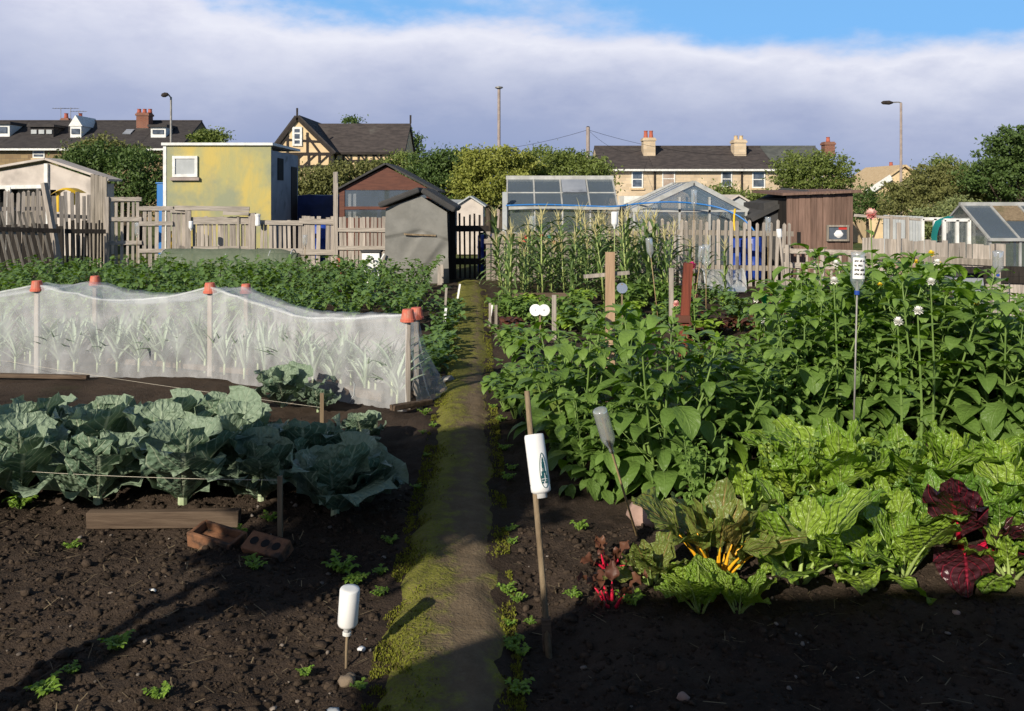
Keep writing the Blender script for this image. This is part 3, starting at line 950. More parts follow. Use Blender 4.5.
# sandstone terrace on the lower road, right
YS, DS, zgS = 60.0, 8.0, -2.0
zeS, zrS = zat(167, YS), zat(146.5, YS + 4)
labs = ['pale sandstone end terrace house left of the first chimney, brown tiled roof',
        'sandstone terrace house between the two tall stone chimneys',
        'sandstone terrace house right of the second stone chimney, partly behind a tree',
        'far terrace house with paler green grey slates and a red brick chimney']
for k, (a, b_) in enumerate(((600, 653), (653, 743), (743, 776), (776, 835))):
    x0, x1 = X(a, YS), X(b_, YS)
    h, org, rf = gable_house('terraced_house', labs[k], x0 + .004, x1 - .004, YS, DS, zgS, zeS, zrS, M['stone'], M['roof_pale'] if k == 3 else M['roof_mid'], group='sandstone terrace on the lower road')
    if k == 0:
        chimney(h, org, X(647.5, 63), 62.6, zeS + .6, zat(138, 62.6), .82, 1.0, M['stone'], 2, 'pot', .5)
        window(h, org, X(631.5, YS), X(643, YS), zat(188, YS), zat(170.5, YS), YS, bars=(1, 2))
    if k == 1:
        chimney(h, org, X(737, 63), 62.6, zeS + .6, zat(140, 62.6), .82, 1.0, M['stone'], 2, 'buff', .3)
        window(h, org, X(662, YS), X(675, YS), zat(187.5, YS), zat(170, YS), YS, pane=M['curtain'], bars=(1, 2))
        window(h, org, X(721, YS), X(732, YS), zat(187, YS), zat(171, YS), YS, bars=(1, 2))
        d = MB(); d.tube([(x0 + .1, YS - .08, zgS), (x0 + .1, YS - .08, zeS)], .06, 8); d.tube([(x1 - .1, YS - .08, zgS), (x1 - .1, YS - .08, zeS)], .06, 8)
        d.build('drainpipe', M['timber'], h, org)
        l = MB(); l.bx(X(622, 58), X(655, 58), 57, YS - .02, zgS, zat(196, 58)); l.build('porch', M['white_paint'], h, org)
    if k == 2:
        window(h, org, X(752, YS), X(765, YS), zat(188, YS), zat(171, YS), YS, bars=(1, 2))
    if k == 3:
        chimney(h, org, X(828, 64), 64, zrS - .8, zat(142, 64), .7, .8, M['brick'], 1)
        window(h, org, X(813, YS), X(823, YS), zat(186, YS), zat(172, YS), YS, bars=(1, 2))
# chimney of the house row behind
# houses beyond, right
Yq = 75.0
h, org, rf = gable_house('brick_house', 'small far house showing an orange tiled roof above the shed', X(845, Yq), X(872, Yq), Yq, 7, -2, zat(190, Yq), zat(178, Yq + 3.5), M['brick'], M['pot'])
Yq = 66.0
xa, xm, xb = X(868, Yq), X(904, Yq), X(935, Yq)
org = (xm, Yq, -2)
h = thing('gabled_house', 'far buff rendered house with a white bargeboard behind the lamp post', 'house', org)
b = MB(); b.prism([(xa, -3), (xa, zat(192, Yq)), (xm, zat(168, Yq)), (xb, zat(190, Yq)), (xb, -3)], Yq, Yq + 7, 'y'); b.build('wall', M['plaster'], h, org)
b = MB(); zA = zat(167, Yq) + .05
b.slab([(xa - .3, Yq - .2, zat(194, Yq)), (xm, Yq - .2, zA), (xm, Yq + 7, zA), (xa - .3, Yq + 7, zat(194, Yq))][::-1], .15)
b.slab([(xm, Yq - .2, zA), (xb + .3, Yq - .2, zat(192, Yq)), (xb + .3, Yq + 7, zat(192, Yq)), (xm, Yq + 7, zA)][::-1], .15)
b.build('roof', M['buff'], h, org)
b = MB(); b.beam((xa - .25, Yq - .24, zat(194, Yq) + .03), (X(890, Yq), Yq - .24, zat(177, Yq)), .06, .42); b.build('bargeboard', M['white_paint'], h, org)
for px, py in ((877, 174), (891, 166)):
    chimney(h, org, X(px, Yq + 4), Yq + 4, -1, zat(py, Yq + 4), .8, .8, M['brick'], 1, 'pot', .3)
# pale low-roofed buildings glimpsed between
# ------------------------------------------------------------------ poles and lamps
def pole(name, label, px, top, Y, zg, r0, r1, m, cat, kind=None):
    x = X(px, Y, top); zt = zat(top, Y)
    o = thing(name, label, cat, (x, Y, zg))
    b = MB(); b.tube([(0, 0, 0), (0, 0, 1.6), (0, 0, 1.62), (0, 0, zt - zg)], [r0, r0, r0 * .75, r1], 10); b.build('pole', m, o)
    return o, zt - zg
o, h = pole('street_lamp', 'street lamp with a short dark head above the dormer roofs', 171, 97, 55, 0, .11, .06, M['grey_metal'], 'street lamp')
b = MB(); b.tube([(0, 0, h - .05), (-.1, -.1, h + .12), (-.3, -.25, h + .18)], .045, 8); b.build('arm', M['grey_metal'], o)
b = MB(); b.lathe([(.04, -.3), (.15, -.2), (.19, 0), (.12, .22), (.03, .28)], 12, Matrix.Translation((-.25, -.3, h + .1)) @ Matrix.Rotation(R(80), 4, 'Y') @ Matrix.Scale(.8, 4)); b.build('lamp_head', M['timber'], o)
o, h = pole('street_lamp', 'tall buff street lamp with a sideways arm over the bushy hedge', 901, 103, 50, -1.5, .11, .065, M['rust'], 'street lamp')
b = MB(); b.tube([(.03, 0, h), (-.15, 0, h + .05), (-.55, 0, h + .03)], .035, 8); b.build('arm', M['grey_metal'], o)
b = MB(); b.lathe([(.03, -.35), (.10, -.25), (.12, .1), (.05, .3)], 12, Matrix.Translation((-.75, 0, h + .02)) @ Matrix.Rotation(R(90), 4, 'Y')); b.build('lamp_head', M['timber'], o)
o, h = pole('tall_pole', 'slim pale pole with a flat cap rising behind the hedge', 499, 88, 45, 0, .11, .075, M['rust'], 'pole')
b = MB(); b.lathe([(.14, h - .03), (.2, h), (.2, h + .05), (.05, h + .09)], 12); b.build('cap', M['grey_metal'], o)
o, h = pole('telegraph_pole', 'wooden telegraph pole with thin wires beside the sandstone terrace', 588, 127, 48, -.5, .13, .10, M['rust'], 'telegraph pole')
b = MB(); b.tube([(0, 0, h), (0, 0, h + .04)], [.11, .05], 10); b.build('cap', M['timber'], o)
b = MB()
for tx, ty, tz in ((X(640, 60) - o.location.x, 12, 4.6), (X(760, 60) - o.location.x, 12, 4.4), (X(440, 70) - o.location.x, 22, 5.2)):
    pts = []
    for k in range(13):
        u = k / 12; pts.append((tx * u, ty * u, (h - .15) * (1 - u) + (tz + .5) * u - 1.0 * 4 * u * (1 - u) * .5))
    b.tube(pts, .010, 4)
b.build('wire', M['timber'], o)
# ------------------------------------------------------------------ trees and bushes
def crown(lobes, nclump, nleaf, ls, spread, seed):
    """leaf faces gathered in clumps over the skins of several lobes"""
    r = np.random.RandomState(seed)
    Vs = []
    vol = np.array([l[3] * l[4] * l[5] for l in lobes]) ** .67
    cnt = np.maximum(6, (nclump * vol / vol.sum()).astype(int))
    for (cx, cy, cz, ax, ay, az), n in zip(lobes, cnt):
        d = r.normal(size=(n, 3)); d /= np.linalg.norm(d, axis=1)[:, None]
        rad = np.where(r.uniform(size=n) < .22, r.uniform(1.0, 1.38, n), r.uniform(.45, 1.05, n) ** .8)
        c = d * rad[:, None] * np.array([ax, ay, az]) + np.array([cx, cy, cz])
        sz = spread * r.uniform(.45, 1.5, n) * np.where(rad > 1.05, .55, 1.0)
        k = np.repeat(np.arange(n), nleaf)
        p = c[k] + r.normal(size=(len(k), 3)) * sz[k][:, None] * np.array([1, 1, .62])
        Vs.append(p)
    p = np.concatenate(Vs); n = len(p)
    a = r.normal(size=(n, 3)); a[:, 2] += .15; a /= np.linalg.norm(a, axis=1)[:, None]
    b = np.cross(a, r.normal(size=(n, 3))); b /= np.linalg.norm(b, axis=1)[:, None]
    l = (ls * r.uniform(.6, 1.4, n))[:, None]
    V = np.stack([p - a * l, p - b * l * .5 + a * l * .1, p + a * l, p + b * l * .5 + a * l * .1], 1)
    return V.reshape(-1, 3), np.arange(n * 4)


def tree(name, label, cat, x, y, zg, lobes, m, group=None, nclump=220, nleaf=44, ls=0.079, spread=.22, seed=1, stems=1, bark='bark'):
    o = thing(name, label, cat, (x, y, zg), 0, group)
    V, Fc = crown(lobes, nclump, nleaf, ls, spread, seed)
    np_mesh('crown', V, Fc, 4, m, o)
    r = random.Random(seed)
    b = MB()
    top = max(l[2] for l in lobes)
    for s in range(stems):
        bx = (s - (stems - 1) / 2) * .5
        hgt = top * .8
        rr = .035 * top + .03
        pts = [(bx, 0, -.3), (bx + r.uniform(-.05, .05), 0, hgt * .3), (bx + r.uniform(-.15, .15), r.uniform(-.1, .1), hgt * .65), (bx + r.uniform(-.2, .2), r.uniform(-.1, .1), hgt)]
        b.tube(pts, [rr, rr * .8, rr * .55, rr * .2], 8)
        for l in lobes:
            if stems > 1 and r.random() < .5: continue
            st = Vector(pts[1]).lerp(Vector(pts[2]), r.random())
            en = Vector(l[:3]); mid = st.lerp(en, .55) + Vector((0, 0, -.1 * top * .3))
            b.tube([st, mid, en, en + Vector((r.uniform(-.3, .3) * l[3], r.uniform(-.3, .3) * l[4], l[5] * .6))], [rr * .45, rr * .32, rr * .18, rr * .05], 6)
    b.build('trunk', M[bark], o, smooth=True)
    return o


def px_lobes(Y, base_x, zg, items, dy=.0):
    """lobes from (px, py, half width px, half height px, dY) read off the photo, as local ellipsoids"""
    out = []
    for px, py, hw, hh_, ddy in items:
        p = at(px, py, Y + ddy); s = (Y + ddy) / F
        out.append((p.x - base_x, ddy, p.z - zg, hw * s, max(hw, hh_) * s * .8, hh_ * s * .82))
    return out


def ptree(name, label, cat, px, Y, zg, items, m, **k):
    bx = X(px, Y)
    return tree(name, label, cat, bx, Y, zg, px_lobes(Y, bx, zg, items), m, **k)


ptree('bush', 'dense dark bush between the pale grey shed and the yellow hut', 'bush', 125, 29, 0,
      [(92, 160, 26, 18, 1), (118, 158, 26, 17, 1), (140, 166, 24, 22, 0), (152, 190, 20, 26, 0), (125, 195, 26, 22, .4), (78, 175, 18, 18, 2)], M['tree_dark'], nclump=330, nleaf=52, ls=0.054, spread=.16, seed=3, stems=3)
ptree('bush', 'olive bush in front of the dormer houses, above the pale shed roof', 'bush', 88, 34, 0,
      [(86, 152, 20, 12, 0), (104, 150, 22, 14, 0), (128, 156, 18, 12, 1), (80, 165, 26, 12, 0)], M['tree_olive'], nclump=200, nleaf=52, ls=0.061, spread=.18, seed=4, stems=3)
ptree('tree', 'small far tree showing above the yellow hut roof', 'tree', 211, 46, 0, [(205, 138, 12, 7, 0), (217, 137, 8, 5, 0), (210, 150, 14, 10, 0)], M['tree_mid'], nclump=120, nleaf=48, ls=0.072, spread=.2, seed=5)
ptree('tree', 'dark tree behind the gable end of the timbered house', 'tree', 404, 58, 0, [(404, 142, 13, 12, 0), (412, 150, 10, 10, 0), (398, 160, 16, 14, 0), (352, 121, 8, 4, 2)], M['tree_dark'], nclump=150, nleaf=48, ls=0.086, spread=.25, seed=6)
G = 'hedge trees behind the allotment sheds'
ptree('hedge_tree', 'dark olive hedge tree below the black gable, over the blue sheet', 'tree', 320, 36, 0,
      [(318, 181, 26, 15, 0), (345, 174, 22, 13, 0), (335, 194, 34, 18, 0), (305, 194, 14, 18, 0), (370, 170, 18, 10, .6)], M['tree_olive'], group=G, nclump=300, nleaf=52, ls=0.061, spread=.18, seed=7, stems=2)
ptree('hedge_tree', 'green hedge tree below the brown tiled wing roof', 'tree', 385, 38, 0,
      [(378, 172, 22, 12, 0), (405, 165, 20, 12, 0), (392, 184, 34, 16, 0)], M['tree_mid'], group=G, nclump=240, nleaf=52, ls=0.061, spread=.18, seed=8, stems=2)
ptree('hedge_tree', 'dark green hedge tree between the summerhouse and the yellow green one', 'tree', 440, 36, 0,
      [(428, 168, 20, 14, 0), (447, 160, 20, 13, 0), (440, 185, 32, 20, 0), (460, 172, 18, 22, .3)], M['tree_dark'], group=G, nclump=300, nleaf=52, ls=0.061, spread=.18, seed=9, stems=2)
ptree('hedge_tree', 'bright yellow green hedge tree right below the slim pale pole', 'tree', 495, 34, 0,
      [(478, 164, 20, 14, 0), (500, 158, 24, 11, 0), (520, 166, 20, 12, .5), (492, 182, 36, 18, 0), (470, 190, 16, 16, 0), (510, 195, 24, 14, 0)], M['tree_light'], group=G, nclump=400, nleaf=52, ls=0.061, spread=.17, seed=10, stems=2)
ptree('hedge_tree', 'mixed dark hedge tree behind the long greenhouse', 'tree', 555, 36, 0,
      [(540, 166, 22, 14, 0), (562, 160, 20, 10, .3), (582, 164, 18, 12, 0), (560, 182, 44, 20, 0), (600, 176, 12, 16, -.5), (536, 154, 10, 6, 1)], M['tree_mid'], group=G, nclump=330, nleaf=52, ls=0.061, spread=.18, seed=12, stems=2)
ptree('hedge_tree', 'brownish hedge tree hugging the corner of the sandstone terrace', 'tree', 600, 40, -1,
      [(588, 170, 14, 11, 0), (598, 184, 12, 12, 0), (588, 190, 18, 14, 0)], M['tree_olive'], group=G, nclump=140, nleaf=48, ls=0.061, spread=.18, seed=13)
ptree('tree', 'round tree in front of the paler slate roof and brick chimney', 'tree', 815, 44, -1.6,
      [(800, 164, 24, 12, 0), (828, 162, 20, 12, 0), (812, 178, 36, 14, 0), (790, 180, 14, 10, .5), (840, 178, 14, 12, 0)], M['tree_mid'], nclump=240, nleaf=48, ls=0.068, spread=.2, seed=14)
ptree('bush', 'green bush between the white gabled greenhouse and the far windows', 'bush', 722, 34, -1,
      [(718, 194, 20, 8, 0), (745, 200, 24, 10, 0), (705, 204, 18, 10, 0), (770, 202, 22, 9, 0)], M['tree_mid'], nclump=190, nleaf=48, ls=0.058, spread=.17, seed=15, stems=2)
ptree('bush', 'dark bush hiding the foot of the far gabled house', 'bush', 868, 40, -1.6, [(866, 200, 16, 14, 0), (884, 206, 16, 12, 0), (850, 210, 18, 12, 0)], M['tree_dark'], nclump=120, nleaf=48, ls=0.058, spread=.18, seed=16)
G = 'trees along the right boundary'
ptree('boundary_tree', 'tallest dark tree rising at the edge behind the glazed frame', 'tree', 1012, 34, -.5,
      [(1016, 145, 30, 20, 0), (1004, 165, 28, 18, 0), (1040, 155, 30, 34, 0), (985, 178, 26, 16, 0), (1025, 185, 40, 24, 0)], M['tree_dark'], group=G, nclump=420, nleaf=52, ls=0.065, spread=.19, seed=17, stems=2)
ptree('boundary_tree', 'broad olive green tree under the buff street lamp arm', 'tree', 935, 36, -.8,
      [(912, 190, 24, 14, 0), (935, 178, 24, 12, 0), (960, 180, 26, 14, 0), (940, 196, 44, 18, 0), (980, 190, 24, 18, 0), (902, 205, 18, 12, -.5)], M['tree_olive'], group=G, nclump=420, nleaf=52, ls=0.061, spread=.19, seed=18, stems=2)
ptree('boundary_tree', 'feathery pale tree top standing between the lamp and the dark tree', 'tree', 950, 42, -.8,
      [(943, 163, 10, 5, 0), (956, 170, 14, 7, 0), (935, 172, 10, 6, 0)], M['tree_mid'], group=G, nclump=90, nleaf=40, ls=0.058, spread=.24, seed=19)
ptree('willow_bush', 'silvery light green bush just left of the glazed frame', 'bush', 945, 22, -.1,
      [(938, 218, 22, 12, 0), (960, 208, 16, 10, .5), (925, 228, 16, 10, 0), (950, 228, 28, 12, 0)], M['tree_silver'], nclump=260, nleaf=48, ls=0.036, spread=.10, seed=20, stems=3)
# far belt of woodland that closes the horizon
Vb, Fb = crown([(x, 128 + (i % 3) * 5, -1.0, 9, 5, 4.0 + (i * 37 % 5) * .3) for i, x in enumerate(range(-150, 160, 9))], 1700, 18, .42, .9, 21)
o = tag(np_mesh('far_wood', Vb, Fb, 4, M['tree_dark']), 'dark far woodland belt closing the horizon behind the houses', 'wood', kind='stuff')
# ------------------------------------------------------------------ sheds and huts
# pale asbestos shed, far left
Y = 25.0
x0, xm, x1 = X(-60, Y, 170), X(47, Y), X(103, Y)
zl, za, zr_ = zat(178, Y), zat(160, Y), zat(179, Y)
org = (xm, Y + 1.5, 0)
s = thing('garden_shed', 'pale chalky shed with a low pitched front and dark open bay', 'shed', org)
b = MB()
b.prism([(x0, zat(189, Y)), (x0, zl - .1), (xm, za - .08), (x1, zr_ - .08), (x1, zat(190, Y))], Y, Y + .08, 'y')
b.bx(xm + .25, x1 - .01, Y + .002, Y + .1, -.1, zat(190, Y) + .01)
b.bx(x1 - .08, x1, Y + .1, Y + .7, -.1, zr_ - .12)
b.bx(x0, x0 + .08, Y + .1, Y + .7, -.1, zl - .2)
b.build('wall', M['corrugated'], s, org)
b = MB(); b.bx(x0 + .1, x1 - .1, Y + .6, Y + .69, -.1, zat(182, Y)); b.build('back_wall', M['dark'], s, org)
b = MB()
b.slab([(x0 - .2, Y - .15, zl - .05), (xm, Y - .15, za), (xm, Y + .75, za), (x0 - .2, Y + .75, zl - .05)][::-1], .06)
b.slab([(xm, Y - .15, za), (x1 + .2, Y - .15, zr_ - .06), (x1 + .2, Y + .75, zr_ - .06), (xm, Y + .75, za)][::-1], .06)
b.build('roof', M['corrugated'], s, org)
b = MB(); b.beam((xm, Y - .04, 0), (xm, Y - .04, za - .1), .1, .07); b.beam((X(9, Y), Y - .04, 0), (X(9, Y), Y - .04, zat(187, Y)), .14, .06)
b.beam((x0, Y - .03, zat(188, Y)), (xm, Y - .03, zat(186.5, Y)), .05, .1)
b.build('door_post', M['white_paint'], s, org)
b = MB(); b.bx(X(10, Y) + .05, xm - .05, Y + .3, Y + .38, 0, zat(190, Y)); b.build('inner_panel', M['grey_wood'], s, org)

# yellow hut
Y = 23.2
x0, x1 = X(164.5, Y), X(271, Y, 200)
zt = zat(145.5, Y); dep = 3.3
xb = X(298, Y + dep)
org = ((x0 + x1) / 2, Y + dep / 2, 0)
hut = thing('site_hut', 'flat roofed yellow hut with peeling paint and blue grey side', 'hut', org)
b = MB(); b.bx(x0, x1, Y, Y + .1, -.2, zt); b.build('front_wall', M['yellow_paint'], hut, org)
b = MB(); b.prism([(x1 + .001, Y + .1), (x1 + .001, Y + .004), (xb, Y + dep), (x0, Y + dep), (x0, Y + .1)], -.2, zt - .12, 'z'); b.build('side_wall', M['blue_grey'], hut, org)
b = MB(); b.prism([(x0 - .06, Y - .07), (x1 + .06, Y - .07), (xb + .06, Y + dep + .05), (x0 - .06, Y + dep + .05)], zt + .002, zt + .07, 'z'); b.build('roof', M['white_paint'], hut, org)
wx0, wx1, wz0, wz1 = X(173, Y, 165), X(198, Y, 165), zat(177, Y), zat(156, Y)
f = window(hut, org, wx0, wx1, wz0, wz1, Y, pane=M['pale_sheet'], fw=.07, sill=False)
b = MB(); b.bx(wx0 - .05, wx1 + .05, Y - .09, Y - .002, wz0 - .09, wz0 - .01); b.build('sill', M['rust'], f, org)
sd = Vector((xb - x1, dep, 0)).normalized(); nrm = Vector((sd.y, -sd.x, 0))
def side_pt(u, z, o=.02): return Vector((x1, Y, z)) + sd * u + nrm * o
b = MB(); p = side_pt(.75, 0); L = .75
b.slab([side_pt(.7, zat(180, 24)), side_pt(1.35, zat(180, 24)), side_pt(1.35, zat(158, 24)), side_pt(.7, zat(158, 24))], .015); b.build('side_window', M['dark'], hut, org)
b = MB(); b.slab([side_pt(2.35, .0), side_pt(3.1, 0), side_pt(3.1, zat(166, 25)), side_pt(2.35, zat(166, 25))], .015); b.build('door', M['timber'], hut, org)
b = MB(); b.bx(x0 - .03, x0 + .05, Y - .02, Y + .05, -.1, zt); b.build('corner_strip', M['white_paint'], hut, org)
o = tag(MB().build('x', M['teal']), None)
bpy.data.objects.remove(o)
o = MB(); xx = X(161, 24.5); o.bx(xx - .12, xx + .12, 24.5, 24.9, 0, zat(184, 24.5)); o.bx(xx - .15, xx + .15, 24.47, 24.93, zat(184, 24.5) + .003, zat(183, 24.5) + .02)
tag(o.build('water_butt', M['blue_pipe'], bevel=.03), 'bright blue water butt in the shade beside the yellow hut', 'water butt')

# blue sheeted stack between hut and summerhouse
Y = 26.5
x0, x1 = X(296, Y), X(341, Y); zt = zat(195.5, Y)
nb = MB(); nu, nv = 22, 9
vs = []
for j in range(nv):
    for i in range(nu):
        u, v = i / (nu - 1), j / (nv - 1)
        x = x0 + (x1 - x0) * u
        yv = Y + (-.05 if v < .6 else (v - .6) * 2.6); z = min(1, v / .6) * zt
        vs.append((x, yv + .05 * noise.noise(Vector((x * 2, z * 2, 1))), z + .05 * noise.noise(Vector((x * 3, v * 4, 3))) + (.0 if v < .6 else .05 * (v - .6))))
nb.add(vs, [(j * nu + i, j * nu + i + 1, (j + 1) * nu + i + 1, (j + 1) * nu + i) for j in range(nv - 1) for i in range(nu - 1)])
nb.bx(x0 + .06, x1 - .06, Y + .12, Y + 1.0, 0, zt - .12)
tag(nb.build('covered_stack', M['blue_tarp'], smooth=False), 'large stack wrapped in a dark blue tarpaulin behind the paling fence', 'covered stack')

# red brown summerhouse
Y = 24.6
x0, x1, xm = X(339, Y), X(432, Y), X(386, Y)
ze, za = zat(190, Y), zat(164.5, Y)
org = (xm, Y + 1.3, 0)
s = thing('summerhouse', 'red brown summerhouse with a boarded gable over wide glazing', 'summerhouse', org)
b = MB(); b.prism([(x0, ze), (xm, za - .06), (x1, ze)], Y, Y + .06, 'y'); b.build('gable', M['red_brown'], s, org)
b = MB()
for px in (342, 429): b.bx(X(px, Y) - .07, X(px, Y) + .07, Y - .01, Y + .1, 0, ze)
b.bx(x0 + .1, x1 - .1, Y - .005, Y + .07, zat(209.5, Y), zat(206.5, Y)); b.bx(x0 + .1, x1 - .1, Y - .005, Y + .07, 0, zat(218, Y))
b.build('frame', M['red_brown'], s, org)
b = MB(); b.bx(x0 + .1, x1 - .1, Y + .02, Y + .03, zat(218, Y), ze); b.build('glazing', M['glass'], s, org)
b = MB()
for px in (349, 354): b.bx(X(px, Y) - .04, X(px, Y) + .04, Y + .1, Y + .14, .5, ze - .1)
b.build('curtain', M['white_paint'], s, org)
b = MB(); b.bx(X(352, Y), X(376, Y), Y + .9, Y + 1.5, .2, zat(197, Y)); b.build('interior_cloth', M['blue_tarp'], s, org)
b = MB(); b.bx(x0 + .05, x1 - .05, Y + 2.5, Y + 2.6, 0, ze); b.bx(x0, x0 + .05, Y + .1, Y + 2.6, 0, ze); b.bx(x1 - .05, x1, Y + .1, Y + 2.6, 0, ze); b.bx(x0, x1, Y + .1, Y + 2.6, -.05, .02)
b.build('wall', M['brown_board'], s, org)
b = MB()
b.slab([(x0 - .15, Y - .12, ze - .07), (xm, Y - .12, za), (xm, Y + 2.7, za), (x0 - .15, Y + 2.7, ze - .07)][::-1], .05)
b.slab([(xm, Y - .12, za), (x1 + .15, Y - .12, ze - .07), (x1 + .15, Y + 2.7, ze - .07), (xm, Y + 2.7, za)][::-1], .05)
b.build('roof', M['felt'], s, org)

# grey tarpaulin shed on the plot side of the fence
Y = 17.0
x0, x1, xm = X(386, Y, 240), X(447, Y, 240), X(421, Y, 195)
ze0, ze1, za = zat(207, Y), zat(211, Y), zat(195, Y)
dep = 1.6
org = ((x0 + x1) / 2, Y + dep / 2, 0)
s = thing('tool_shed', 'narrow tool shed wrapped in grey tarpaulin under a felted pitched roof', 'shed', org)
b = MB(); nu, nv = 40, 48; vs = []
for j in range(nv):
    for i in range(nu):
        u, v = i / (nu - 1), j / (nv - 1)
        k = (xm - x0) / (x1 - x0)
        zt = ze0 + (za - ze0) * (u / k) if u < k else za + (ze1 - za) * ((u - k) / (1 - k))
        z = zt * v - .02
        x = x0 - .04 * (1 - v) + (x1 - x0 + .08 * (1 - v)) * u
        dy = .05 * noise.noise(Vector((x * 1.8 + z * 2.2, z * 1.2, 1))) + .06 * max(0, math.sin((x * 1.3 - z * 1.1) * 7.0 + 2 * noise.noise(Vector((x, z, 5))))) * sst(u, .15, .7) * (1 - sst(v, .45, .75))
        dy -= .035 * sst(v, .60, .625)
        vs.append((x, Y + dy, z))
b.add(vs, [(j * nu + i, j * nu + i + 1, (j + 1) * nu + i + 1, (j + 1) * nu + i) for j in range(nv - 1) for i in range(nu - 1)])
b.build('front_cover', M['tarp'], s, org, smooth=True)
b = MB(); b.prism([(x0 + .02, -.05), (x0 + .02, ze0 - .05), (xm, za - .06), (x1 - .02, ze1 - .05), (x1 - .02, -.05)], Y + .09, Y + dep, 'y'); b.build('wall', M['dark_wood'], s, org)
b = MB(); b.beam((X(404, Y - .05), Y - .06, zat(234, Y)), (X(436, Y), Y - .03, zat(235.5, Y)), .01, .03); b.build('seam_strip', M['stake'], s, org)
b = MB()
b.slab([(x0 - .1, Y - .16, ze0 - .02), (xm, Y - .16, za + .05), (xm, Y + dep + .1, za + .05), (x0 - .1, Y + dep + .1, ze0 - .02)][::-1], .11)
b.slab([(xm, Y - .16, za + .05), (x1 + .13, Y - .16, ze1 - .03), (x1 + .13, Y + dep + .1, ze1 - .03), (xm, Y + dep + .1, za + .05)][::-1], .11)
b.build('roof', M['felt'], s, org, bevel=.03)
o = MB(); o.beam((X(440.5, Y - .2, 270), Y - .2, -.05), (X(440.5, Y - .2, 270), Y - .16, zat(264, Y)), .11, .05)
tag(o.build('short_post', M['pale_wood']), 'short flat wooden post against the foot of the grey tarpaulin shed', 'post')

# brown boarded shed at right with lean-to
Y = 17.6
x0, x1 = X(787, Y, 230), X(853, Y, 230); xk = X(760, Y + 1.2)
org = ((x0 + x1) / 2, Y + 1, 0)
s = thing('board_shed', 'brown vertical board shed with a small dim window and sloping roof', 'shed', org)
b = MB(); n = 11
for k in range(n):
    xa = x0 + (x1 - x0) * k / n; xb_ = x0 + (x1 - x0) * (k + 1) / n
    b.prism([(xa + .003, 0), (xa + .003, zat(196, Y) + .06 * k / n), (xb_ - .003, zat(196, Y) + .06 * (k + 1) / n), (xb_ - .003, 0)], Y + .01 * (k % 2), Y + .05, 'y')
b.build('front_boards', M['brown_board'], s, org)
b = MB(); b.prism([(x0, 0), (x0, zat(198, Y)), (x1, zat(194, Y)), (x1, 0)], Y + .06, Y + 2, 'y'); b.build('wall', M['dark_wood'], s, org)
b = MB(); b.slab([(x0 - .12, Y - .12, zat(193, Y)), (x1 + .12, Y - .12, zat(190, Y)), (x1 + .12, Y + 2.1, zat(188, Y)), (x0 - .12, Y + 2.1, zat(190, Y))], .05); b.build('roof', M['brown_board'], s, org)
f = window(s, org, X(826, Y), X(848, Y), zat(241, Y), zat(225, Y), Y - .005, pane=M['window'], fw=.035, sill=False, frame='grey_wood')
b = MB(); b.bx(X(838, Y), X(847, Y), Y - .036, Y - .032, zat(229.5, Y), zat(226.5, Y)); b.build('red_sticker', M['white_red'], f, org)
b = MB(); b.lathe([(.0, -.09), (.08, -.04), (.1, 0), (.05, .07), (0, .08)], 10, Matrix.Translation((X(838, Y), Y - .03, zat(234, Y))) @ Matrix.Scale(.25, 4, (0, 1, 0))); b.build('white_bag', M['white'], f, org)
b = MB(); b.bx(X(797, Y), X(800.5, Y), Y - .012, Y + .001, zat(243, Y), zat(232, Y)); b.build('slot', M['dark'], s, org)
# lean-to
Y2 = 18.2
xa, xb_ = X(742, Y2 + .6), X(787, Y2)
org = ((xa + xb_) / 2, Y2 + .7, 0)
s = thing('lean_to', 'dark lean to with a sloping grey roof joined to the brown boards', 'shed', org)
b = MB(); b.prism([(X(764, Y2), 0), (X(764, Y2), zat(203, Y2)), (xb_ - .01, zat(199, Y2)), (xb_ - .01, 0)], Y2, Y2 + 1.6, 'y'); b.build('wall', M['felt'], s, org)
b = MB(); b.bx(X(779, Y2), X(786, Y2), Y2 - .05, Y2 - .003, 0, zat(201, Y2)); b.build('door_edge', M['blue_grey'], s, org)
b = MB(); b.slab([(xa, Y2 - .1, zat(218, Y2)), (xb_ + .4, Y2 - .1, zat(190, Y2)), (xb_ + .4, Y2 + 1.7, zat(187, Y2)), (xa, Y2 + 1.7, zat(214, Y2))], .08); b.build('roof', M['felt'], s, org)
# small pale shed between
Y = 21.5
x0, x1, xm = X(722, Y), X(754, Y), X(738, Y)
org = (xm, Y + .8, 0)
s = thing('small_shed', 'small greenish white shed peeping out behind the gabled greenhouse', 'shed', org)
b = MB(); b.prism([(x0, 0), (x0, zat(206, Y)), (xm, zat(197, Y)), (x1, zat(206, Y)), (x1, 0)], Y, Y + 1.6, 'y'); b.build('wall', M['pale_sheet'], s, org)
b = MB(); b.slab([(x0 - .06, Y - .08, zat(207, Y)), (xm, Y - .08, zat(196, Y)), (xm, Y + 1.7, zat(196, Y)), (x0 - .06, Y + 1.7, zat(207, Y))][::-1], .04)
b.slab([(xm, Y - .08, zat(196, Y)), (x1 + .06, Y - .08, zat(207, Y)), (x1 + .06, Y + 1.7, zat(207, Y)), (xm, Y + 1.7, zat(196, Y))][::-1], .04); b.build('roof', M['corrugated'], s, org)
b = MB(); b.bx(xm - .15, xm + .2, Y - .03, Y - .003, .1, zat(209, Y)); b.build('door', M['tree_silver'], s, org)

# ------------------------------------------------------------------ greenhouses
def bars(mb, pts, w=.035):
    for a, c in pts: mb.beam(a, c, w, w)

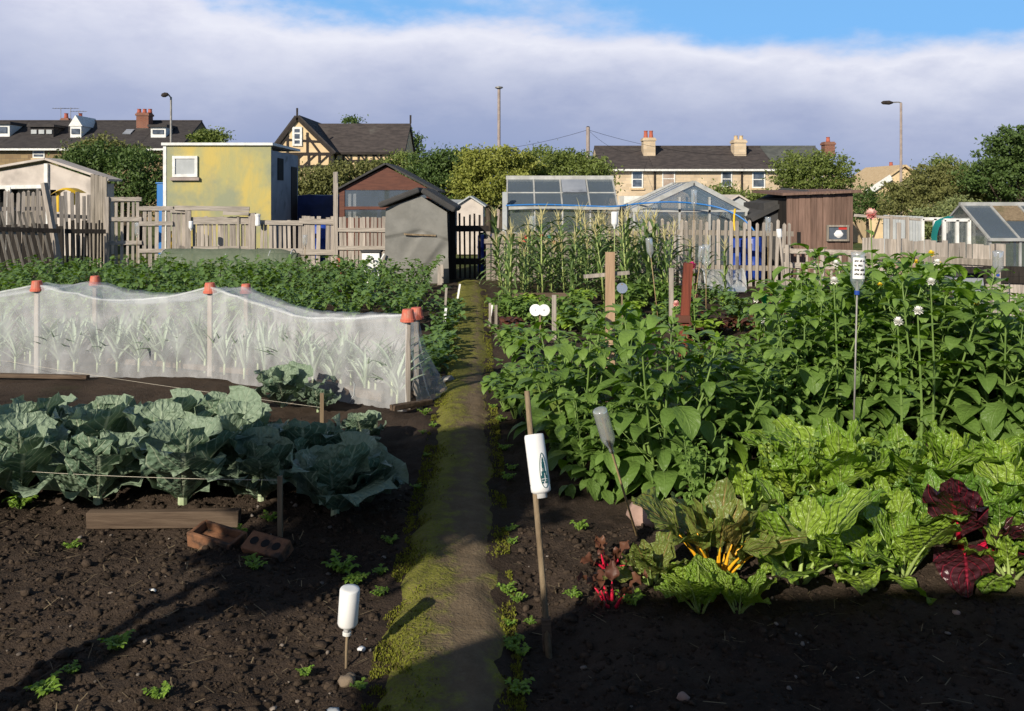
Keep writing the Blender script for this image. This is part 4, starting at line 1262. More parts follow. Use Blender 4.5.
Y = 19.6
x0, x1 = X(507, Y), X(618, Y, 195); Yr = Y + 1.15
zr_, ze = zat(178.5, Yr), zat(208, Y); xr1 = X(612, Yr)
org = ((x0 + x1) / 2, Yr, 0)
s = thing('greenhouse', 'long aluminium greenhouse whose glass roof slope faces the plots', 'greenhouse', org)
b = MB()
for k in range(5):
    xx = x0 + (x1 - x0) * k / 4
    bars(b, [((xx, Y, 0), (xx, Y, ze)), ((xx, Y, ze), (xx, Yr, zr_)), ((xx, Y + 2.3, 0), (xx, Y + 2.3, ze)), ((xx, Y + 2.3, ze), (xx, Yr, zr_))])
zm = (zr_ + ze) / 2
bars(b, [((x0, Y, ze - .55), (x1, Y, ze - .55)), ((x0, Y, .1), (x1, Y, .1)), ((x0, Y + 2.3, ze), (x1, Y + 2.3, ze)), ((x0, Y + .575, zm), (x1, Y + .575, zm))])
b.beam((x0 - .03, Y - .02, ze), (x1 + .03, Y - .02, ze), .07, .07)
b.beam((x0 - .03, Yr, zr_ + .02), (x1 + .03, Yr, zr_ + .02), .11, .09)
b.build('frame', M['alu'], s, org)
b = MB(); b.slab([(x0, Y, ze + .005), (x1, Y, ze + .005), (x1, Yr - .05, zr_ - .02), (x0, Yr - .05, zr_ - .02)], .006); b.build('roof_glass', M['dirty_glass'], s, org)
b = MB(); b.slab([(x1, Y + 2.3, ze + .005), (x0, Y + 2.3, ze + .005), (x0, Yr + .05, zr_ - .02), (x1, Yr + .05, zr_ - .02)], .006); b.build('roof_glass', M['dirty_glass'], s, org)
b = MB()
b.bx(x0, x1, Y - .004, Y + .004, .1, ze - .05); b.bx(x0, x1, Y + 2.296, Y + 2.304, .1, ze)
for xx in (x0, x1): b.prism([(Y, .1), (Y, ze), (Yr, zr_ - .03), (Y + 2.3, ze), (Y + 2.3, .1)], xx - .004, xx + .004, 'x')
b.build('wall_glass', M['glass'], s, org)
b = MB(); b.bx(x0 - .1, x0 - .0, Y - .12, Y - .04, .1, zat(192, Y)); b.build('downpipe', M['pale_sheet'], s, org)
b = MB(); k = x0 + (x1 - x0) * .5; q = x0 + (x1 - x0) * .75
b.slab([(k + .03, Y + .52, zm + .02), (q - .03, Y + .52, zm + .02), (q - .03, Yr - .1, zr_ - .02), (k + .03, Yr - .1, zr_ - .02)], .012); b.build('vent', M['blue_grey'], s, org)

Y = 18.6
xl, xr, xm = X(634, Y, 205), X(746, Y, 205), X(694, Y, 183)
za, ze = zat(182.5, Y), zat(211, Y); dep = 2.4
off = -.35
org = (xm, Y + 1.2, 0)
s = thing('greenhouse', 'gable fronted greenhouse with thick pale roof bars behind the palings', 'greenhouse', org)
b = MB()
for yy in (Y, Y + dep):
    bars(b, [((xl, yy, 0), (xl, yy, ze)), ((xr, yy, 0), (xr, yy, ze)), ((xm - .3, yy, 0), (xm - .3, yy, za - .3)), ((xm + .32, yy, 0), (xm + .32, yy, za - .3)), ((xl, yy, ze), (xr, yy, ze))], .045)
    b.beam((xl - .04, yy, ze), (xm, yy, za), .05, .09); b.beam((xr + .04, yy, ze), (xm, yy, za), .05, .09)
for k in range(1, 4):
    yy = Y + dep * k / 4; bars(b, [((xl, yy, ze), (xm, yy, za)), ((xr, yy, ze), (xm, yy, za)), ((xl, yy, 0), (xl, yy, ze)), ((xr, yy, 0), (xr, yy, ze))], .03)
bars(b, [((xl, Y, ze), (xl, Y + dep, ze)), ((xr, Y, ze), (xr, Y + dep, ze)), ((xm, Y, za), (xm, Y + dep, za)), ((xl, Y, .08), (xr, Y, .08))], .05)
b.build('frame', M['alu'], s, org)
b = MB(); b.prism([(xl, .1), (xl, ze), (xm, za - .03), (xr, ze), (xr, .1)], Y + .02, Y + .028, 'y'); b.prism([(xl, .1), (xl, ze), (xm, za - .03), (xr, ze), (xr, .1)], Y + dep - .028, Y + dep - .02, 'y')
b.bx(xl - .004, xl + .004, Y + .03, Y + dep - .03, .1, ze); b.bx(xr - .004, xr + .004, Y + .03, Y + dep - .03, .1, ze); b.build('wall_glass', M['glass'], s, org)
b = MB(); b.slab([(xl, Y + .03, ze), (xm, Y + .03, za), (xm, Y + dep - .03, za), (xl, Y + dep - .03, ze)][::-1], .006); b.slab([(xm, Y + .03, za), (xr, Y + .03, ze), (xr, Y + dep - .03, ze), (xm, Y + dep - .03, za)][::-1], .006); b.build('roof_glass', M['dirty_glass'], s, org)

# glazed frame, right edge
Y = 14.6
x0, x1 = X(990, Y, 240), X(1110, Y, 240); Yr = Y + .95
ze, zr_ = zat(239.5, Y), zat(204.5, Yr)
org = ((x0 + x1) / 2, Yr, 0)
s = thing('small_greenhouse', 'low greenhouse with blue grey roof panes rising over the pale fence', 'greenhouse', org)
b = MB()
for k in range(5):
    xx = x0 + (x1 - x0) * k / 4; bars(b, [((xx, Y, ze), (xx, Yr, zr_)), ((xx, Y, 0), (xx, Y, ze)), ((xx, Y + 1.9, ze), (xx, Yr, zr_)), ((xx, Y + 1.9, 0), (xx, Y + 1.9, ze))], .035)
b.beam((x0 - .02, Yr, zr_ + .01), (x1, Yr, zr_ + .01), .07, .06); b.beam((x0 - .04, Y - .03, ze), (x1, Y - .03, ze), .06, .05); b.beam((x0, Y + 1.9, ze), (x1, Y + 1.9, ze), .06, .05)
b.beam((x0, Yr - .3, 0), (x0, Yr - .3, zr_ - .3), .04, .04); b.beam((x0, Yr + .4, 0), (x0, Yr + .4, zr_ - .3), .04, .04)
b.build('frame', M['alu'], s, org)
b = MB(); b.slab([(x0, Y, ze + .01), (x1, Y, ze + .01), (x1, Yr, zr_), (x0, Yr, zr_)], .006); b.slab([(x1, Y + 1.9, ze + .01), (x0, Y + 1.9, ze + .01), (x0, Yr, zr_), (x1, Yr, zr_)], .006); b.build('roof_glass', M['dirty_glass'], s, org)
b = MB(); b.bx(x0, x1, Y - .003, Y + .003, 0, ze); b.prism([(Y, 0), (Y, ze), (Yr, zr_ - .02), (Y + 1.9, ze), (Y + 1.9, 0)], x0 - .003, x0 + .003, 'x'); b.build('wall_glass', M['glass'], s, org)
b = MB(); q = x0 + (x1 - x0) * .25; q2 = x0 + (x1 - x0) * .5
b.slab([(q + .03, Y + .47, (ze + zr_) / 2 + .02), (q2 - .03, Y + .47, (ze + zr_) / 2 + .02), (q2 - .03, Yr - .05, zr_ - .02), (q + .03, Yr - .05, zr_ - .02)], .012); b.build('shading_panel', M['stake'], s, org)
# door lean-to with teal sheet next to it
Y = 15.2
x0, x1 = X(944, Y, 225), X(969, Y, 225)
org = ((x0 + x1) / 2, Y, 0)
s = thing('cold_frame', 'upright white framed glazed box draped with a teal sheet', 'cold frame', org)
b = MB(); zt = zat(220, Y)
for xx in (x0, X(957, Y), x1): b.beam((xx, Y, 0), (xx, Y, zt), .05, .05); b.beam((xx, Y + .8, 0), (xx, Y + .8, zt), .05, .05)
b.beam((x0, Y, zt), (x1, Y, zt), .05, .05); b.beam((x0, Y + .8, zt), (x1, Y + .8, zt), .05, .05); b.build('frame', M['white_paint'], s, org)
b = MB(); b.bx(x0, x1, Y + .02, Y + .03, 0, zt); b.build('glazing', M['glass'], s, org)
b = MB(); vs = []; nu = 14
prof = [(x0 - .11, zat(240, Y) - .5), (x0 - .10, zat(236, Y)), (x0 - .07, zat(228, Y)), (x0 - .02, zat(222, Y)), (x0 + .05, zt + .01), (x0 + .2, zt + .05)]
for yy in [Y + .03 + .22 * i / 9 for i in range(10)]:
    for (px_, pz_) in prof: vs.append((px_ + .03 * noise.noise(Vector((px_ * 5, yy * 5, 1))), yy, pz_ + .03 * noise.noise(Vector((px_ * 5, yy * 5, 4)))))
n = len(prof); b.add(vs, [(j * n + i, j * n + i + 1, (j + 1) * n + i + 1, (j + 1) * n + i) for j in range(9) for i in range(n - 1)]); b.build('teal_sheet', M['teal'], s, org, smooth=True)

# pale sheet panel beyond the rail
Y = 19.0
o = MB(); xa, xb_ = X(884, Y), X(924, Y); n = 14
for k in range(n):
    u0, u1 = xa + (xb_ - xa) * k / n, xa + (xb_ - xa) * (k + 1) / n
    o.bx(u0, u1, Y + .03 * (k % 2), Y + .05 + .03 * (k % 2), 0, zat(215 + 1.5 * k / n, Y))
tag(o.build('sheet_panel', M['pale_sheet']), 'ribbed pale grey sheet panel beyond the pink flower', 'panel')

# ------------------------------------------------------------------ fences
def fence(name, label, px0, px1, Y0, Y1, top0, top1, n, frac=.6, rails=(), posts=(), m='pale_wood', rm='pale_wood_x', lean=0.0, jit=.02, bot=None, point=False, group='fences around the plots', rail_h=.09, gaps=None, skip=()):
    """upright palings between two picture columns; tops given as picture rows; rails and posts are parts"""
    A = at(px0, top0, Y0); B = at(px1, top1, Y1)
    org = ((A.x + B.x) / 2, (A.y + B.y) / 2, 0)
    o = thing(name, label, 'fence', org, 0, group)
    d = Vector((B.x - A.x, B.y - A.y, 0)); L = d.length; d.normalize()
    nr = Vector((d.y, -d.x, 0))
    b = MB()
    for k in range(n):
        if k in skip: continue
        u = (k + .5) / n
        p = Vector((A.x, A.y, 0)) + d * (u * L)
        zt = A.z + (B.z - A.z) * u + rnd.uniform(-jit, jit)
        w = L / n * frac * rnd.uniform(.85, 1.1)
        z0 = (bot if bot is not None else -.05)
        tl = lean + rnd.uniform(-.022, .022)
        q0 = p + Vector((0, 0, z0)) + nr * .011; q1 = p + d * (-tl * (zt - z0)) + Vector((0, 0, zt)) + nr * (.011 + rnd.uniform(-.006, .006))
        if point:
            b.beam(q0, q1 - Vector((0, 0, w * .6)), w, .02, up=nr)
            b.add([q1 - Vector((0, 0, w * .6)) + d * s_ * w / 2 + nr * t_ * .01 for s_ in (-1, 1) for t_ in (-1, 1)] + [q1 + nr * .01, q1 - nr * .01], [(0, 1, 5), (2, 3, 4), (0, 2, 4), (1, 3, 5), (0, 1, 3, 2)])
        else:
            b.beam(q0, q1, w, .02, up=nr)
    if n: b.build('palings', M[m], o, org)
    for fr, side in rails:
        z0 = A.z * fr; z1 = B.z * fr
        r = MB(); off = nr * (.045 if side > 0 else -.03)
        r.beam(Vector((A.x, A.y, z0)) + off - d * .03, Vector((B.x, B.y, z1)) + off + d * .03, .04, rail_h, jit=.006)
        r.build('rail', M[rm], o, org)
    for u, ph, w in posts:
        r = MB(); p = Vector((A.x, A.y, 0)) + d * (u * L) + nr * .075
        r.beam(p - Vector((0, 0, .2)), p + Vector((0, 0, (A.z + (B.z - A.z) * u) * ph)), w, w, up=nr, jit=.005)
        r.build('post', M[m], o, org)
    return o


fence('paling_fence', 'dark palings leaning over to the side, nearest the picture edge', -30, 58, 17.6, 18.6, 208, 214, 12, .34, [(.72, 1)], (), 'grey_wood', 'dark_wood', lean=.22, jit=.03)
fence('paling_fence', 'upright weathered palings in front of the pale shed bay', -8, 52, 21, 21.5, 190, 190, 13, .72, [(.75, -1)], (), 'pale_wood', 'pale_wood_x', jit=.05, point=True)
fence('paling_fence', 'uneven old palings below the yellow plastic hood', 54, 92, 20.5, 21, 193, 197, 7, .75, [(.7, -1)], (), 'pale_wood', 'pale_wood_x', jit=.09, lean=.02)
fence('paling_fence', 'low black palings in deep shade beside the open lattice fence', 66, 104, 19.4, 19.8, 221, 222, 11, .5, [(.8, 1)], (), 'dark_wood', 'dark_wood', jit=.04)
fence('board_fence', 'low dark boards added as painted shade behind the tilted palings', -20, 64, 20.4, 20.4, 224, 226, 16, .94, [], [], 'dark_wood', 'dark_wood', jit=.05)  # dark backing added in place of the deep shade behind the leaning palings
fence('lattice_fence', 'tall lattice pallet with four open slots at the start of the long fence', 108, 141, 20.2, 20.3, 197, 197, 6, .52, [(.97, 1), (.69, 1), (.36, 1)], [(.0, 1.0, .09)], jit=.004)
fence('lattice_fence', 'lower open slatted fence with dark gaps and a yellow scrap behind', 141, 172, 20.3, 20.4, 206, 206, 5, .55, [(.96, 1), (.72, 1), (.28, 1)], [], jit=.004)
fence('board_fence', 'close boarded gate section between two wide posts, under the yellow hut window', 172, 190, 20.4, 20.5, 206.5, 207, 4, .93, [(.93, 1), (.28, 1)], [(.92, 1.0, .12)])
fence('board_fence', 'close boarded fence with wide top rail, below the yellow wall', 193, 253, 20.5, 20.6, 217, 217, 15, .88, [(.93, 1), (.35, 1)], [(.77, 1.0, .05), (1.0, 1.08, .15)], rail_h=.16)
o = MB(); o.beam((X(174, 20.3), 20.36, zat(207, 20.3) - .02), (X(250, 20.5), 20.45, zat(209, 20.5)), .05, .1, jit=.01); o.beam((X(222, 20.3), 20.4, zat(211, 20.3) - .04), (X(250, 20.5), 20.42, zat(212, 20.5) - .04), .05, .08, jit=.01)
tag(o.build('loose_rail', M['pale_wood_x']), 'long loose rail lying along the boarded fence tops below the yellow wall', 'rail')
fence('paling_fence', 'open palings with one top rail between the white wrapped post and the higher board', 259, 302, 20.6, 20.6, 220.5, 221, 9, .62, [(.96, 1), (.36, 1)], [], rail_h=.1)
fence('board_fence', 'wide boards with two open gaps showing a blue drum', 301, 335, 20.6, 20.6, 216, 217, 7, .86, [(.9, 1), (.30, 1), (.02, 1)], [(1.04, 1.9, .09)], skip=(4,), rail_h=.12)
fence('paling_fence', 'close palings under the summerhouse glass, beside the grey tarpaulin', 340, 389, 20.3, 20.2, 217, 217, 13, .84, [(.75, 1), (.40, 1)], [], jit=.015)
fence('picket_gate', 'black picket gate closing the end of the path', 453, 487, 18.2, 18.2, 215, 215, 7, .42, [(.78, 1), (.25, 1)], [(0, 1.08, .12)], 'dark_wood', 'dark_wood', jit=.04, rail_h=.12)
fence('paling_fence', 'brown palings low behind the sweetcorn, with coloured scraps hung on them', 486, 640, 17.9, 17.6, 232, 230, 30, .85, [(.8, 1)], [], 'grey_wood', 'grey_wood', jit=.03)
fence('picket_fence', 'pale spaced palings in front of the blue drums', 640, 792, 17.0, 16.6, 219, 221, 24, .52, [(.80, -1), (.25, -1)], [], 'pale_wood', 'grey_wood', jit=.035, point=True, lean=-.01)
fence('paling_fence', 'old bleached boards across to the brown shed window', 786, 862, 16.2, 15.6, 250, 252, 9, .3, [(.98, 1), (.6, 1), (.2, 1)], [(.03, 1.15, .07), (.5, 1.1, .07)], 'pale_wood', 'pale_wood_x', jit=.03)
fence('board_fence', 'sunlit pale board fence in front of the glazed frame', 862, 1002, 13.6, 13.0, 237, 245, 24, .93, [(.72, 1)], [(.27, 1.25, .06), (.98, 1.02, .12)], 'pale_wood', 'grey_wood', jit=.02, bot=zat(272, 13.3))
fence('board_fence', 'low bleached boards below the shelf rail at the far edge', 985, 1070, 12.2, 12.0, 268, 270, 7, .9, [(.95, 1), (.80, 1)], [(.1, 1.0, .1)], 'pale_wood', 'dark_wood', jit=.01, rail_h=.13)
fence('rail_fence', 'thin rail and posts in front of the ribbed pale panel', 855, 955, 17.6, 17.2, 213, 220, 0, 1, [(.97, 1)], [(.36, 1.0, .05), (.52, 1.0, .06)], 'pale_wood', 'pale_wood_x', rail_h=.05)
# posts and braces on their own
def post(name, label, p0, p1, w, h, m, cat='post', group=None):
    b = MB(); b.beam(p0, p1, w, h, jit=.004); return tag(b.build(name, M[m]), label, cat, group)
b = MB()
for k in range(4):
    xx = X(93 + k * 4, 20.6); b.beam((xx, 20.6 + .02 * (k % 2), -.1), (xx, 20.6, zat(174 + k, 20.6)), .088, .05)
tag(b.build('board_cluster', M['grey_wood']), 'tall cluster of dark upright boards at the corner of the long fence', 'boards')
post('leaning_post', 'stout dark topped post leaning between the tilted palings', (X(62, 19), 19, -.1), (X(46.5, 19.2), 19.1, zat(183, 19)), .11, .09, 'pale_wood')
post('slim_post', 'thin pale post with a white cap standing taller than the boards', (X(336, 20.4), 20.4, -.1), (X(336, 20.4), 20.4, zat(183, 20.4)), .09, .06, 'pale_wood')
# hood of yellow plastic behind the palings
b = MB(); xa, xb_ = X(50, 22), X(77, 22); vs = []
for i in range(11):
    for j in range(5):
        u = i / 10; x = xa + (xb_ - xa) * u
        vs.append((x, 22 + .5 * j / 4, zat(193, 22) + .13 * math.sin(math.pi * u) - .05 * (j == 0)))
b.add(vs, [(i * 5 + j, i * 5 + j + 1, (i + 1) * 5 + j + 1, (i + 1) * 5 + j) for i in range(10) for j in range(4)])
b.bx(xa + .1, xa + .16, 22.1, 22.2, zat(212, 22), zat(191, 22)); b.bx(xb_ - .2, xb_ - .14, 22.1, 22.2, zat(205, 22), zat(191, 22))
tag(b.build('plastic_hood', M['yellow_plastic'], smooth=False), 'curved bright yellow plastic hood behind uneven palings', 'hood')
b = MB(); b.lathe([(.10, .35), (.11, .36), (.08, .75), (.03, .80)], 10, Matrix.Translation((X(171, 21.2), 21.2, 0))); b.lathe([(.11, 0), (.11, .355)], 10, Matrix.Translation((X(171, 21.2), 21.2, 0)))
tag(b.build('yellow_bucket', M['yellow_plastic'], smooth=True), 'small yellow cone seen through a gap of the slatted fence', 'cone')
o = thing('rail_bucket', 'white topped wrapped post cap beside the open palings', 'post cap', (X(257.5, 20.4), 20.42, zat(226, 20.4)))
b = MB(); b.lathe([(.05, 0), (.06, .02), (.055, .2), (.07, .26), (.02, .28)], 10); b.build('wrap', M['white'], o)

# drums
def drum(label, x, y, h, r, m, group, name='water_drum'):
    o = thing(name, label, 'drum', (x, y, 0), 0, group)
    b = MB(); b.lathe([(r * .93, 0), (r, .04), (r, h * .3), (r * 1.04, h * .32), (r * 1.04, h * .36), (r, h * .38), (r, h * .62), (r * 1.04, h * .64), (r * 1.04, h * .68), (r, h * .7), (r, h * .94), (r * .9, h)], 24); b.build('body', m, o, smooth=True)
    b = MB(); b.lathe([(r * .84, h + .003), (r * .84, h + .03), (r * .3, h + .035)], 24); b.build('lid', M['dark'], o)
    return o
G = 'blue plastic drums behind the fences'
drum('blue plastic drum behind pale palings, the one nearer the greenhouse', X(740, 17.5), 17.6, zat(238, 17.6), .19, M['blue_plastic'], G)
drum('blue plastic drum behind pale palings, the one nearer the brown shed', X(755.5, 17.5), 17.7, zat(237, 17.6), .18, M['blue_plastic'], G)
drum('blue drum glimpsed through open gaps of the boards by the summerhouse', X(322, 21.4), 21.4, .95, .28, M['blue_plastic'], G)
drum('dark blue drum behind the black picket gate', X(488, 19.2), 19.2, zat(234, 19.2), .22, M['blue_plastic'], G)
# white bin with dark marks
o = thing('white_bin', 'white bin with black marks and dark lid against the grey tarpaulin', 'bin', (X(372, 17.2, 262), 17.2, 0))
b = MB(); b.prism([(-.17, -.15), (.17, -.15), (.17, .15), (-.17, .15)], .02, zat(252.5, 17.2), 'z'); b.build('body', M['white'], o, bevel=.02)
zt = zat(252.5, 17.2); b = MB(); b.bx(-.19, .19, -.17, .17, zt + .003, zt + .045); b.build('lid', M['felt'], o, bevel=.01)
b = MB()
for dx, dz, w_, h_ in ((-.07, -.12, .05, .03), (.03, -.11, .06, .04), (-.02, -.17, .04, .025), (.06, -.16, .03, .05), (-.03, -.09, .09, .012)): b.bx(dx - w_ / 2, dx + w_ / 2, -.156, -.149, zt + dz - h_ / 2, zt + dz + h_ / 2)
b.build('mark', M['ink'], o)
b = MB(); b.beam((X(367, 16.7), 16.7, .0), (X(384, 16.9), 16.95, zat(254, 16.9)), .035, .02)
tag(b.build('loose_lath', M['white_paint']), 'thin pale lath leaning on the white bin', 'lath')
b = MB(); b.box((X(340, 17.6), 17.6, .37), (.12, .1, .09)); b.box((X(340, 17.6), 17.6, .16), (.05, .05, .33))
tag(b.build('orange_block', M['pot']), 'orange clay block on a stub by the low boards', 'block')
# green netted tunnel behind the potatoes
b = MB(); xa, xb_ = X(151, 18.4), X(297, 18.4); vs = []; nu, nv = 40, 12
for i in range(nu):
    u = i / (nu - 1); x = xa + (xb_ - xa) * u; e = sst(u, 0, .10) * (1 - .25 * sst(u, .85, 1))
    for j in range(nv):
        a = math.pi * j / (nv - 1)
        vs.append((x, 18.5 - .45 * math.cos(a), .55 * (.35 + .65 * e) * math.sin(a) + .03 * noise.noise(Vector((x * 2.5, j * .5, 2)))))
b.add(vs, [(i * nv + j, i * nv + j + 1, (i + 1) * nv + j + 1, (i + 1) * nv + j) for i in range(nu - 1) for j in range(nv - 1)])
o = thing('netting_tunnel', 'low rounded tunnel of green crop net in front of the boarded fence', 'crop tunnel', ((xa + xb_) / 2, 18.5, 0))
b.build('net', M['green_net'], o, o.location, smooth=True)
b = MB()
for k in range(7):
    x = xa + .25 + (xb_ - xa - .35) * k / 6; b.tube([(x, 18.5 - .44 * math.cos(math.pi * j / 10), .53 * math.sin(math.pi * j / 10)) for j in range(11)], .012, 6)
b.build('hoop', M['pale_sheet'], o, o.location)
# clear film cloche on the far bed, right
b = MB(); xa, xb_ = X(702, 15.3), X(742, 15.3); vs = []; nu, nv = 12, 11
for i in range(nu):
    for j in range(nv):
        a = math.pi * j / (nv - 1); vs.append((xa + (xb_ - xa) * i / (nu - 1), 15.3 - .28 * math.cos(a), .03 + .36 * math.sin(a)))
b.add(vs, [(i * nv + j, i * nv + j + 1, (i + 1) * nv + j + 1, (i + 1) * nv + j) for i in range(nu - 1) for j in range(nv - 1)])
o = thing('cloche', 'small clear plastic tunnel cloche before the palings', 'cloche', ((xa + xb_) / 2, 15.3, 0))
b.build('film', M['film'], o, o.location, smooth=True)
for x in (xa, xb_):
    b = MB(); b.tube([(x, 15.3 - .285 * math.cos(math.pi * j / 12), .03 + .365 * math.sin(math.pi * j / 12)) for j in range(13)], .012, 6); b.build('rim', M['pale_sheet'], o, o.location)
# blue pipe strung over the greenhouses, yellow pipe
pts = [at(px, py, yy) for px, py, yy in ((506, 205.5, 19.35), (540, 204.5, 19.35), (575, 205.5, 19.35), (612, 206.5, 19.2), (640, 203.5, 18.5), (668, 202, 18.3), (695, 203.5, 18.3), (720, 208, 18.2), (740, 217, 18.0), (752, 228, 17.9), (757, 237, 17.85))]
def spline(pts, n=5):
    out = []
    for i in range(len(pts) - 1):
        p0, p1, p2, p3 = pts[max(i - 1, 0)], pts[i], pts[i + 1], pts[min(i + 2, len(pts) - 1)]
        for k in range(n):
            t_ = k / n; out.append(.5 * ((2 * p1) + (p2 - p0) * t_ + (2 * p0 - 5 * p1 + 4 * p2 - p3) * t_ ** 2 + (3 * p1 - p0 - 3 * p2 + p3) * t_ ** 3))
    return out + [pts[-1]]
b = MB(); b.tube(spline(pts), .017, 8)
tag(b.build('water_pipe', M['blue_pipe'], smooth=True), 'bright blue pipe running across both greenhouses to the drums', 'pipe')
b = MB(); b.tube(spline([at(735, 209, 18.1), at(734, 222, 18.0), at(736, 240, 17.9), at(737, 246, 17.85)]), .022, 8)
tag(b.build('water_pipe', M['yellow_plastic'], smooth=True), 'short yellow pipe hanging above the blue drums', 'pipe')
# boulders and bin by the right fence
for px, py, r, lab in ((908, 262, .16, 'pinkish boulder, the upper of two on the right fence bank'), (909, 277, .2, 'pinkish boulder, the lower of two on the right fence bank'), (893, 267, .11, 'small grey pink boulder beside the two big ones')):
    p = at(px, py, 12.6); b = MB()
    b.lathe([(r * .5, -r * .75), (r * .95, -r * .4), (r * 1.15, 0), (r * .85, r * .45), (r * .3, r * .62)], 12, Matrix.Translation(p) @ Matrix.Rotation(rnd.random(), 4, 'Y'))
    b.v = [tuple(Vector(v) * 1.0 + Vector((noise.noise(Vector(v) * 6), noise.noise(Vector(v) * 6 + Vector((3, 0, 0))), noise.noise(Vector(v) * 6 + Vector((0, 3, 0))))) * r * .3) for v in b.v]
    tag(b.build('boulder', M['pink_rock'], smooth=True), lab, 'boulder', 'boulders on the right fence bank')
b = MB(); zt = zat(287, 12.6); b.prism([(X(874, 13), -.2), (X(934, 13), -.2), (X(928, 13), zt), (X(880, 13), zt)], 12.3, 13.2, 'y')
tag(b.build('earth_bank', M['soil']), kind='structure')
o = thing('water_tank', 'grey blue water tank under the shelf rail', 'water tank', (X(978, 12.4), 12.6, 0))
b = MB(); b.bx(-.35, .3, -.3, .3, 0, zat(276, 12.4)); b.build('body', M['blue_grey'], o, bevel=.03)
b = MB(); b.bx(-.37, .32, -.32, .32, zat(276, 12.4) + .003, zat(273, 12.4)); b.build('rim', M['felt'], o)
b = MB(); b.bx(X(948, 12.6), X(992, 12.6), 12.15, 12.35, zat(272, 12.3), zat(267, 12.3))
tag(b.build('shelf_board', M['dark_wood']), 'dark horizontal shelf board over the grey blue tank', 'shelf')
# little coloured scraps hung on the fence behind the corn
for px, py, mm, lab in ((527, 237, 'white_red', 'red scrap'), (541, 236, 'white_red', 'crimson scrap'), (550, 236.5, 'teal', 'teal scrap'), (554, 242, 'orange', 'orange scrap'), (524, 242, 'orange', 'orange red scrap')):
    p = at(px, py, 17.7); b = MB(); b.lathe([(.0, -.035), (.05, -.03), (.055, .02), (.02, .035)], 10, Matrix.Translation(p))
    lab2 = {'red scrap': 'red pot hung on the fence behind the corn tassels, nearest the greenhouse end', 'crimson scrap': 'red pot hung between the teal pot and the greenhouse end', 'teal scrap': 'teal pot hung on the fence behind the corn', 'orange scrap': 'orange pot hung just below the teal pot', 'orange red scrap': 'orange pot hung lowest, under the first red pot'}[lab]
    tag(b.build('hanging_pot', M[mm]), lab2, 'pot', 'pots hung on the fence behind the corn')

# ------------------------------------------------------------------ added blocker in shed form behind the camera, shaped to shade the foreground
org = (1.0, -2.2, 0)
s = thing('added_shade_shed', 'unseen shed form added behind the viewpoint to shade the foreground', 'shed', org)
b = MB(); b.bx(-2.2, 4.2, -3.4, -1.0, 0, 2.25); b.build('wall', M['brown_board'], s, org)
b = MB(); b.prism([(-2.75, 2.15), (-2.3, 2.52), (-1.9, 2.57), (-1.4, 2.55), (-.9, 2.60), (-.5, 2.57), (-.1, 2.61), (.3, 2.58), (.6, 2.53), (.9, 2.59), (4.3, 2.6), (4.3, 2.3), (-2.6, 2.05)], -3.6, -.8, 'y'); b.build('roof', M['felt'], s, org)
# added unseen tree: its crown lobes are placed to shade cabbages and path
tree('added_shade_tree', 'unseen tree added beside the bare bed to shade the cabbages and path', 'tree', -2.85, .75, 0,
     [(0, .0, 2.48, .5, .5, .40), (-.28, .1, 2.62, .62, .55, .42), (-.1, -.2, 2.14, .36, .36, .25)], M['tree_mid'], nclump=340, nleaf=46, ls=.05, spread=.075, seed=77)

# pale outbuildings glimpsed beyond the black gate
Y = 25.0
x0, x1, xm = X(457, Y), X(483, Y), X(470, Y)
s = thing('small_shed', 'small weathered white shed seen over the black gate', 'shed', (xm, Y + .8, 0))
b = MB(); b.prism([(x0, 0), (x0, zat(206, Y)), (xm, zat(198, Y)), (x1, zat(206, Y)), (x1, 0)], Y, Y + 1.6, 'y'); b.build('wall', M['corrugated'], s, (xm, Y + .8, 0))
b = MB(); b.slab([(x0 - .06, Y - .08, zat(207, Y)), (xm, Y - .08, zat(197, Y)), (xm, Y + 1.7, zat(197, Y)), (x0 - .06, Y + 1.7, zat(207, Y))][::-1], .04)
b.slab([(xm, Y - .08, zat(197, Y)), (x1 + .06, Y - .08, zat(207, Y)), (x1 + .06, Y + 1.7, zat(207, Y)), (xm, Y + 1.7, zat(197, Y))][::-1], .04); b.build('roof', M['pale_sheet'], s, (xm, Y + .8, 0))
Y = 28.0
o = MB(); o.bx(X(440, Y), X(470, Y), Y, Y + 1.2, 0, zat(204, Y)); o.slab([(X(437, Y), Y - .15, zat(203, Y)), (X(473, Y), Y - .15, zat(203.5, Y)), (X(473, Y), Y + 1.3, zat(200, Y)), (X(437, Y), Y + 1.3, zat(199.5, Y))], .06)
tag(o.build('flat_roofed_store', M['pale_sheet']), 'low flat roofed white store just right of the grey tarpaulin shed roof', 'store')
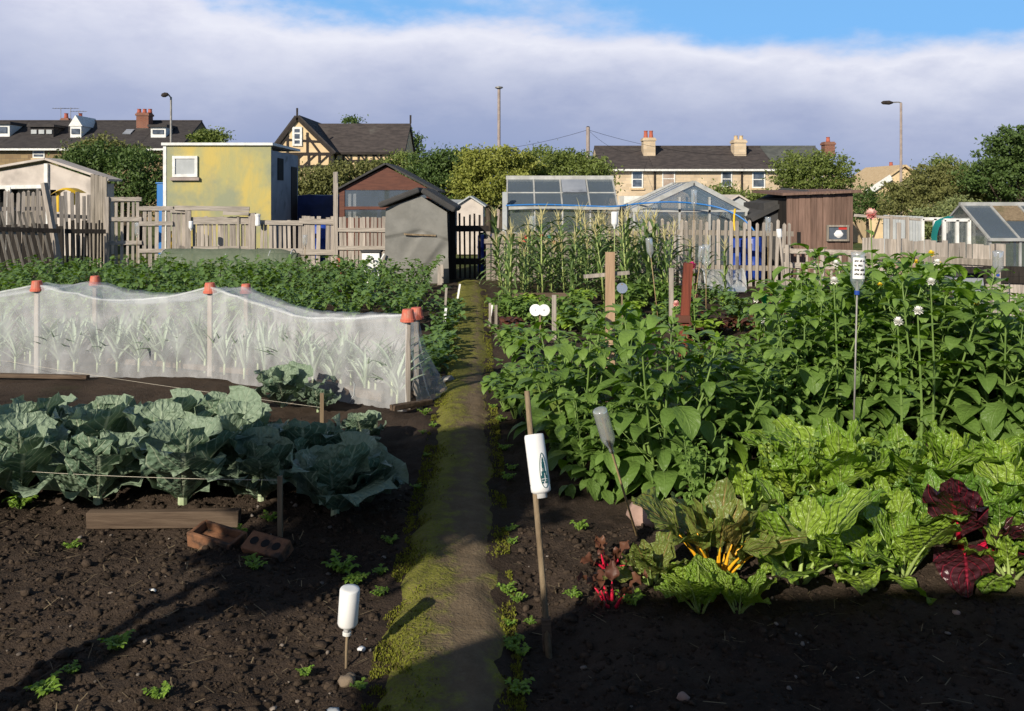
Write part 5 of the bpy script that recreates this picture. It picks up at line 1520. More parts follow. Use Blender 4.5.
# ------------------------------------------------------------------ leaves
def leaf(mb, base, yaw, pitch, L, W, droop=.6, fold=.25, ruf=0.0, shape='ovate', nl=6, nw=4, mi=0, twist=0.0, rf=5.0, r=rnd, lobes=0.0):
    p = Vector(base)
    a = pitch
    st = L / nl
    vs, uv = [], []
    hd = Vector((math.cos(yaw), math.sin(yaw), 0)); sd = Vector((-math.sin(yaw), math.cos(yaw), 0))
    ph = r.uniform(0, 6.28); ph2 = r.uniform(0, 6.28)
    for i in range(nl + 1):
        v = i / nl
        if shape == 'ovate': wv = math.sin(math.pi * min(1, v * .985 + .015) ** .72) ** .85
        elif shape == 'strap': wv = min(1, .45 + v * 3) * (1 - v ** 3.0) + .02
        elif shape == 'cabbage': wv = (.16 + .30 * sst(v, .0, .22)) if v < .22 else .46 + .54 * math.sin(math.pi * (.06 + .80 * ((v - .22) / .78))) ** 1.0; wv = wv * (1 if v < .93 else .62)
        elif shape == 'chard': wv = .10 + .9 * sst(v, .24, .46) * (1 - sst(v, .72, 1.03) * .9) if v > .2 else .10
        elif shape == 'chardl': wv = .07 + .93 * sst(v, .48, .62) * (1 - sst(v, .74, 1.03) * .93)
        elif shape == 'spike': wv = 1 - v * .85
        tdir = hd * math.cos(a) + Vector((0, 0, math.sin(a)))
        nrm = hd * -math.sin(a) + Vector((0, 0, math.cos(a)))
        tw = twist * v
        s2 = sd * math.cos(tw) + nrm * math.sin(tw); n2 = nrm * math.cos(tw) - sd * math.sin(tw)
        for k in range(nw + 1):
            q = 2 * k / nw - 1
            ww = W / 2 * wv
            if lobes and abs(q) > .9: ww *= 1 + lobes * math.sin(v * 31 + ph * 3 + q)
            off = n2 * (fold * abs(q) * ww) if fold else Vector()
            if ruf: off = off + n2 * (ruf * q * q * (math.sin(v * rf * 2 * math.pi + ph + q * 1.2) + .5 * math.sin(v * rf * 4.4 + ph2 - q * 2)) * min(1, v * 3))
            vs.append(p + s2 * (q * ww) + off)
            uv.append((.5 + q / 2, v))
        p = p + tdir * st
        a -= droop / nl
    n = nw + 1
    mb.add(vs, [(i * n + k, i * n + k + 1, (i + 1) * n + k + 1, (i + 1) * n + k) for i in range(nl) for k in range(nw)], uv, mi)
    return p


def proto(name, label, cat, group): return thing(name, label, cat, (0, -8, 0), 0, group)   # parked behind the viewpoint until placed


PROTOS = {}
USED = set()


def place(kind, x, y, s=1.0, label=None, group=None, rz=None, z=None, tilt=None, var=None):
    """first use of a variant moves the built plant itself; later ones are copies"""
    k = rnd.randrange(len(PROTOS[kind])) if var is None else var
    o = PROTOS[kind][k]
    zz = surf(x, y) if z is None else z
    rz = rnd.uniform(0, 6.28) if rz is None else rz
    if (kind, k) not in USED:
        USED.add((kind, k))
        o.location = (x, y, zz); o.rotation_euler = (tilt[0], tilt[1], rz) if tilt else (0, 0, rz)
        o.scale = (s, s, s) if not isinstance(s, tuple) else s
        if label: o['label'] = label
        if group: o['group'] = group
        return o
    return copy_thing(o, (x, y, zz), rz, s, label, group, tilt)


# cabbages
def mk_cabbage(seed, nleaf=12, size=.46):
    r = random.Random(seed)
    o = proto('cabbage_plant', 'large blue green cabbage', 'cabbage', 'cabbages')
    b = MB(); st = MB()
    st.tube([(0, 0, -.05), (0, 0, .14)], [.028, .02], 8)
    for k in range(nleaf):
        u = k / (nleaf - 1)                    # outer to inner
        yaw = k * 2.399 + r.uniform(-.25, .25)
        pit = R(36 + 44 * u + r.uniform(-12, 12)); L = size * (1.0 - .42 * u) * r.uniform(.85, 1.15)
        base = Vector((math.cos(yaw) * .03, math.sin(yaw) * .03, .02 + .12 * u))
        leaf(b, base, yaw, pit, L, L * r.uniform(.74, .92), droop=R(r.uniform(-12, 62)) * (1 - .5 * u), fold=r.uniform(.08, .3), ruf=.034 * L / .4, shape='cabbage', nl=12, nw=8, rf=r.uniform(2.4, 3.8), twist=r.uniform(-.3, .3), r=r, lobes=.10)
    b.build('foliage', M['cabbage'], o, smooth=True, fix=False)
    st.build('stem', M['leek_stem'], o)
    return o


PROTOS['cabbage'] = [mk_cabbage(s) for s in (1, 2, 3, 4, 5)]


def mk_chard(seed, foli, stalk, n=13, size=.42, flop=0.0, label='green chard', yaw0=None, shp='chard', steep=0):
    r = random.Random(seed)
    o = proto('chard_plant', label, 'chard', 'chard in the bed by the shaded soil')
    b = MB(); st = MB()
    for k in range(n):
        u = k / (n - 1)
        yaw = k * 2.399 + r.uniform(-.3, .3) if yaw0 is None else yaw0 + r.uniform(-1.25, 1.25)
        pit = R(min(88, 28 + steep + (52 - steep * .7) * u + r.uniform(-12, 12) - flop * 20)); L = size * r.uniform(.75, 1.15) * (1 - .2 * u)
        dr = R(r.uniform(25, 85)) * (1 - .6 * u)
        base = Vector((math.cos(yaw) * .035, math.sin(yaw) * .035, .0))
        leaf(b, base, yaw, pit, L, L * r.uniform(.36, .56), droop=dr, fold=r.uniform(.1, .35), ruf=.020, shape=shp, nl=14, nw=8, rf=r.uniform(3, 5), twist=r.uniform(-.5, .5), r=r)
        # stalk follows the leaf's first half
        p = Vector(base); a = pit; pts = [p.copy()]
        for i in range(7):
            hd = Vector((math.cos(yaw), math.sin(yaw), 0))
            p = p + (hd * math.cos(a) + Vector((0, 0, math.sin(a)))) * (L / 14); a -= dr / 14; pts.append(p - Vector((0, 0, .003)))
        st.tube(pts, [v_ * (.92 if shp == 'chardl' else 1) for v_ in (.0105, .010, .0095, .009, .008, .0065, .005, .003)], 6)
    b.build('foliage', M[foli], o, smooth=True, fix=False)
    st.build('stalk', M[stalk], o, smooth=True)
    return o


PROTOS['chard'] = [mk_chard(s, mm, 'stalk_green', n_, z_, steep=q_) for s, mm, n_, z_, q_ in ((11, 'chard', 10, .44, 6), (12, 'chard_deep', 9, .47, 10), (13, 'chard', 11, .40, 0), (14, 'chard_deep', 10, .42, 4), (10, 'chard', 8, .50, 16))]
PROTOS['chard_tall'] = [mk_chard(15, 'chard', 'stalk_green', 9, .52, -.8, steep=20)]
PROTOS['chard_yellow'] = [mk_chard(17, 'chard_dull', 'stalk_yellow', 15, .46, shp='chardl', steep=30)]
PROTOS['chard_bronze'] = [mk_chard(20, 'chard_dull', 'stalk_green', 12, .44)]
PROTOS['chard_purple'] = [mk_chard(18, 'chard_purple', 'stalk_red', 10, .46, .6, yaw0=-1.25)]
PROTOS['chard_small_red'] = [mk_chard(19, 'red_lettuce', 'stalk_red', 7, .2, .3, shp='chardl', steep=20)]


# dahlias
def mk_dahlia(seed, h=1.2, nst=5, flowers=(), pale=False):
    r = random.Random(seed)
    o = proto('dahlia_plant', 'tall leafy dahlia', 'dahlia', 'dahlias')
    b = MB(); st = MB(); tips = []
    for s in range(nst):
        a0 = 6.283 * s / nst + r.uniform(-.4, .4); lean = r.uniform(.10, .42)
        H = h * r.uniform(.78, 1.0)
        dx, dy = math.cos(a0) * lean, math.sin(a0) * lean
        P_ = lambda u: Vector((dx * u * (1.3 - .3 * u) + .04 * math.cos(a0), dy * u * (1.3 - .3 * u) + .04 * math.sin(a0), H * u))
        st.tube([P_(i / 6) for i in range(7)], [.010, .010, .009, .008, .007, .006, .003], 7)
        tips.append(P_(1.0))
        nn = int(H / .115)
        for k in range(nn):
            u = (k + .8) / nn
            if u < .08: continue
            node = P_(min(u, 1))
            for side in (0, 1):
                if r.random() < .06: continue
                yaw = a0 + k * 1.571 + side * math.pi + r.uniform(-.35, .35)
                size = (.285 - .13 * u) * r.uniform(.55, 1.3) * (.72 if pale else 1)
                pl = size * r.uniform(.5, 1.15) * (1 - .35 * u)
                pit = R(r.uniform(0, 52) + 18 * u)
                pe = node + Vector((math.cos(yaw) * math.cos(pit), math.sin(yaw) * math.cos(pit), math.sin(pit))) * pl
                st.tube([node, node.lerp(pe, .5) + Vector((0, 0, .006)), pe], [.004, .003, .0025], 5, cap=False)
                mi = 1 if (u > .86 or r.random() < (.6 if pale else .12)) else 0
                p2 = pit - R(25)
                leaf(b, pe, yaw + r.uniform(-.2, .2), p2 + R(r.uniform(-14, 12)), size, size * r.uniform(.52, .68), droop=R(r.uniform(35, 115)), fold=r.uniform(.08, .4), ruf=.005, nl=6, nw=4, mi=mi, r=r, twist=r.uniform(-.4, .4))
                if size > .09 and r.random() < .82:
                    pm_ = node.lerp(pe, .72)
                    for sg in (-1, 1):
                        leaf(b, pm_, yaw + sg * r.uniform(.8, 1.25), p2 + R(r.uniform(-18, 10)), size * .72, size * .46, droop=R(r.uniform(35, 110)), fold=r.uniform(.08, .35), ruf=.003, nl=5, nw=4, mi=mi, r=r)
        # growing tip
        for k in range(4):
            leaf(b, tips[-1], r.uniform(0, 6.28), R(r.uniform(35, 75)), .075, .035, droop=R(20), nl=3, nw=2, mi=1, r=r)
    b.build('foliage', [M['dahlia'], M['dahlia_light']], o, smooth=True, fix=False)
    st.build('stem', M['stalk_dahlia'], o, smooth=True)
    for k, mm in enumerate(flowers):
        f = MB(); tp = tips[k % nst]
        bloom(f, tp + Vector((0, 0, .05)), .022 if mm == 'petal_yellow' else .035, r)
        f.build('flower', M[mm], o, fix=False)
        s2 = MB(); s2.tube([tp, tp + Vector((0, 0, .05))], .003, 5); s2.build('flower_stalk', M['stalk_dahlia'], o)
    return o


def bloom(mb, c, rad, r, n=22, tilt=(0, -.5)):
    """ball of petals facing up and towards -y"""
    for k in range(n):
        a = k * 2.399; e = math.acos(1 - 1.25 * (k + .5) / n)
        d = Vector((math.sin(e) * math.cos(a), math.sin(e) * math.sin(a), math.cos(e)))
        d = (Matrix.Rotation(R(50), 3, 'X') @ d)
        yaw = math.atan2(d.y, d.x); pit = math.asin(max(-1, min(1, d.z)))
        leaf(mb, Vector(c) + d * rad * .15, yaw, pit, rad * r.uniform(.8, 1.05), rad * .85, droop=-.9, fold=.4, nl=3, nw=2, r=r)


PROTOS['dahlia'] = [mk_dahlia(21), mk_dahlia(22, 1.2, 6), mk_dahlia(23, 1.2, 5), mk_dahlia(24, 1.2, 5, ('petal_yellow',))]
PROTOS['dahlia_pale'] = [mk_dahlia(26, 1.2, 6, pale=True), mk_dahlia(27, 1.2, 7, pale=True)]
PROTOS['dahlia_white'] = [mk_dahlia(25, 1.2, 5, ('petal_white', 'petal_yellow'))]


# potatoes, low beans, weeds: the same bushy habit at their own sizes
def mk_bush(name, label, cat, group, seed, h, spread, nst, size, m, leaflets=5, stalkm='stalk_dahlia'):
    r = random.Random(seed)
    o = proto(name, label, cat, group)
    b = MB(); st = MB()
    for s in range(nst):
        a0 = 2.399 * s + r.uniform(-.3, .3); le = spread * math.sqrt((s + .5) / nst) * r.uniform(.7, 1.2); H = h * r.uniform(.65, 1.05)
        end = Vector((math.cos(a0) * le, math.sin(a0) * le, H)); mid = end * .5 + Vector((0, 0, H * .18))
        st.tube([(0, 0, -.01), mid, end], [.006, .005, .003], 5, cap=False)
        for k in range(leaflets + 2):
            u = .3 + .7 * k / (leaflets + 1)
            nd = Vector((0, 0, 0)).lerp(mid, u * 2) if u < .5 else mid.lerp(end, u * 2 - 1)
            for sg in (-1, 1) if k < leaflets + 1 else (0, -1.2, 1.2):
                yaw = a0 + sg * r.uniform(.6, 1.5)
                leaf(b, nd, yaw, R(r.uniform(-5, 50)), size * r.uniform(.7, 1.3), size * r.uniform(.55, .8), droop=R(r.uniform(20, 95)), fold=r.uniform(.05, .3), nl=4, nw=2, r=r)
    b.build('foliage', M[m], o, smooth=True, fix=False)
    st.build('stem', M[stalkm], o, smooth=True)
    return o


PROTOS['potato'] = [mk_bush('potato_plant', 'bushy green potato plant in the dense band', 'potato plant', 'potato plants in the band before the fence', s, .46, .36, 11, .085, 'potato') for s in (31, 32, 33)]
PROTOS['strawberry'] = [mk_bush('low_plant', 'low leafy plant edging the mossy path', 'plant', 'low plants edging the path', s, .24, .22, 10, .085, 'potato', 3) for s in (35, 36)]
PROTOS['bean'] = [mk_bush('bean_plant', 'low pale bean plant beside the path', 'bean plant', 'low bean plants', s, .28, .18, 8, .09, 'bean', 3) for s in (37, 38)]
PROTOS['weed'] = [mk_bush('weed', 'small bright green weed', 'weed', 'weeds on the bare bed', s, .055, .07, 8, .026, 'weed', 3) for s in (41, 42, 43)]
PROTOS['red_lettuce'] = [mk_bush('red_lettuce', 'dark red lettuce', 'lettuce', 'red lettuces', s, .16, .12, 9, .10, 'red_lettuce', 2) for s in (44, 45)]
PROTOS['lime_lettuce'] = [mk_bush('lime_lettuce', 'lime green lettuce', 'lettuce', 'lime lettuces', 46, .16, .12, 9, .09, 'lime_lettuce', 2)]


# sweetcorn
def mk_corn(seed):
    r = random.Random(seed)
    o = proto('sweetcorn_plant', 'sweetcorn plant with pale tassels', 'sweetcorn', 'sweetcorn block')
    b = MB(); st = MB(); ts = MB(); cb = MB()
    H = 1.12
    st.tube([(0, 0, -.03), (r.uniform(-.02, .02), r.uniform(-.02, .02), H * .5), (r.uniform(-.04, .04), r.uniform(-.04, .04), H)], [.016, .013, .006], 7)
    a0 = r.uniform(0, 6.28)
    for k in range(14):
        u = (k + .5) / 14
        leaf(b, (0, 0, H * u * .93 + .02), a0 + k * math.pi + r.uniform(-.4, .4), R(r.uniform(50, 72)), (.72 - .28 * abs(u - .5) * 2) * r.uniform(.85, 1.1), .055, droop=R(r.uniform(70, 135)), fold=.35, ruf=.006, shape='strap', nl=9, nw=2, r=r, twist=r.uniform(-.6, .6))
    for k in range(11):
        leaf(ts, (0, 0, H - .01 + .012 * k), k * 2.399, R(r.uniform(42, 88)), r.uniform(.18, .30), .02, droop=R(r.uniform(5, 55)), fold=.6, shape='spike', nl=4, nw=2, r=r)
    for k in range(2):
        a = a0 + 1.2 + k * 2.6; q = Vector((.02 * math.cos(a), .02 * math.sin(a), H * (.38 + .12 * k)))
        d = Vector((math.cos(a) * .35, math.sin(a) * .35, .94)).normalized()
        cb.tube([q, q + d * .05, q + d * .13, q + d * .19], [.008, .019, .017, .004], 8)
    b.build('foliage', M['corn'], o, smooth=True, fix=False)
    st.build('stalk', M['corn_stalk'], o, smooth=True)
    ts.build('tassel', M['tassel'], o, fix=False)
    cb.build('cob', M['stalk_dahlia'], o, smooth=True)
    return o


PROTOS['corn'] = [mk_corn(s) for s in (51, 52, 53, 54)]


def mk_leek(seed):
    r = random.Random(seed)
    o = proto('leek_plant', 'tall leek', 'leek', 'leeks')
    b = MB(); st = MB()
    st.tube([(0, 0, -.02), (0, 0, .08), (0, 0, .16)], [.016, .015, .012], 8)
    a0 = r.uniform(0, 6.28)
    for k in range(10):
        leaf(b, (0, 0, .09 + .012 * k), a0 + (k % 2) * math.pi + r.uniform(-.5, .5), R(48 + 4 * k + r.uniform(-8, 8)), r.uniform(.40, .58), .038, droop=R(r.uniform(5, 75)), fold=.7, shape='strap', nl=7, nw=2, r=r, twist=r.uniform(-.3, .3))
    b.build('foliage', M['leek'], o, smooth=True, fix=False)
    st.build('shank', M['leek_stem'], o, smooth=True)
    return o


PROTOS['leek'] = [mk_leek(s) for s in (61, 62, 63)]

# ------------------------------------------------------------------ planting: cabbages
G = 'cabbages in the block behind the soil covered plank'
rowlab = ['blue green cabbage in the front row, right behind the soil covered plank', 'blue green cabbage in the middle row of the block', 'blue green cabbage in the back row, next to the string']
for j, y in enumerate((4.88, 5.3, 5.7)):
    n = 7
    for k in range(n):
        x = -3.5 + .43 * k + .16 * (j % 2) + rnd.uniform(-.05, .05)
        if x > X(305, y, 500): continue
        place('cabbage', x, y + rnd.uniform(-.05, .05), rnd.uniform(.85, 1.02), rowlab[j], G)
for px, py, s, lab in ((335, 512, .92, 'cabbage at the corner of the block with big leaves hanging toward the path'), (356, 502, .66, 'shaded cabbage nearest the mossy path edge'), (338, 470, .66, 'shaded cabbage behind the corner one'),
                       (283, 405, .78, 'big spreading cabbage standing alone in front of the net'), (362, 440, .52, 'small cabbage with yellowing lower leaves near the thin stake'), (318, 408, .45, 'small cabbage tucked against the big lone one')):
    p = gp(px, py); place('cabbage', p.x, p.y, s, lab, 'cabbages around the block')
for px, py in ((222, 418), (430, 449 + 999)):
    if py > 900: continue
# yellow leaves under the outlying cabbages
for px, py, lab in ((293, 424, 'pair of yellow cabbage leaves under the big lone cabbage'), (365, 447, 'yellowed leaves lying under the small cabbage by the stake')):
    p = gp(px, py, .02); b = MB()
    for k in range(5): leaf(b, p + Vector((rnd.uniform(-.06, .06), rnd.uniform(-.03, .03), 0)), -1.57 + rnd.uniform(-.9, .9), R(rnd.uniform(-5, 40)), .13, .09, droop=.6, ruf=.008, shape='cabbage', nl=6, nw=4)
    tag(b.build('yellow_leaves', M['cabbage_yellow'], smooth=True, fix=False), lab, 'leaves')

# ------------------------------------------------------------------ net cage
FR = [(-165, 371, 283), (37, 371, 283), (210, 372, 285), (408, 404, 312)]      # front posts: column, foot row, top row
fpts = []
for px, py, top in FR:
    g = gp(px, py); fpts.append((g, at(px, top, g.y).z))
BK = [(-100, 279), (95, 278), (246, 286), (416.5, 310)]
bpts = []
for (px, top), (g, z) in zip(BK, fpts):
    y = g.y + .95 if px < 400 else g.y + .42
    q = at(px, top, y); bpts.append((Vector((q.x, y, surf(q.x, y))), q.z))
G = 'posts of the net cage capped with orange pots'
flab = ['front post of the net cage beyond the picture edge', 'front net cage post nearest the edge, under an orange pot', 'middle front net cage post under an orange pot', 'front corner net cage post beside the path, under an orange pot']
blab = ['back post of the net cage beyond the picture edge', 'back net cage post nearest the edge, mostly veiled by net', 'middle back net cage post veiled by net', 'back corner net cage post beside the path']
def pot_on(p, lab):
    o = thing('plant_pot', lab, 'pot', p, 0, 'orange pots upside down on the net cage posts')
    b = MB(); b.lathe([(.062, -.075), (.062, -.055), (.056, -.054), (.044, .018), (.040, .022), (.012, .023)], 18); b.build('pot', M['orange'], o, smooth=False)
for (g, z), lab in list(zip(fpts, flab)) + list(zip(bpts, blab)):
    o = thing('net_post', lab, 'post', g, 0, G)
    b = MB(); b.beam((0, 0, -.1), (0, 0, z - g.z - .02), .04, .032); b.build('post', M['pale_wood'], o)
    pot_on(Vector((g.x, g.y, z)), 'orange pot on the ' + lab.split(',')[0].replace(' under an orange pot', '').replace('veiled by net', 'in the net'))
nb = MB()
prof_n = [('f', v / 11) for v in range(12)] + [('t', v / 8) for v in range(1, 9)] + [('b', v / 8) for v in range(1, 9)]
SEG = 26
rows = []
for s in range(3):
    for i in range(SEG + (1 if s == 2 else 0)):
        u = i / SEG
        (g0, z0), (g1, z1) = fpts[s], fpts[s + 1]; (h0, w0), (h1, w1) = bpts[s], bpts[s + 1]
        sag = 1 - abs(2 * u - 1) ** 1.55
        fz = z0 + (z1 - z0) * u - sag * .14 - .012; bz = w0 + (w1 - w0) * u - sag * .12 - .012
        fg, bg_ = g0.lerp(g1, u), h0.lerp(h1, u)
        row = []
        for kind, v in prof_n:
            X_ = fg.x
            if kind == 'f':
                p = Vector((fg.x, fg.y - .035 - .10 * (1 - v) ** 2, fg.z - .0 + (fz - fg.z) * v))
            elif kind == 't':
                p = Vector((fg.x, fg.y, fz)).lerp(Vector((bg_.x, bg_.y, bz)), v) + Vector((0, 0, -.07 * 4 * v * (1 - v) * (.4 + sag * .6)))
            else:
                p = Vector((bg_.x, bg_.y + .03 + .1 * v * v, bz + (bg_.z - bz) * v))
            q = Vector((p.x * 2.2, p.z * 2.0, p.y * 2.0))
            wr = noise.noise(q) * .045 + noise.noise(q * 3.1) * .026 + abs(noise.noise(q * 6.3)) * .016
            st_ = math.sin((p.x * 1.0 + p.z * (.8 if u < .5 else -.8)) * 16) * .008 * abs(2 * u - 1)
            k = 1.0 if kind != 't' else .7
            row.append(p + Vector((wr * .3, (wr + st_) * k, wr * (.25 if kind != 't' else .8))))
        rows.append(row)
nr_ = len(prof_n)
vs = [p for row in rows for p in row]
fs = [(i * nr_ + k, i * nr_ + k + 1, (i + 1) * nr_ + k + 1, (i + 1) * nr_ + k) for i in range(len(rows) - 1) for k in range(nr_ - 1)]
nb.add(vs, fs)
# added second layer over cage roof and front edge, imitating pale sky reflection
n0 = len(nb.v)
sel = []
for row in rows:
    f_edge = row[11]
    sel.append([f_edge + Vector((0, -.010, -.012)), f_edge + Vector((0, -.006, .004))] + [row[12 + k] + Vector((0, 0, .008)) for k in range(7)])
nb.add([p for r_ in sel for p in r_], [(i * 9 + k, i * 9 + k + 1, (i + 1) * 9 + k + 1, (i + 1) * 9 + k) for i in range(len(sel) - 1) for k in range(8)])
# end skirt: falls from the last row to the ground on the path side
last = rows[-1]; top = last; cols = 9; base = len(nb.v)
ring = []
(gF, zF), (gB, zB) = fpts[-1], bpts[-1]
endv = []
for i in range(13):
    u = i / 12
    a = Vector((gF.x, gF.y - .03, zF - .012)).lerp(Vector((gB.x, gB.y + .03, zB - .012)), u)
    for v in range(9):
        w_ = v / 8
        out = Vector((.25 * w_ ** 1.6 * (.35 + .65 * u), -.03 * w_ * (1 - u), 0))
        z = a.z + (gF.z + .005 - a.z) * w_
        fold_ = math.sin(u * 21) * .022 * w_ + noise.noise(Vector((u * 4, w_ * 3, 2))) * .03
        endv.append(Vector((a.x, a.y + .12 * u * w_, z)) + out + Vector((fold_, 0, 0)))
nb.add(endv, [(i * 9 + v, i * 9 + v + 1, (i + 1) * 9 + v + 1, (i + 1) * 9 + v) for i in range(12) for v in range(8)])
tag(nb.build('crop_net', M['net'], smooth=True, fix=False), 'white crop net draped over posts to make a long cage for leeks', 'net')
# leeks inside
G = 'leeks under the crop net'
for j in range(3):
    for k in range(24):
        u = (k + .5 + rnd.uniform(-.3, .3)) / 24 * 3; s = min(2, int(u)); u -= s
        f_ = fpts[s][0].lerp(fpts[s + 1][0], u); b_ = bpts[s][0].lerp(bpts[s + 1][0], u)
        p = f_.lerp(b_, .14 + .33 * j)
        if p.x > gF.x - .08: continue
        place('leek', p.x, p.y, rnd.uniform(.72, .92), ('grey green leek in the front row under the net', 'grey green leek in the middle row under the net', 'grey green leek in the back row under the net')[j], G)

# ------------------------------------------------------------------ potatoes and other low crops on the left
G = 'potato plants in the band before the fence'
for j, y in enumerate((10.9, 11.8, 12.7, 13.6, 14.6, 15.6, 16.7)):
    xl, xr = X(-25, y, 270), min(X(440, y, 280), edge_x(PL, y) - .35)
    n = int((xr - xl) / .55)
    for k in range(n):
        x = xl + (xr - xl) * (k + .5) / n + rnd.uniform(-.12, .12)
        if y > 16 and x > X(380, 17): continue
        place('potato', x, y + rnd.uniform(-.15, .15), rnd.uniform(.95, 1.3), 'bushy green potato plant in the dense band behind the net' if y < 13 else 'bushy green potato plant at the back of the band, below the fence', G)
for px, py in ((440, 345), (445, 335), (436, 360), (448, 322), (441, 352), (450, 312), (432, 372)):
    p = gp(px, py); place('strawberry', p.x, p.y, rnd.uniform(.9, 1.2), 'low leafy plant edging the mossy path next to the net', 'low plants edging the path')

# ------------------------------------------------------------------ sweetcorn
G = 'sweetcorn in the block behind the flower beds'
for j, y in enumerate((13.9, 14.4, 14.9, 15.5, 16.1, 16.7)):
    xl = edge_x(PR, y) + .22; xr = X(672, y, 260) if j < 4 else X(655, y, 260)
    n = int((xr - xl) / .29)
    for k in range(n):
        x = xl + (xr - xl) * (k + .5) / n + rnd.uniform(-.09, .09)
        place('corn', x, y + rnd.uniform(-.1, .1), rnd.uniform(.66, 1.12), ('sweetcorn plant with pale tassels in the rows facing the plots' if j < 2 else 'sweetcorn plant with pale tassels in the rows nearer the greenhouse'), G, tilt=(rnd.uniform(-.11, .11), rnd.uniform(-.11, .11)))
for px, py in ((690, 292), (708, 290), (725, 296)):
    p = gp(px, py); place('corn', p.x, p.y, .72, 'stunted sweetcorn plant apart from the block, by the rust red post', 'stray sweetcorn plants')

# ------------------------------------------------------------------ dahlias
PROF = [(505, 420), (525, 385), (545, 352), (575, 318), (610, 292), (645, 300), (680, 312), (715, 316), (745, 316), (770, 300), (800, 275), (830, 262), (850, 246), (872, 238), (900, 246), (925, 262), (955, 268), (985, 282), (1024, 292), (1300, 285)]
def prof_at(px):
    for (a, za_), (c, zc) in zip(PROF, PROF[1:]):
        if a <= px <= c: return za_ + (zc - za_) * (px - a) / (c - a)
    return 300 if px > 500 else 430
G1, G2 = 'dahlias in the clump beside the white bottle', 'dahlias in the wide stand behind the chard'
for j, y in enumerate((5.15, 5.65, 6.15, 6.7, 7.3, 8.0)):
    xl = X(556 - 6 * j, y, 400); xr = X(1075, y, 350)
    n = max(1, int((xr - xl) / .40))
    for k in range(n):
        x = xl + (xr - xl) * (k + .5) / n + rnd.uniform(-.09, .09)
        yy = y + rnd.uniform(-.12, .12)
        px = CX + F * x / (yy * CP + .9 * SP)
        if j >= 4 and px < 745: continue
        if j < 1 and px > 700: continue
        if j == 1 and px > 760: continue
        if 690 < px < 755 and j == 0: continue
        low = 0
        if yy < 6.5 and 580 < px < 640: low = 70
        if yy < 7.4 and 668 < px < 700: low = 34
        if yy < 6.3 and 826 < px < 884: low = 52
        if yy < 7.0 and 748 < px < 790: low = 26
        zt = at(px, prof_at(px) + low + rnd.uniform(-6, 16), yy).z
        sc_ = min(1.34, max(.45, zt / 1.2))
        kind = 'dahlia_white' if (px > 760 and rnd.random() < .22) else ('dahlia_pale' if px > 735 and rnd.random() < .38 else 'dahlia')
        if px < 735: lab, gg = 'tall leafy dahlia in the clump behind the white bottle post', G1
        elif kind == 'dahlia_white': lab, gg = 'leafy dahlia carrying a small white flower in the wide stand behind the chard', G2
        elif kind == 'dahlia_pale': lab, gg = 'paler yellow green plant with smaller leaves in the wide stand behind the chard', G2
        else: lab, gg = 'leafy dahlia without white flowers in the wide stand behind the chard', G2
        place(kind, x, yy, (sc_, sc_, sc_) if sc_ > .85 else (sc_ * 1.12, sc_ * 1.12, sc_), lab, gg)
# low front foliage of the stand
for px, py, s in ((770, 478, .5), (800, 470, .55), (860, 462, .55), (905, 455, .55), (955, 452, .5), (1000, 455, .5), (1040, 455, .5), (830, 455, .6), (930, 440, .6), (980, 440, .6)):
    p = gnd(px, py - 28); place('dahlia_pale', p.x, p.y, (s * 1.25, s * 1.25, s), 'short pale leafed plant right behind the chard leaves', 'short dahlias behind the chard')
def flower(name, label, cat, px, py, Y, rad, m, stalk=True, group=None):
    p = at(px, py, Y); g = surf(p.x, p.y)
    o = thing(name, label, cat, (p.x, p.y, g), 0, group)
    h = p.z - g; r = random.Random(int(px * 7 + py))
    b = MB(); bloom(b, (0, 0, h), rad, r, 42); b.build('petals', M[m], o, fix=False)
    b = MB(); b.tube([(.02, .02, 0), (.03, .02, h * .5), (0, .005, h)], [.008, .007, .004], 6); b.build('stem', M['stalk_dahlia'], o)
    b = MB()
    for k in range(6): leaf(b, (.02, .01, h * (.45 + .09 * k)), r.uniform(0, 6.28), R(30), .12, .06, droop=.6, nl=4, nw=2)
    b.build('foliage', M['dahlia_light'], o, smooth=True, fix=False)
    return o
flower('dahlia_flower', 'large pale pink dahlia bloom standing above all the leaves', 'flower', 871, 215, 6.9, .052, 'petal_pink')
flower('dahlia_flower', 'magenta dahlia bloom at the head of the rust red post', 'flower', 692, 266, 8.7, .045, 'petal_magenta')
flower('dahlia_flower', 'small pink bloom low beside the rust red post', 'flower', 676, 304, 8.6, .035, 'petal_pink')
flower('dahlia_flower', 'small yellow bloom beside a white one near the right bank', 'flower', 931, 254, 8.2, .035, 'petal_yellow')
for px, py, Y, lab in ((756, 300, 7.2, 'white bloom left of the green disc'), (774, 301, 7.2, 'white bloom touching the green disc'), (764, 322, 6.8, 'pale pinkish bloom under the green disc'), (789, 320, 6.4, 'white bloom lowest of the little cluster'), (834, 281, 5.9, 'white bloom just left of the labelled bottle'),
                       (918, 311, 5.0, 'white bloom low in the leaves right of the labelled bottle'), (931, 282, 5.8, 'small white bloom by the right bank'), (836, 264, 6.6, 'white bloom above the others left of the labelled bottle'), (898, 322, 5.0, 'half hidden white bloom under the leaves')):
    flower('white_bloom', lab + ' among the dahlias', 'flower', px, py, Y, .029, 'petal_white', group='white blooms among the dahlias')

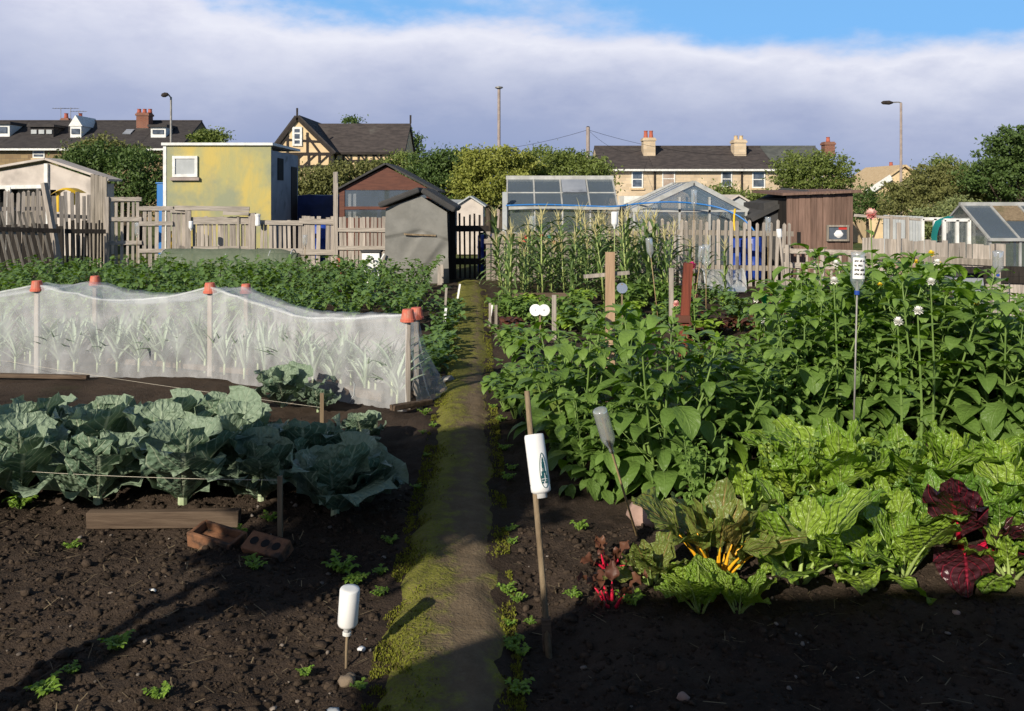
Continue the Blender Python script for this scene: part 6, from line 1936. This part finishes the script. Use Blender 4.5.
# ------------------------------------------------------------------ chard
G = 'chard in the bed by the shaded soil'
spots = []
for j, y in enumerate((3.98, 4.36, 4.76, 5.16)):
    xl = X((672, 680, 694, 735)[j], y, 560); n = (8, 9, 10, 11)[j]
    for k in range(n):
        spots.append((xl + .255 * k + rnd.uniform(-.06, .06), y + rnd.uniform(-.06, .06), j))
for x, y, j in spots:
    px = CX + F * x / (y * CP + 1.4 * SP)
    if 640 < px < 775 and j == 0: continue
    if 680 < px < 755 and j == 1: continue
    if 930 < px < 1005 and j == 0: continue
    if px > 1120: continue
    if j == 3 and (px < 790 or rnd.random() < .3): continue
    if j in (1, 2) and rnd.random() < .16:
        place('dahlia_pale', x, y, .36, 'small leafed pale green plant growing up between the chard', 'small plants among the chard'); continue
    place('chard', x, y, rnd.uniform(.8, 1.06) + .06 * (j > 1) if j else rnd.uniform(.72, .95), ('green leaf chard in the front row touching the shaded soil', 'green leaf chard in the middle of the bed', 'green leaf chard in the third row of the bed', 'green leaf chard at the back of the bed against the dahlias')[j], G)
p = gp(716, 570); place('chard_yellow', p.x, p.y, 1.0, 'chard with glowing golden stalks and bronze leaves', G)
p = gp(652, 572); place('chard_bronze', p.x, p.y, .6, 'dull bronze chard low at the near corner of the bed', G)
for px, py, s in ((700, 598, .5), (738, 600, .46)):
    p = gp(px, py); place('chard', p.x, p.y, s, 'small low green chard in front of the golden stalks', G)
p = gp(962, 540); place('chard_purple', p.x, p.y, 1.2, 'purple leaved chard with crimson ribs sprawling to the soil', G, rz=0.0)
p = gp(612, 596); place('chard_small_red', p.x, p.y, .85, 'small chard with bright crimson stalks on bare soil', G)
p = gp(610, 560); place('chard_small_red', p.x, p.y, .75, 'small dark red chard behind the crimson stalked one', G)
for px, py, s, lab in ((790, 505, .95, 'upright chard in the back row between golden stalks and the tallest one'), (905, 500, 1.0, 'upright chard just behind the largest drooping leaf'), (950, 495, 1.0, 'upright chard right behind the purple one'), (840, 500, 1.08, 'tall upright pale chard in the back row below the labelled bottle'), (1003, 505, 1.0, 'tall upright chard at the far end of the bed')):
    p = gp(px, py); place('chard_tall', p.x, p.y, s, lab, G)
# ------------------------------------------------------------------ other small crops
for px, py, k, lab in ((505, 335, 'red_lettuce', 0), (512, 328, 'red_lettuce', 0), (518, 338, 'red_lettuce', 0)):
    p = gp(px, py); place(k, p.x, p.y, 1.0, 'dark red lettuce in the bed next to the paired white discs', 'red lettuces beside the path')
for px, py in ((524, 310), (530, 306), (518, 308)):
    p = gp(px, py); place('lime_lettuce', p.x, p.y, 1.1, 'lime green lettuce behind the paired white discs', 'lime lettuces behind the discs')
for px, py in ((506, 318), (514, 314), (500, 312), (524, 322), (534, 320), (546, 316), (556, 322), (505, 350), (515, 356), (540, 328), (566, 316)):
    p = gp(px, py); place('bean', p.x, p.y, rnd.uniform(.9, 1.2), 'low green plant in the small bed around the paired discs', 'low plants around the discs')
for px, py in ((505, 405), (515, 412), (522, 402), (528, 415), (510, 395), (520, 390), (535, 408)):
    p = gp(px, py); place('bean', p.x, p.y, rnd.uniform(.85, 1.1), 'low pale bean plant beside the right path edge and white tag', 'low bean plants beside the path')
for k in range(56):
    px, py = rnd.uniform(560, 850), rnd.uniform(298, 345)
    p = gp(px, py); place('red_lettuce' if rnd.random() < .35 and px > 680 else rnd.choice(('strawberry', 'bean', 'lime_lettuce')), p.x, p.y, rnd.uniform(1.0, 1.5), 'low bed plant in the mixed patch behind the dahlias', 'mixed low plants behind the dahlias')
G = 'weeds on the bare beds'
for px, py, s, lab in ((20, 508, 1.9, 'clump of bright weeds at the edge of the plank, nearest the picture edge'), (72, 540, 1.1, 'thin weed in the soil in front of the plank'), (117, 657, 1.5, 'bright green weed alone in the middle of the bare soil'), (45, 700, 1.5, 'pale weed at the bottom of the bare soil'),
                       (73, 680, .9, 'thin weed just above the pale one'), (158, 702, 1.1, 'weed at the lower edge of the bare soil'), (240, 530, 1.3, 'weed growing in the hollow brick'), (255, 575, 1.2, 'weed below the broken brick'), (342, 566, 2.0, 'yellow green weed clump by the corner cabbage'),
                       (355, 575, 1.6, 'leafy weed next to the yellow green clump'), (250, 565, .9, 'tiny weed against the brick side'), (305, 668, .8, 'tiny weed left of the small white bottle'), (630, 597, 1.5, 'low weed spreading by the small red chard'), (520, 680, 1.3, 'dim weed in the shade of the path verge'),
                       (575, 592, 1.1, 'little weed right of the wooden bottle post'), (270, 520, 1.2, 'weed under the stake in the cabbages'), (580, 520, 1.3, 'single broad weed on bare soil beside the leaning bottle')):
    p = gp(px, py); place('weed', p.x, p.y, s * .55, lab, G)
for k in range(26):
    y = rnd.uniform(3.0, 7.5); x = edge_x(PR, y) + rnd.uniform(.0, .12) if k % 3 else edge_x(PL, y) - rnd.uniform(.0, .12)
    place('weed', x, y, rnd.uniform(.35, .7), 'small weed growing along the mossy path verge', 'weeds along the path verge')

# ------------------------------------------------------------------ boards, bricks, stones, stakes, string
def plank(label, p0, p1, w, h, m='plank', dz=.02, name='plank', group='edging planks'):
    a = on(p0[0], p0[1], dz); c = on(p1[0], p1[1], dz)
    b = MB(); nseg = 8
    for_up = Vector((0, 0, 1))
    b.beam(a, c, w, h, jit=.004)
    return tag(b.build(name, M[m], bevel=.004), label, 'plank', group)
g0, g1 = gnd(88, 520), gnd(240, 521)
plank('soil covered plank edging the front of the cabbage block', (g0.x, g0.y), (g1.x, g1.y), .05, .085, dz=.035)
for (a, c, lab, h) in (((104, 362), (165, 366), 'short dark board against the foot of the net', .05), ((160, 366), (250, 372), 'longer brown board overlapping the short one by the net', .05), ((-20, 376), (88, 378), 'board under the net edge nearest the picture side', .035), ((315, 388), (384, 400), 'dark board below the leeks between big cabbage and corner post', .07), ((310, 383), (340, 382), 'rough offcut lying on the dark board', .05), ((392, 412), (430, 402), 'short board at the net corner by the path', .04)):
    q0, q1 = gnd(*a), gnd(*c); plank(lab, (q0.x, q0.y), (q1.x, q1.y), .06, h, dz=.02 + h / 2)
def brick(label, c, rz, size, frogs, tilt, name='brick'):
    o = thing(name, label, 'brick', c, 0, 'bricks at the end of the plank')
    o.rotation_euler = (tilt[0], tilt[1], rz)
    L, W_, H_ = size
    import bmesh
    b = MB()
    t_ = .018
    if frogs == 'trough':
        b.bx(-L / 2, L / 2, -W_ / 2, -W_ / 2 + t_, 0, H_); b.bx(-L / 2, L / 2, W_ / 2 - t_, W_ / 2, 0, H_ * .9)
        b.bx(-L / 2, -L / 2 + t_, -W_ / 2 + t_, W_ / 2 - t_, 0, H_ * .95); b.bx(L / 2 - t_, L / 2, -W_ / 2 + t_, W_ / 2 - t_, 0, H_ * .95); b.bx(-L / 2 + t_, L / 2 - t_, -W_ / 2 + t_, W_ / 2 - t_, 0, H_ * .4)
        b.build('body', M['terracotta'], o, bevel=.004)
    else:
        b.bx(-L / 2, L / 2, -W_ / 2, W_ / 2, 0, H_); b.build('body', M['terracotta'], o, bevel=.006)
        for k in range(3):
            h_ = MB(); h_.lathe([(.021, H_ + .0005), (.021, H_ + .002), (.004, H_ + .0025)], 16, Matrix.Translation(((k - 1) * .062, 0, 0))); h_.build('hole', M['dark'], o)
p = gp(218, 545); brick('broken hollow brick with a rusty rim, weeds growing out of it', p + Vector((0, .0, .0)), R(-22), (.25, .13, .075), 'trough', (R(12), R(6)))
p = gp(268, 556); brick('three holed brick tipped toward the soil beside the hollow one', p + Vector((0, .02, .0)), R(-24), (.215, .1025, .065), 'holes', (R(30), R(4)))
def stone(label, px, py, r, m='rock', dz=None):
    p = gp(px, py, r * .4); b = MB()
    b.lathe([(r * .5, -r * .7), (r * .95, -r * .4), (r * 1.1, 0), (r * .85, r * .45), (r * .3, r * .62)], 12)
    s3 = rnd.random() * 9
    b.v = [tuple(Vector(v) + Vector((noise.noise(Vector(v) / r * 1.1 + Vector((s3, 0, 0))), noise.noise(Vector(v) / r * 1.1 + Vector((3, s3, 0))), .6 * noise.noise(Vector(v) / r * 1.1 + Vector((0, 3, s3))))) * r * .45 + p) for v in b.v]
    tag(b.build('stone', M[m], smooth=True), label, 'stone', 'loose stones')
stone('buff stone right below the small white bottle', 346, 678, .026); stone('smaller buff stone touching the one below the small white bottle', 351, 668, .018)
stone('pale stone in the shaded soil at the lower right', 683, 686, .022, 'pink_rock'); stone('pinkish half brick stone behind the golden chard', 648, 512, .10, 'pink_rock')
stone('small white stone on the lit soil', 152, 597, .013, 'petal_white'); stone('white stone at the path foot by the small bottle', 362, 642, .014, 'white'); stone('grey stone at the bottom picture edge near the path', 333, 708, .025, 'pale_sheet')
stone('pink chip at the chard bed edge in the lit patch', 956, 598, .014, 'pink_rock'); stone('greyish stone by the bean plants', 448, 380, .05, 'grey_metal')
stone('stone at the verge of the path by the strawberry like plants', 441, 388, .04, 'rock')
def stake(label, px, foot, topy, w=.028, m='stake', lean=(0, 0), name='stake', group='wooden stakes'):
    g = gp(px, foot); t_ = at(px, topy, g.y)
    b = MB(); b.beam(g - Vector((0, 0, .08)), Vector((t_.x + lean[0], g.y + lean[1], t_.z)), w, w * .8, jit=.002)
    return tag(b.build(name, M[m]), label, 'stake', group), g, Vector((t_.x + lean[0], g.y + lean[1], t_.z))
_, _, s1 = stake('thin weathered stake standing between the outlying cabbages', 322, 436, 393, .026)
_, _, s2 = stake('weathered stake at the corner of the cabbage block', 280, 535, 476, .022)
stake('short pale stake leaning beside the path end', 444, 318, 288, .03, 'pale_wood', (.03, .05)); 
stake('grey wooden stake in the bed behind the discs', 554, 337, 295, .05, 'pale_wood')
stake('weathered short post on the path edge near the lettuces', 496, 335, 305, .035, 'grey_wood')
stake('very short weathered stake on the path edge beyond the lettuces', 490, 322, 303, .03, 'pale_wood')
stake('bleached upright stake between rust red post and white blooms', 671, 330, 268, .05, 'pale_wood')
stake('wooden stake beyond the white blooms', 779, 318, 288, .05, 'grey_wood')
stake('brown stake half hidden right of the white blooms', 823, 335, 303, .05, 'red_wood')
stake('pale flat stake behind the row of leaves, far right', 1003, 330, 305, .06, 'pale_wood')
b = MB()
for p0, p1 in ((gp(-60, 360, .12), s1 - Vector((0, 0, .10))), (s2 - Vector((0, 0, .02)), at(-80, 463, 5.0))):
    b2 = MB(); pts = [p0.lerp(p1, k / 10) + Vector((0, 0, -.02 * 4 * (k / 10) * (1 - k / 10))) for k in range(11)]; b2.tube(pts, 0.0011, 5)
    tag(b2.build('string', M['rope']), 'pale string strung from the thin stake along the net foot' if p0.y > 6 else 'pale string strung low through the cabbage leaves', 'string')
# wooden cross, rust red post
Y = 6.4
g = on(X(610, Y, 330), Y); o = thing('wooden_cross', 'pale wooden post with a crosspiece rising out of the dahlia clump', 'post', g)
b = MB(); b.beam((0, 0, -.1), (0, 0, zat(252, Y) - g.z), .066, .03); b.build('post', M['new_wood'], o)
b = MB(); xa, xb_ = X(584, Y) - g.x, X(630, Y) - g.x; b.beam((xa, .035, zat(277, Y) - g.z), (xb_, .035, zat(273, Y) - g.z), .025, .026); b.build('crosspiece', M['pale_wood'], o)
Y = 7.4
g = on(X(682, Y, 350), Y); o = thing('rust_red_post', 'rust red painted post leaning slightly among the leaves', 'post', g)
b = MB(); b.beam((-.03, 0, -.1), (X(688, Y, 263) - g.x, 0, zat(263, Y) - g.z), .07, .05, jit=.004); b.build('post', M['red_wood'], o)
b = MB(); b.bx(-.045, .06, -.05, .05, zat(322, Y) - g.z, zat(315, Y) - g.z); b.build('joint', M['red_brown'], o)
Y = 13.5
b = MB(); b.bx(X(512, Y), X(575, Y), Y, Y + .05, -.02, zat(293, Y)); tag(b.build('plank', M['plank']), 'brown raised bed board at the foot of the sweetcorn', 'plank', 'edging planks')
# paired discs
Y = 9.6
g = on(X(540, Y, 335), Y); o = thing('disc_scarer', 'bird scarer of two shiny white discs on a short stick', 'bird scarer', g)
h = zat(310, Y) - g.z
b = MB(); b.beam((0, .01, -.05), (0, .01, h + .03), .02, .02); b.build('stick', M['stake'], o)
for sx, px in ((-1, 535.5), (1, 544)):
    dx = X(px, Y) - g.x; b = MB(); Mx = Matrix.Translation((dx, -.012 - .004 * sx, h)) @ Matrix.Rotation(R(82), 4, 'X') @ Matrix.Rotation(R(6 * sx), 4, 'Y')
    b.lathe([(.009, 0), (.062, 0), (.0625, .0012), (.009, .0014)], 28, Mx); d_ = b.build('disc', M['white'], o)
    b = MB(); b.lathe([(.010, -.0006), (.010, .0022), (.004, .0024)], 16, Mx); b.build('hub', M['pale_sheet'], d_)
Y = 10.4
g = on(X(622, Y, 300), Y); o = thing('disc_scarer', 'single shiny disc hanging behind the wooden cross', 'bird scarer', g); h = zat(288, Y) - g.z
b = MB(); b.beam((0, .01, -.05), (0, .01, h + .05), .018, .018); b.build('stick', M['stake'], o)
b = MB(); b.lathe([(.009, 0), (.062, 0), (.0625, .0012), (.009, .0014)], 28, Matrix.Translation((0, -.01, h)) @ Matrix.Rotation(R(70), 4, 'X')); b.build('disc', M['disc'], o)
Y = 7.1
p = at(765, 299, Y); g = on(p.x, Y); o = thing('disc_scarer', 'bright green disc turning among the white blooms', 'bird scarer', g); h = p.z - g.z
b = MB(); b.beam((0, .01, -.05), (0, .01, h + .05), .018, .018); b.build('stick', M['stake'], o)
b = MB(); b.lathe([(.004, 0), (.038, 0), (.0385, .0012), (.004, .0014)], 28, Matrix.Translation((0, -.01, h)) @ Matrix.Rotation(R(80), 4, 'X')); b.build('disc', mat('green disc', (.02, .35, .12), rough=.3), o)

# ------------------------------------------------------------------ bottles on canes
def bottle_prof(r, h, neck=.013):
    return [(neck, 0), (neck, h * .07), (neck * .95, h * .11), (r * .8, h * .24), (r, h * .33), (r, h * .93), (r * .93, h * .985), (r * .5, h)]


def scarer(label_c, label_b, px, foot, top, neck_px, neck_py, length, r, m, lean=0.0, Y=None, cane_r=.006, cap='cap_blue', sy=1.0, cane_m='cane', name='plastic_bottle', leany=0.0):
    """a cane in the ground and an upturned bottle over its end"""
    if Y is None: g = gp(px, foot)
    else:
        q = at(px, foot, Y); g = on(q.x, Y)
    nk = at(neck_px, neck_py, g.y + leany)
    d = (nk - g).normalized()
    c = MB(); c.tube([g - d * .1, g.lerp(nk, .5), nk + d * length * .8], cane_r, 7)
    tag(c.build('garden_cane', M[cane_m], smooth=True), label_c, 'cane', 'canes carrying bottles')
    o = thing(name, label_b, 'bottle', nk, 0, 'bottles upturned on canes')
    Mx = d.to_track_quat('Z', 'Y').to_matrix().to_4x4()
    b = MB(); b.lathe(bottle_prof(r, length), 20, Mx, sy=sy); b.build('body', M[m], o, smooth=True)
    if cap:
        b = MB(); b.lathe([(.0165, -.004), (.0165, .02), (.0155, .022)], 16, Mx); b.build('collar', M[cap], o)
    return o, nk, d, Mx


# big white bottle on the wooden post
g = gp(549, 640)
top = at(527, 391, g.y + .28); foot_d = (top - g).normalized()
b = MB(); b.tube([g - foot_d * .05, g.lerp(top, .5), top], [.0125, .0115, .011], 8); tag(b.build('wooden_post', M['stake'], smooth=True), 'slanting round wooden rod carrying the big white bottle by the path', 'rod')
b = MB(); b.beam(g - Vector((.0, -.03, .08)), g + Vector((-.01, .03, .13)), .035, .03); tag(b.build('short_stub', M['plank']), 'short dark stub of wood at the foot of the slanting rod', 'stub')
nk = g.lerp(top, .0); L0 = (top - g).length
def along(py):
    best = min((abs(py - yy), k) for k, yy in ((k / 400, (lambda p: HOR - F * ((p.y * SP + (p.z - CAMZ) * CP) / (p.y * CP - (p.z - CAMZ) * SP)))(g.lerp(top, k / 400))) for k in range(401)))
    return best[1]
u0, u1 = along(496), along(432)
o = thing('white_bottle', 'big white bottle with a teal printed side, upturned on the slanting rod', 'bottle', at(542.0, 498, g.lerp(top, u0).y), 0, 'bottles upturned on canes')
nkb = at(542.0, 498, g.lerp(top, u0).y); bd = (at(533.5, 432, g.lerp(top, u1).y) - nkb).normalized()
Mx = bd.to_track_quat('Z', 'Y').to_matrix().to_4x4(); LB = (u1 - u0) * L0; RB = .0405
b = MB(); b.lathe([(.022, 0), (.022, .016), (.030, .018), (.040, .026), (RB, .040), (RB, .046), (RB * .97, .05), (RB, .056), (RB, LB - .012), (RB * .93, LB - .002), (RB * .5, LB)], 32, Mx, sy=.8); b.build('body', M['white'], o, smooth=True)
# printed panel on the flank: a drop outline with a figure in it, curved to the bottle
def on_bottle(a, z, off=.0012): return Mx @ Vector(((RB + off) * math.cos(a), (RB + off) * .8 * math.sin(a), z))
ref = (Vector((0, -1, 0)))
axx, axy = Mx.to_3x3() @ Vector((1, 0, 0)), Mx.to_3x3() @ Vector((0, 1, 0))
def ang(dirv): return math.atan2(dirv.dot(axy), dirv.dot(axx))
a0 = ang(Vector((.55, -.83, 0)))
b = MB()
pts = []
for k in range(33):
    q = 6.283 * k / 32; w_ = math.sin(q) * (1 - .42 * (math.cos(q) + 1) / 2)
    pts.append(on_bottle(a0 + w_ * .50, LB * (.42 + .27 * math.cos(q))))
b.tube(pts, .0014, 5)
b.build('drop_outline', M['teal_print'], o)
b = MB()
for dz, wd, hh2 in ((.60, .10, .010), (.55, .16, .02), (.50, .22, .022), (.44, .16, .03), (.37, .26, .018), (.32, .34, .012), (.27, .30, .007), (.235, .36, .007)):
    z = LB * dz
    for k in range(6):
        a1, a2 = a0 - wd + 2 * wd * k / 6, a0 - wd + 2 * wd * (k + 1) / 6
        if (k + int(dz * 100)) % 5 == 0: continue
        b.add([on_bottle(a1, z - hh2 / 2), on_bottle(a2, z - hh2 / 2), on_bottle(a2, z + hh2 / 2), on_bottle(a1, z + hh2 / 2)], [(0, 1, 2, 3)])
b.build('print', M['teal_print'], o)

# small white bottle at the left bed edge
g = gp(346, 655); nk = at(347, 632, g.y); tp = at(350, 588, g.y)
d = (tp - nk).normalized(); LB2 = (tp - nk).length
b = MB(); b.tube([g - Vector((0, 0, .06)), g.lerp(nk, .6), nk + d * .1], .0055, 7); tag(b.build('garden_cane', M['stake'], smooth=True), 'short stick under the small white bottle at the bed corner', 'cane', 'canes carrying bottles')
o = thing('white_bottle', 'small square shouldered white bottle upturned at the bed corner by the path', 'bottle', nk, 0, 'bottles upturned on canes')
Mx2 = d.to_track_quat('Z', 'Y').to_matrix().to_4x4()
b = MB(); b.lathe([(.014, 0), (.014, .014), (.022, .018), (.036, .026), (.040, .034), (.040, LB2 - .006), (.037, LB2 - .001), (.02, LB2)], 28, Mx2, sy=.9); b.build('body', M['white'], o, smooth=True)
b = MB(); b.lathe([(.0155, -.010), (.0155, .0), (.0145, .002)], 16, Mx2); b.build('cap', M['white_paint'], o)
b = MB(); b.tube([nk + d * .03 + Vector((.033, .0, 0)), nk + d * .05 + Vector((.047, 0, 0)), nk + d * (LB2 - .03) + Vector((.045, 0, 0)), nk + d * (LB2 - .012) + Vector((.033, 0, 0))], .0045, 6); b.build('side_seam', M['pale_sheet'], o)

# labelled clear bottle
o, nk, d, Mx3 = scarer('tall thin cane under the labelled clear bottle', 'clear bottle with a white handwritten label and blue cap over the dahlias', 853, 420, 300, 857, 294, .27, .044, 'clear', Y=5.75, cane_r=.006, cane_m='grey_metal')
b = MB(); RL = .0452; LBz0, LBz1 = .10, .235
axx, axy = Mx3.to_3x3() @ Vector((1, 0, 0)), Mx3.to_3x3() @ Vector((0, 1, 0))
af = ang(Vector((-.05, -1, 0)))
def lp(a, z, off=0): return Mx3 @ Vector(((RL + off) * math.cos(a), (RL + off) * math.sin(a), z))
vs = [lp(af - 1.0 + 2.0 * k / 14, z) for z in (LBz0, LBz1) for k in range(15)]
b.add(vs, [(k, k + 1, k + 16, k + 15) for k in range(14)]); lab_o = b.build('label', M['white'], o, fix=False)
b = MB(); r9 = random.Random(5)
for row, (zz, wds) in enumerate(((.212, (.0, .55, .9)), (.183, (.0, .45, .95)), (.156, (.0, .6, 1.0)), (.128, (.05, .5, .95)))):
    a = -0.72
    while a < .72:
        n = r9.randint(3, 6); pts = []
        for k in range(n * 5):
            pts.append(lp(af + a + k * .021, zz + (.009 if k % 2 else -.005) * r9.uniform(.1, 1.2), .001))
        if af + a + n * .1 < af + .95: b.tube(pts, .0011, 4)
        a += n * .105 + .14
b.build('handwriting', M['ink'], lab_o)

scarer('bare cane under the leaning scuffed bottle in front of the dahlias', 'scuffed grey clear bottle leaning over the soil in front of the dahlias', 637, 528, 400, 612, 452, .235, .036, 'scratched', cane_r=.006, cap=None, cane_m='cane', leany=-.1)
scarer('cane under the milky blue white bottle in the sweetcorn', 'milky blue white bottle upturned above the corn tassels', 614, 300, 0, 614.5, 229, .25, .05, 'white', Y=13.0, cane_m='corn_stalk', cap=None)
scarer('thin leaning cane beside the wooden cross', 'clear bottle on a leaning cane between cross and palings', 659, 285, 0, 651, 258, .26, .045, 'scratched', Y=11.5, cap=None)
scarer('cane under the clear bottle against the gabled greenhouse', 'clear bottle standing highest, against the gabled greenhouse', 694, 290, 0, 694, 209, .32, .05, 'clear', Y=14.5, cap=None)
scarer('cane under the clear bottle beside the film cloche', 'clear bottle hanging low beside the film cloche', 706, 300, 0, 706, 270, .36, .055, 'clear', Y=12.6, cap=None)
scarer('cane under the clear bottle left of the small white one', 'clear bottle before the palings left of the small white one', 768, 290, 0, 768, 236, .33, .05, 'clear', Y=15.5, cap=None)
scarer('leaning lath under the small white bottle by the brown shed', 'small white bottle on a leaning lath at the end of the palings', 786, 282, 0, 780, 240, .19, .045, 'white', Y=15.2, cap=None, cane_m='pale_wood', cane_r=.022)
scarer('cane under the clear bottle in the far corner of the stand', 'tall clear bottle on the far cane in front of the bleached boards', 998, 330, 0, 998, 276, .27, .055, 'scratched', Y=9.6, cap='cap_blue', cane_m='grey_metal')
scarer('cane under the clear bottle seen against the long greenhouse', 'faint clear bottle in the corn against the long greenhouse', 532, 285, 0, 532, 232, .27, .05, 'clear', Y=15.0, cap=None, cane_m='corn_stalk')
scarer('cane under the clear bottle at the lattice fence', 'whitish bottle hung by the tall lattice pallet', 137, 262, 0, 137, 238, .34, .05, 'clear', Y=19.4, cap=None)
scarer('cane under the white bottle on the wide fence post', 'white bottle hung at the wide post below the yellow wall', 191, 262, 0, 191, 231, .22, .05, 'white', Y=19.8, cap=None)
scarer('cane under the clear bottle at the wide boards', 'clear bottle hung in front of the wide boards with gaps', 305, 262, 0, 305, 247, .26, .055, 'clear', Y=19.0, cap=None)
scarer('cane under the bottle in the sweetcorn near the lettuces', 'clear bottle low in the front of the corn', 690, 330, 0, 700, 262, .2, .04, 'scratched', Y=11.0, cap=None)
# plant tags
for px, foot, topy, lab in ((520, 388, 371, 'white plant tag among the low bean plants'), (443, 330, 308, 'white plant tag leaning by the path before the tarpaulin shed'), (489, 318, 305, 'white plant tag by the right path edge next to the sweetcorn'), (457, 298, 284, 'white plant tag at the far end of the path')):
    g = gp(px, foot); t_ = at(px + 3, topy, g.y)
    b = MB(); b.beam(g - Vector((0, 0, .04)), t_, .03, .004, up=(0, 1, 0)); tag(b.build('plant_tag', M['white']), lab, 'plant tag', 'white plant tags')

# unused prototypes go
for kind, lst in PROTOS.items():
    for k, o in enumerate(lst):
        if (kind, k) not in USED:
            for ch in list(o.children): bpy.data.objects.remove(ch)
            bpy.data.objects.remove(o)
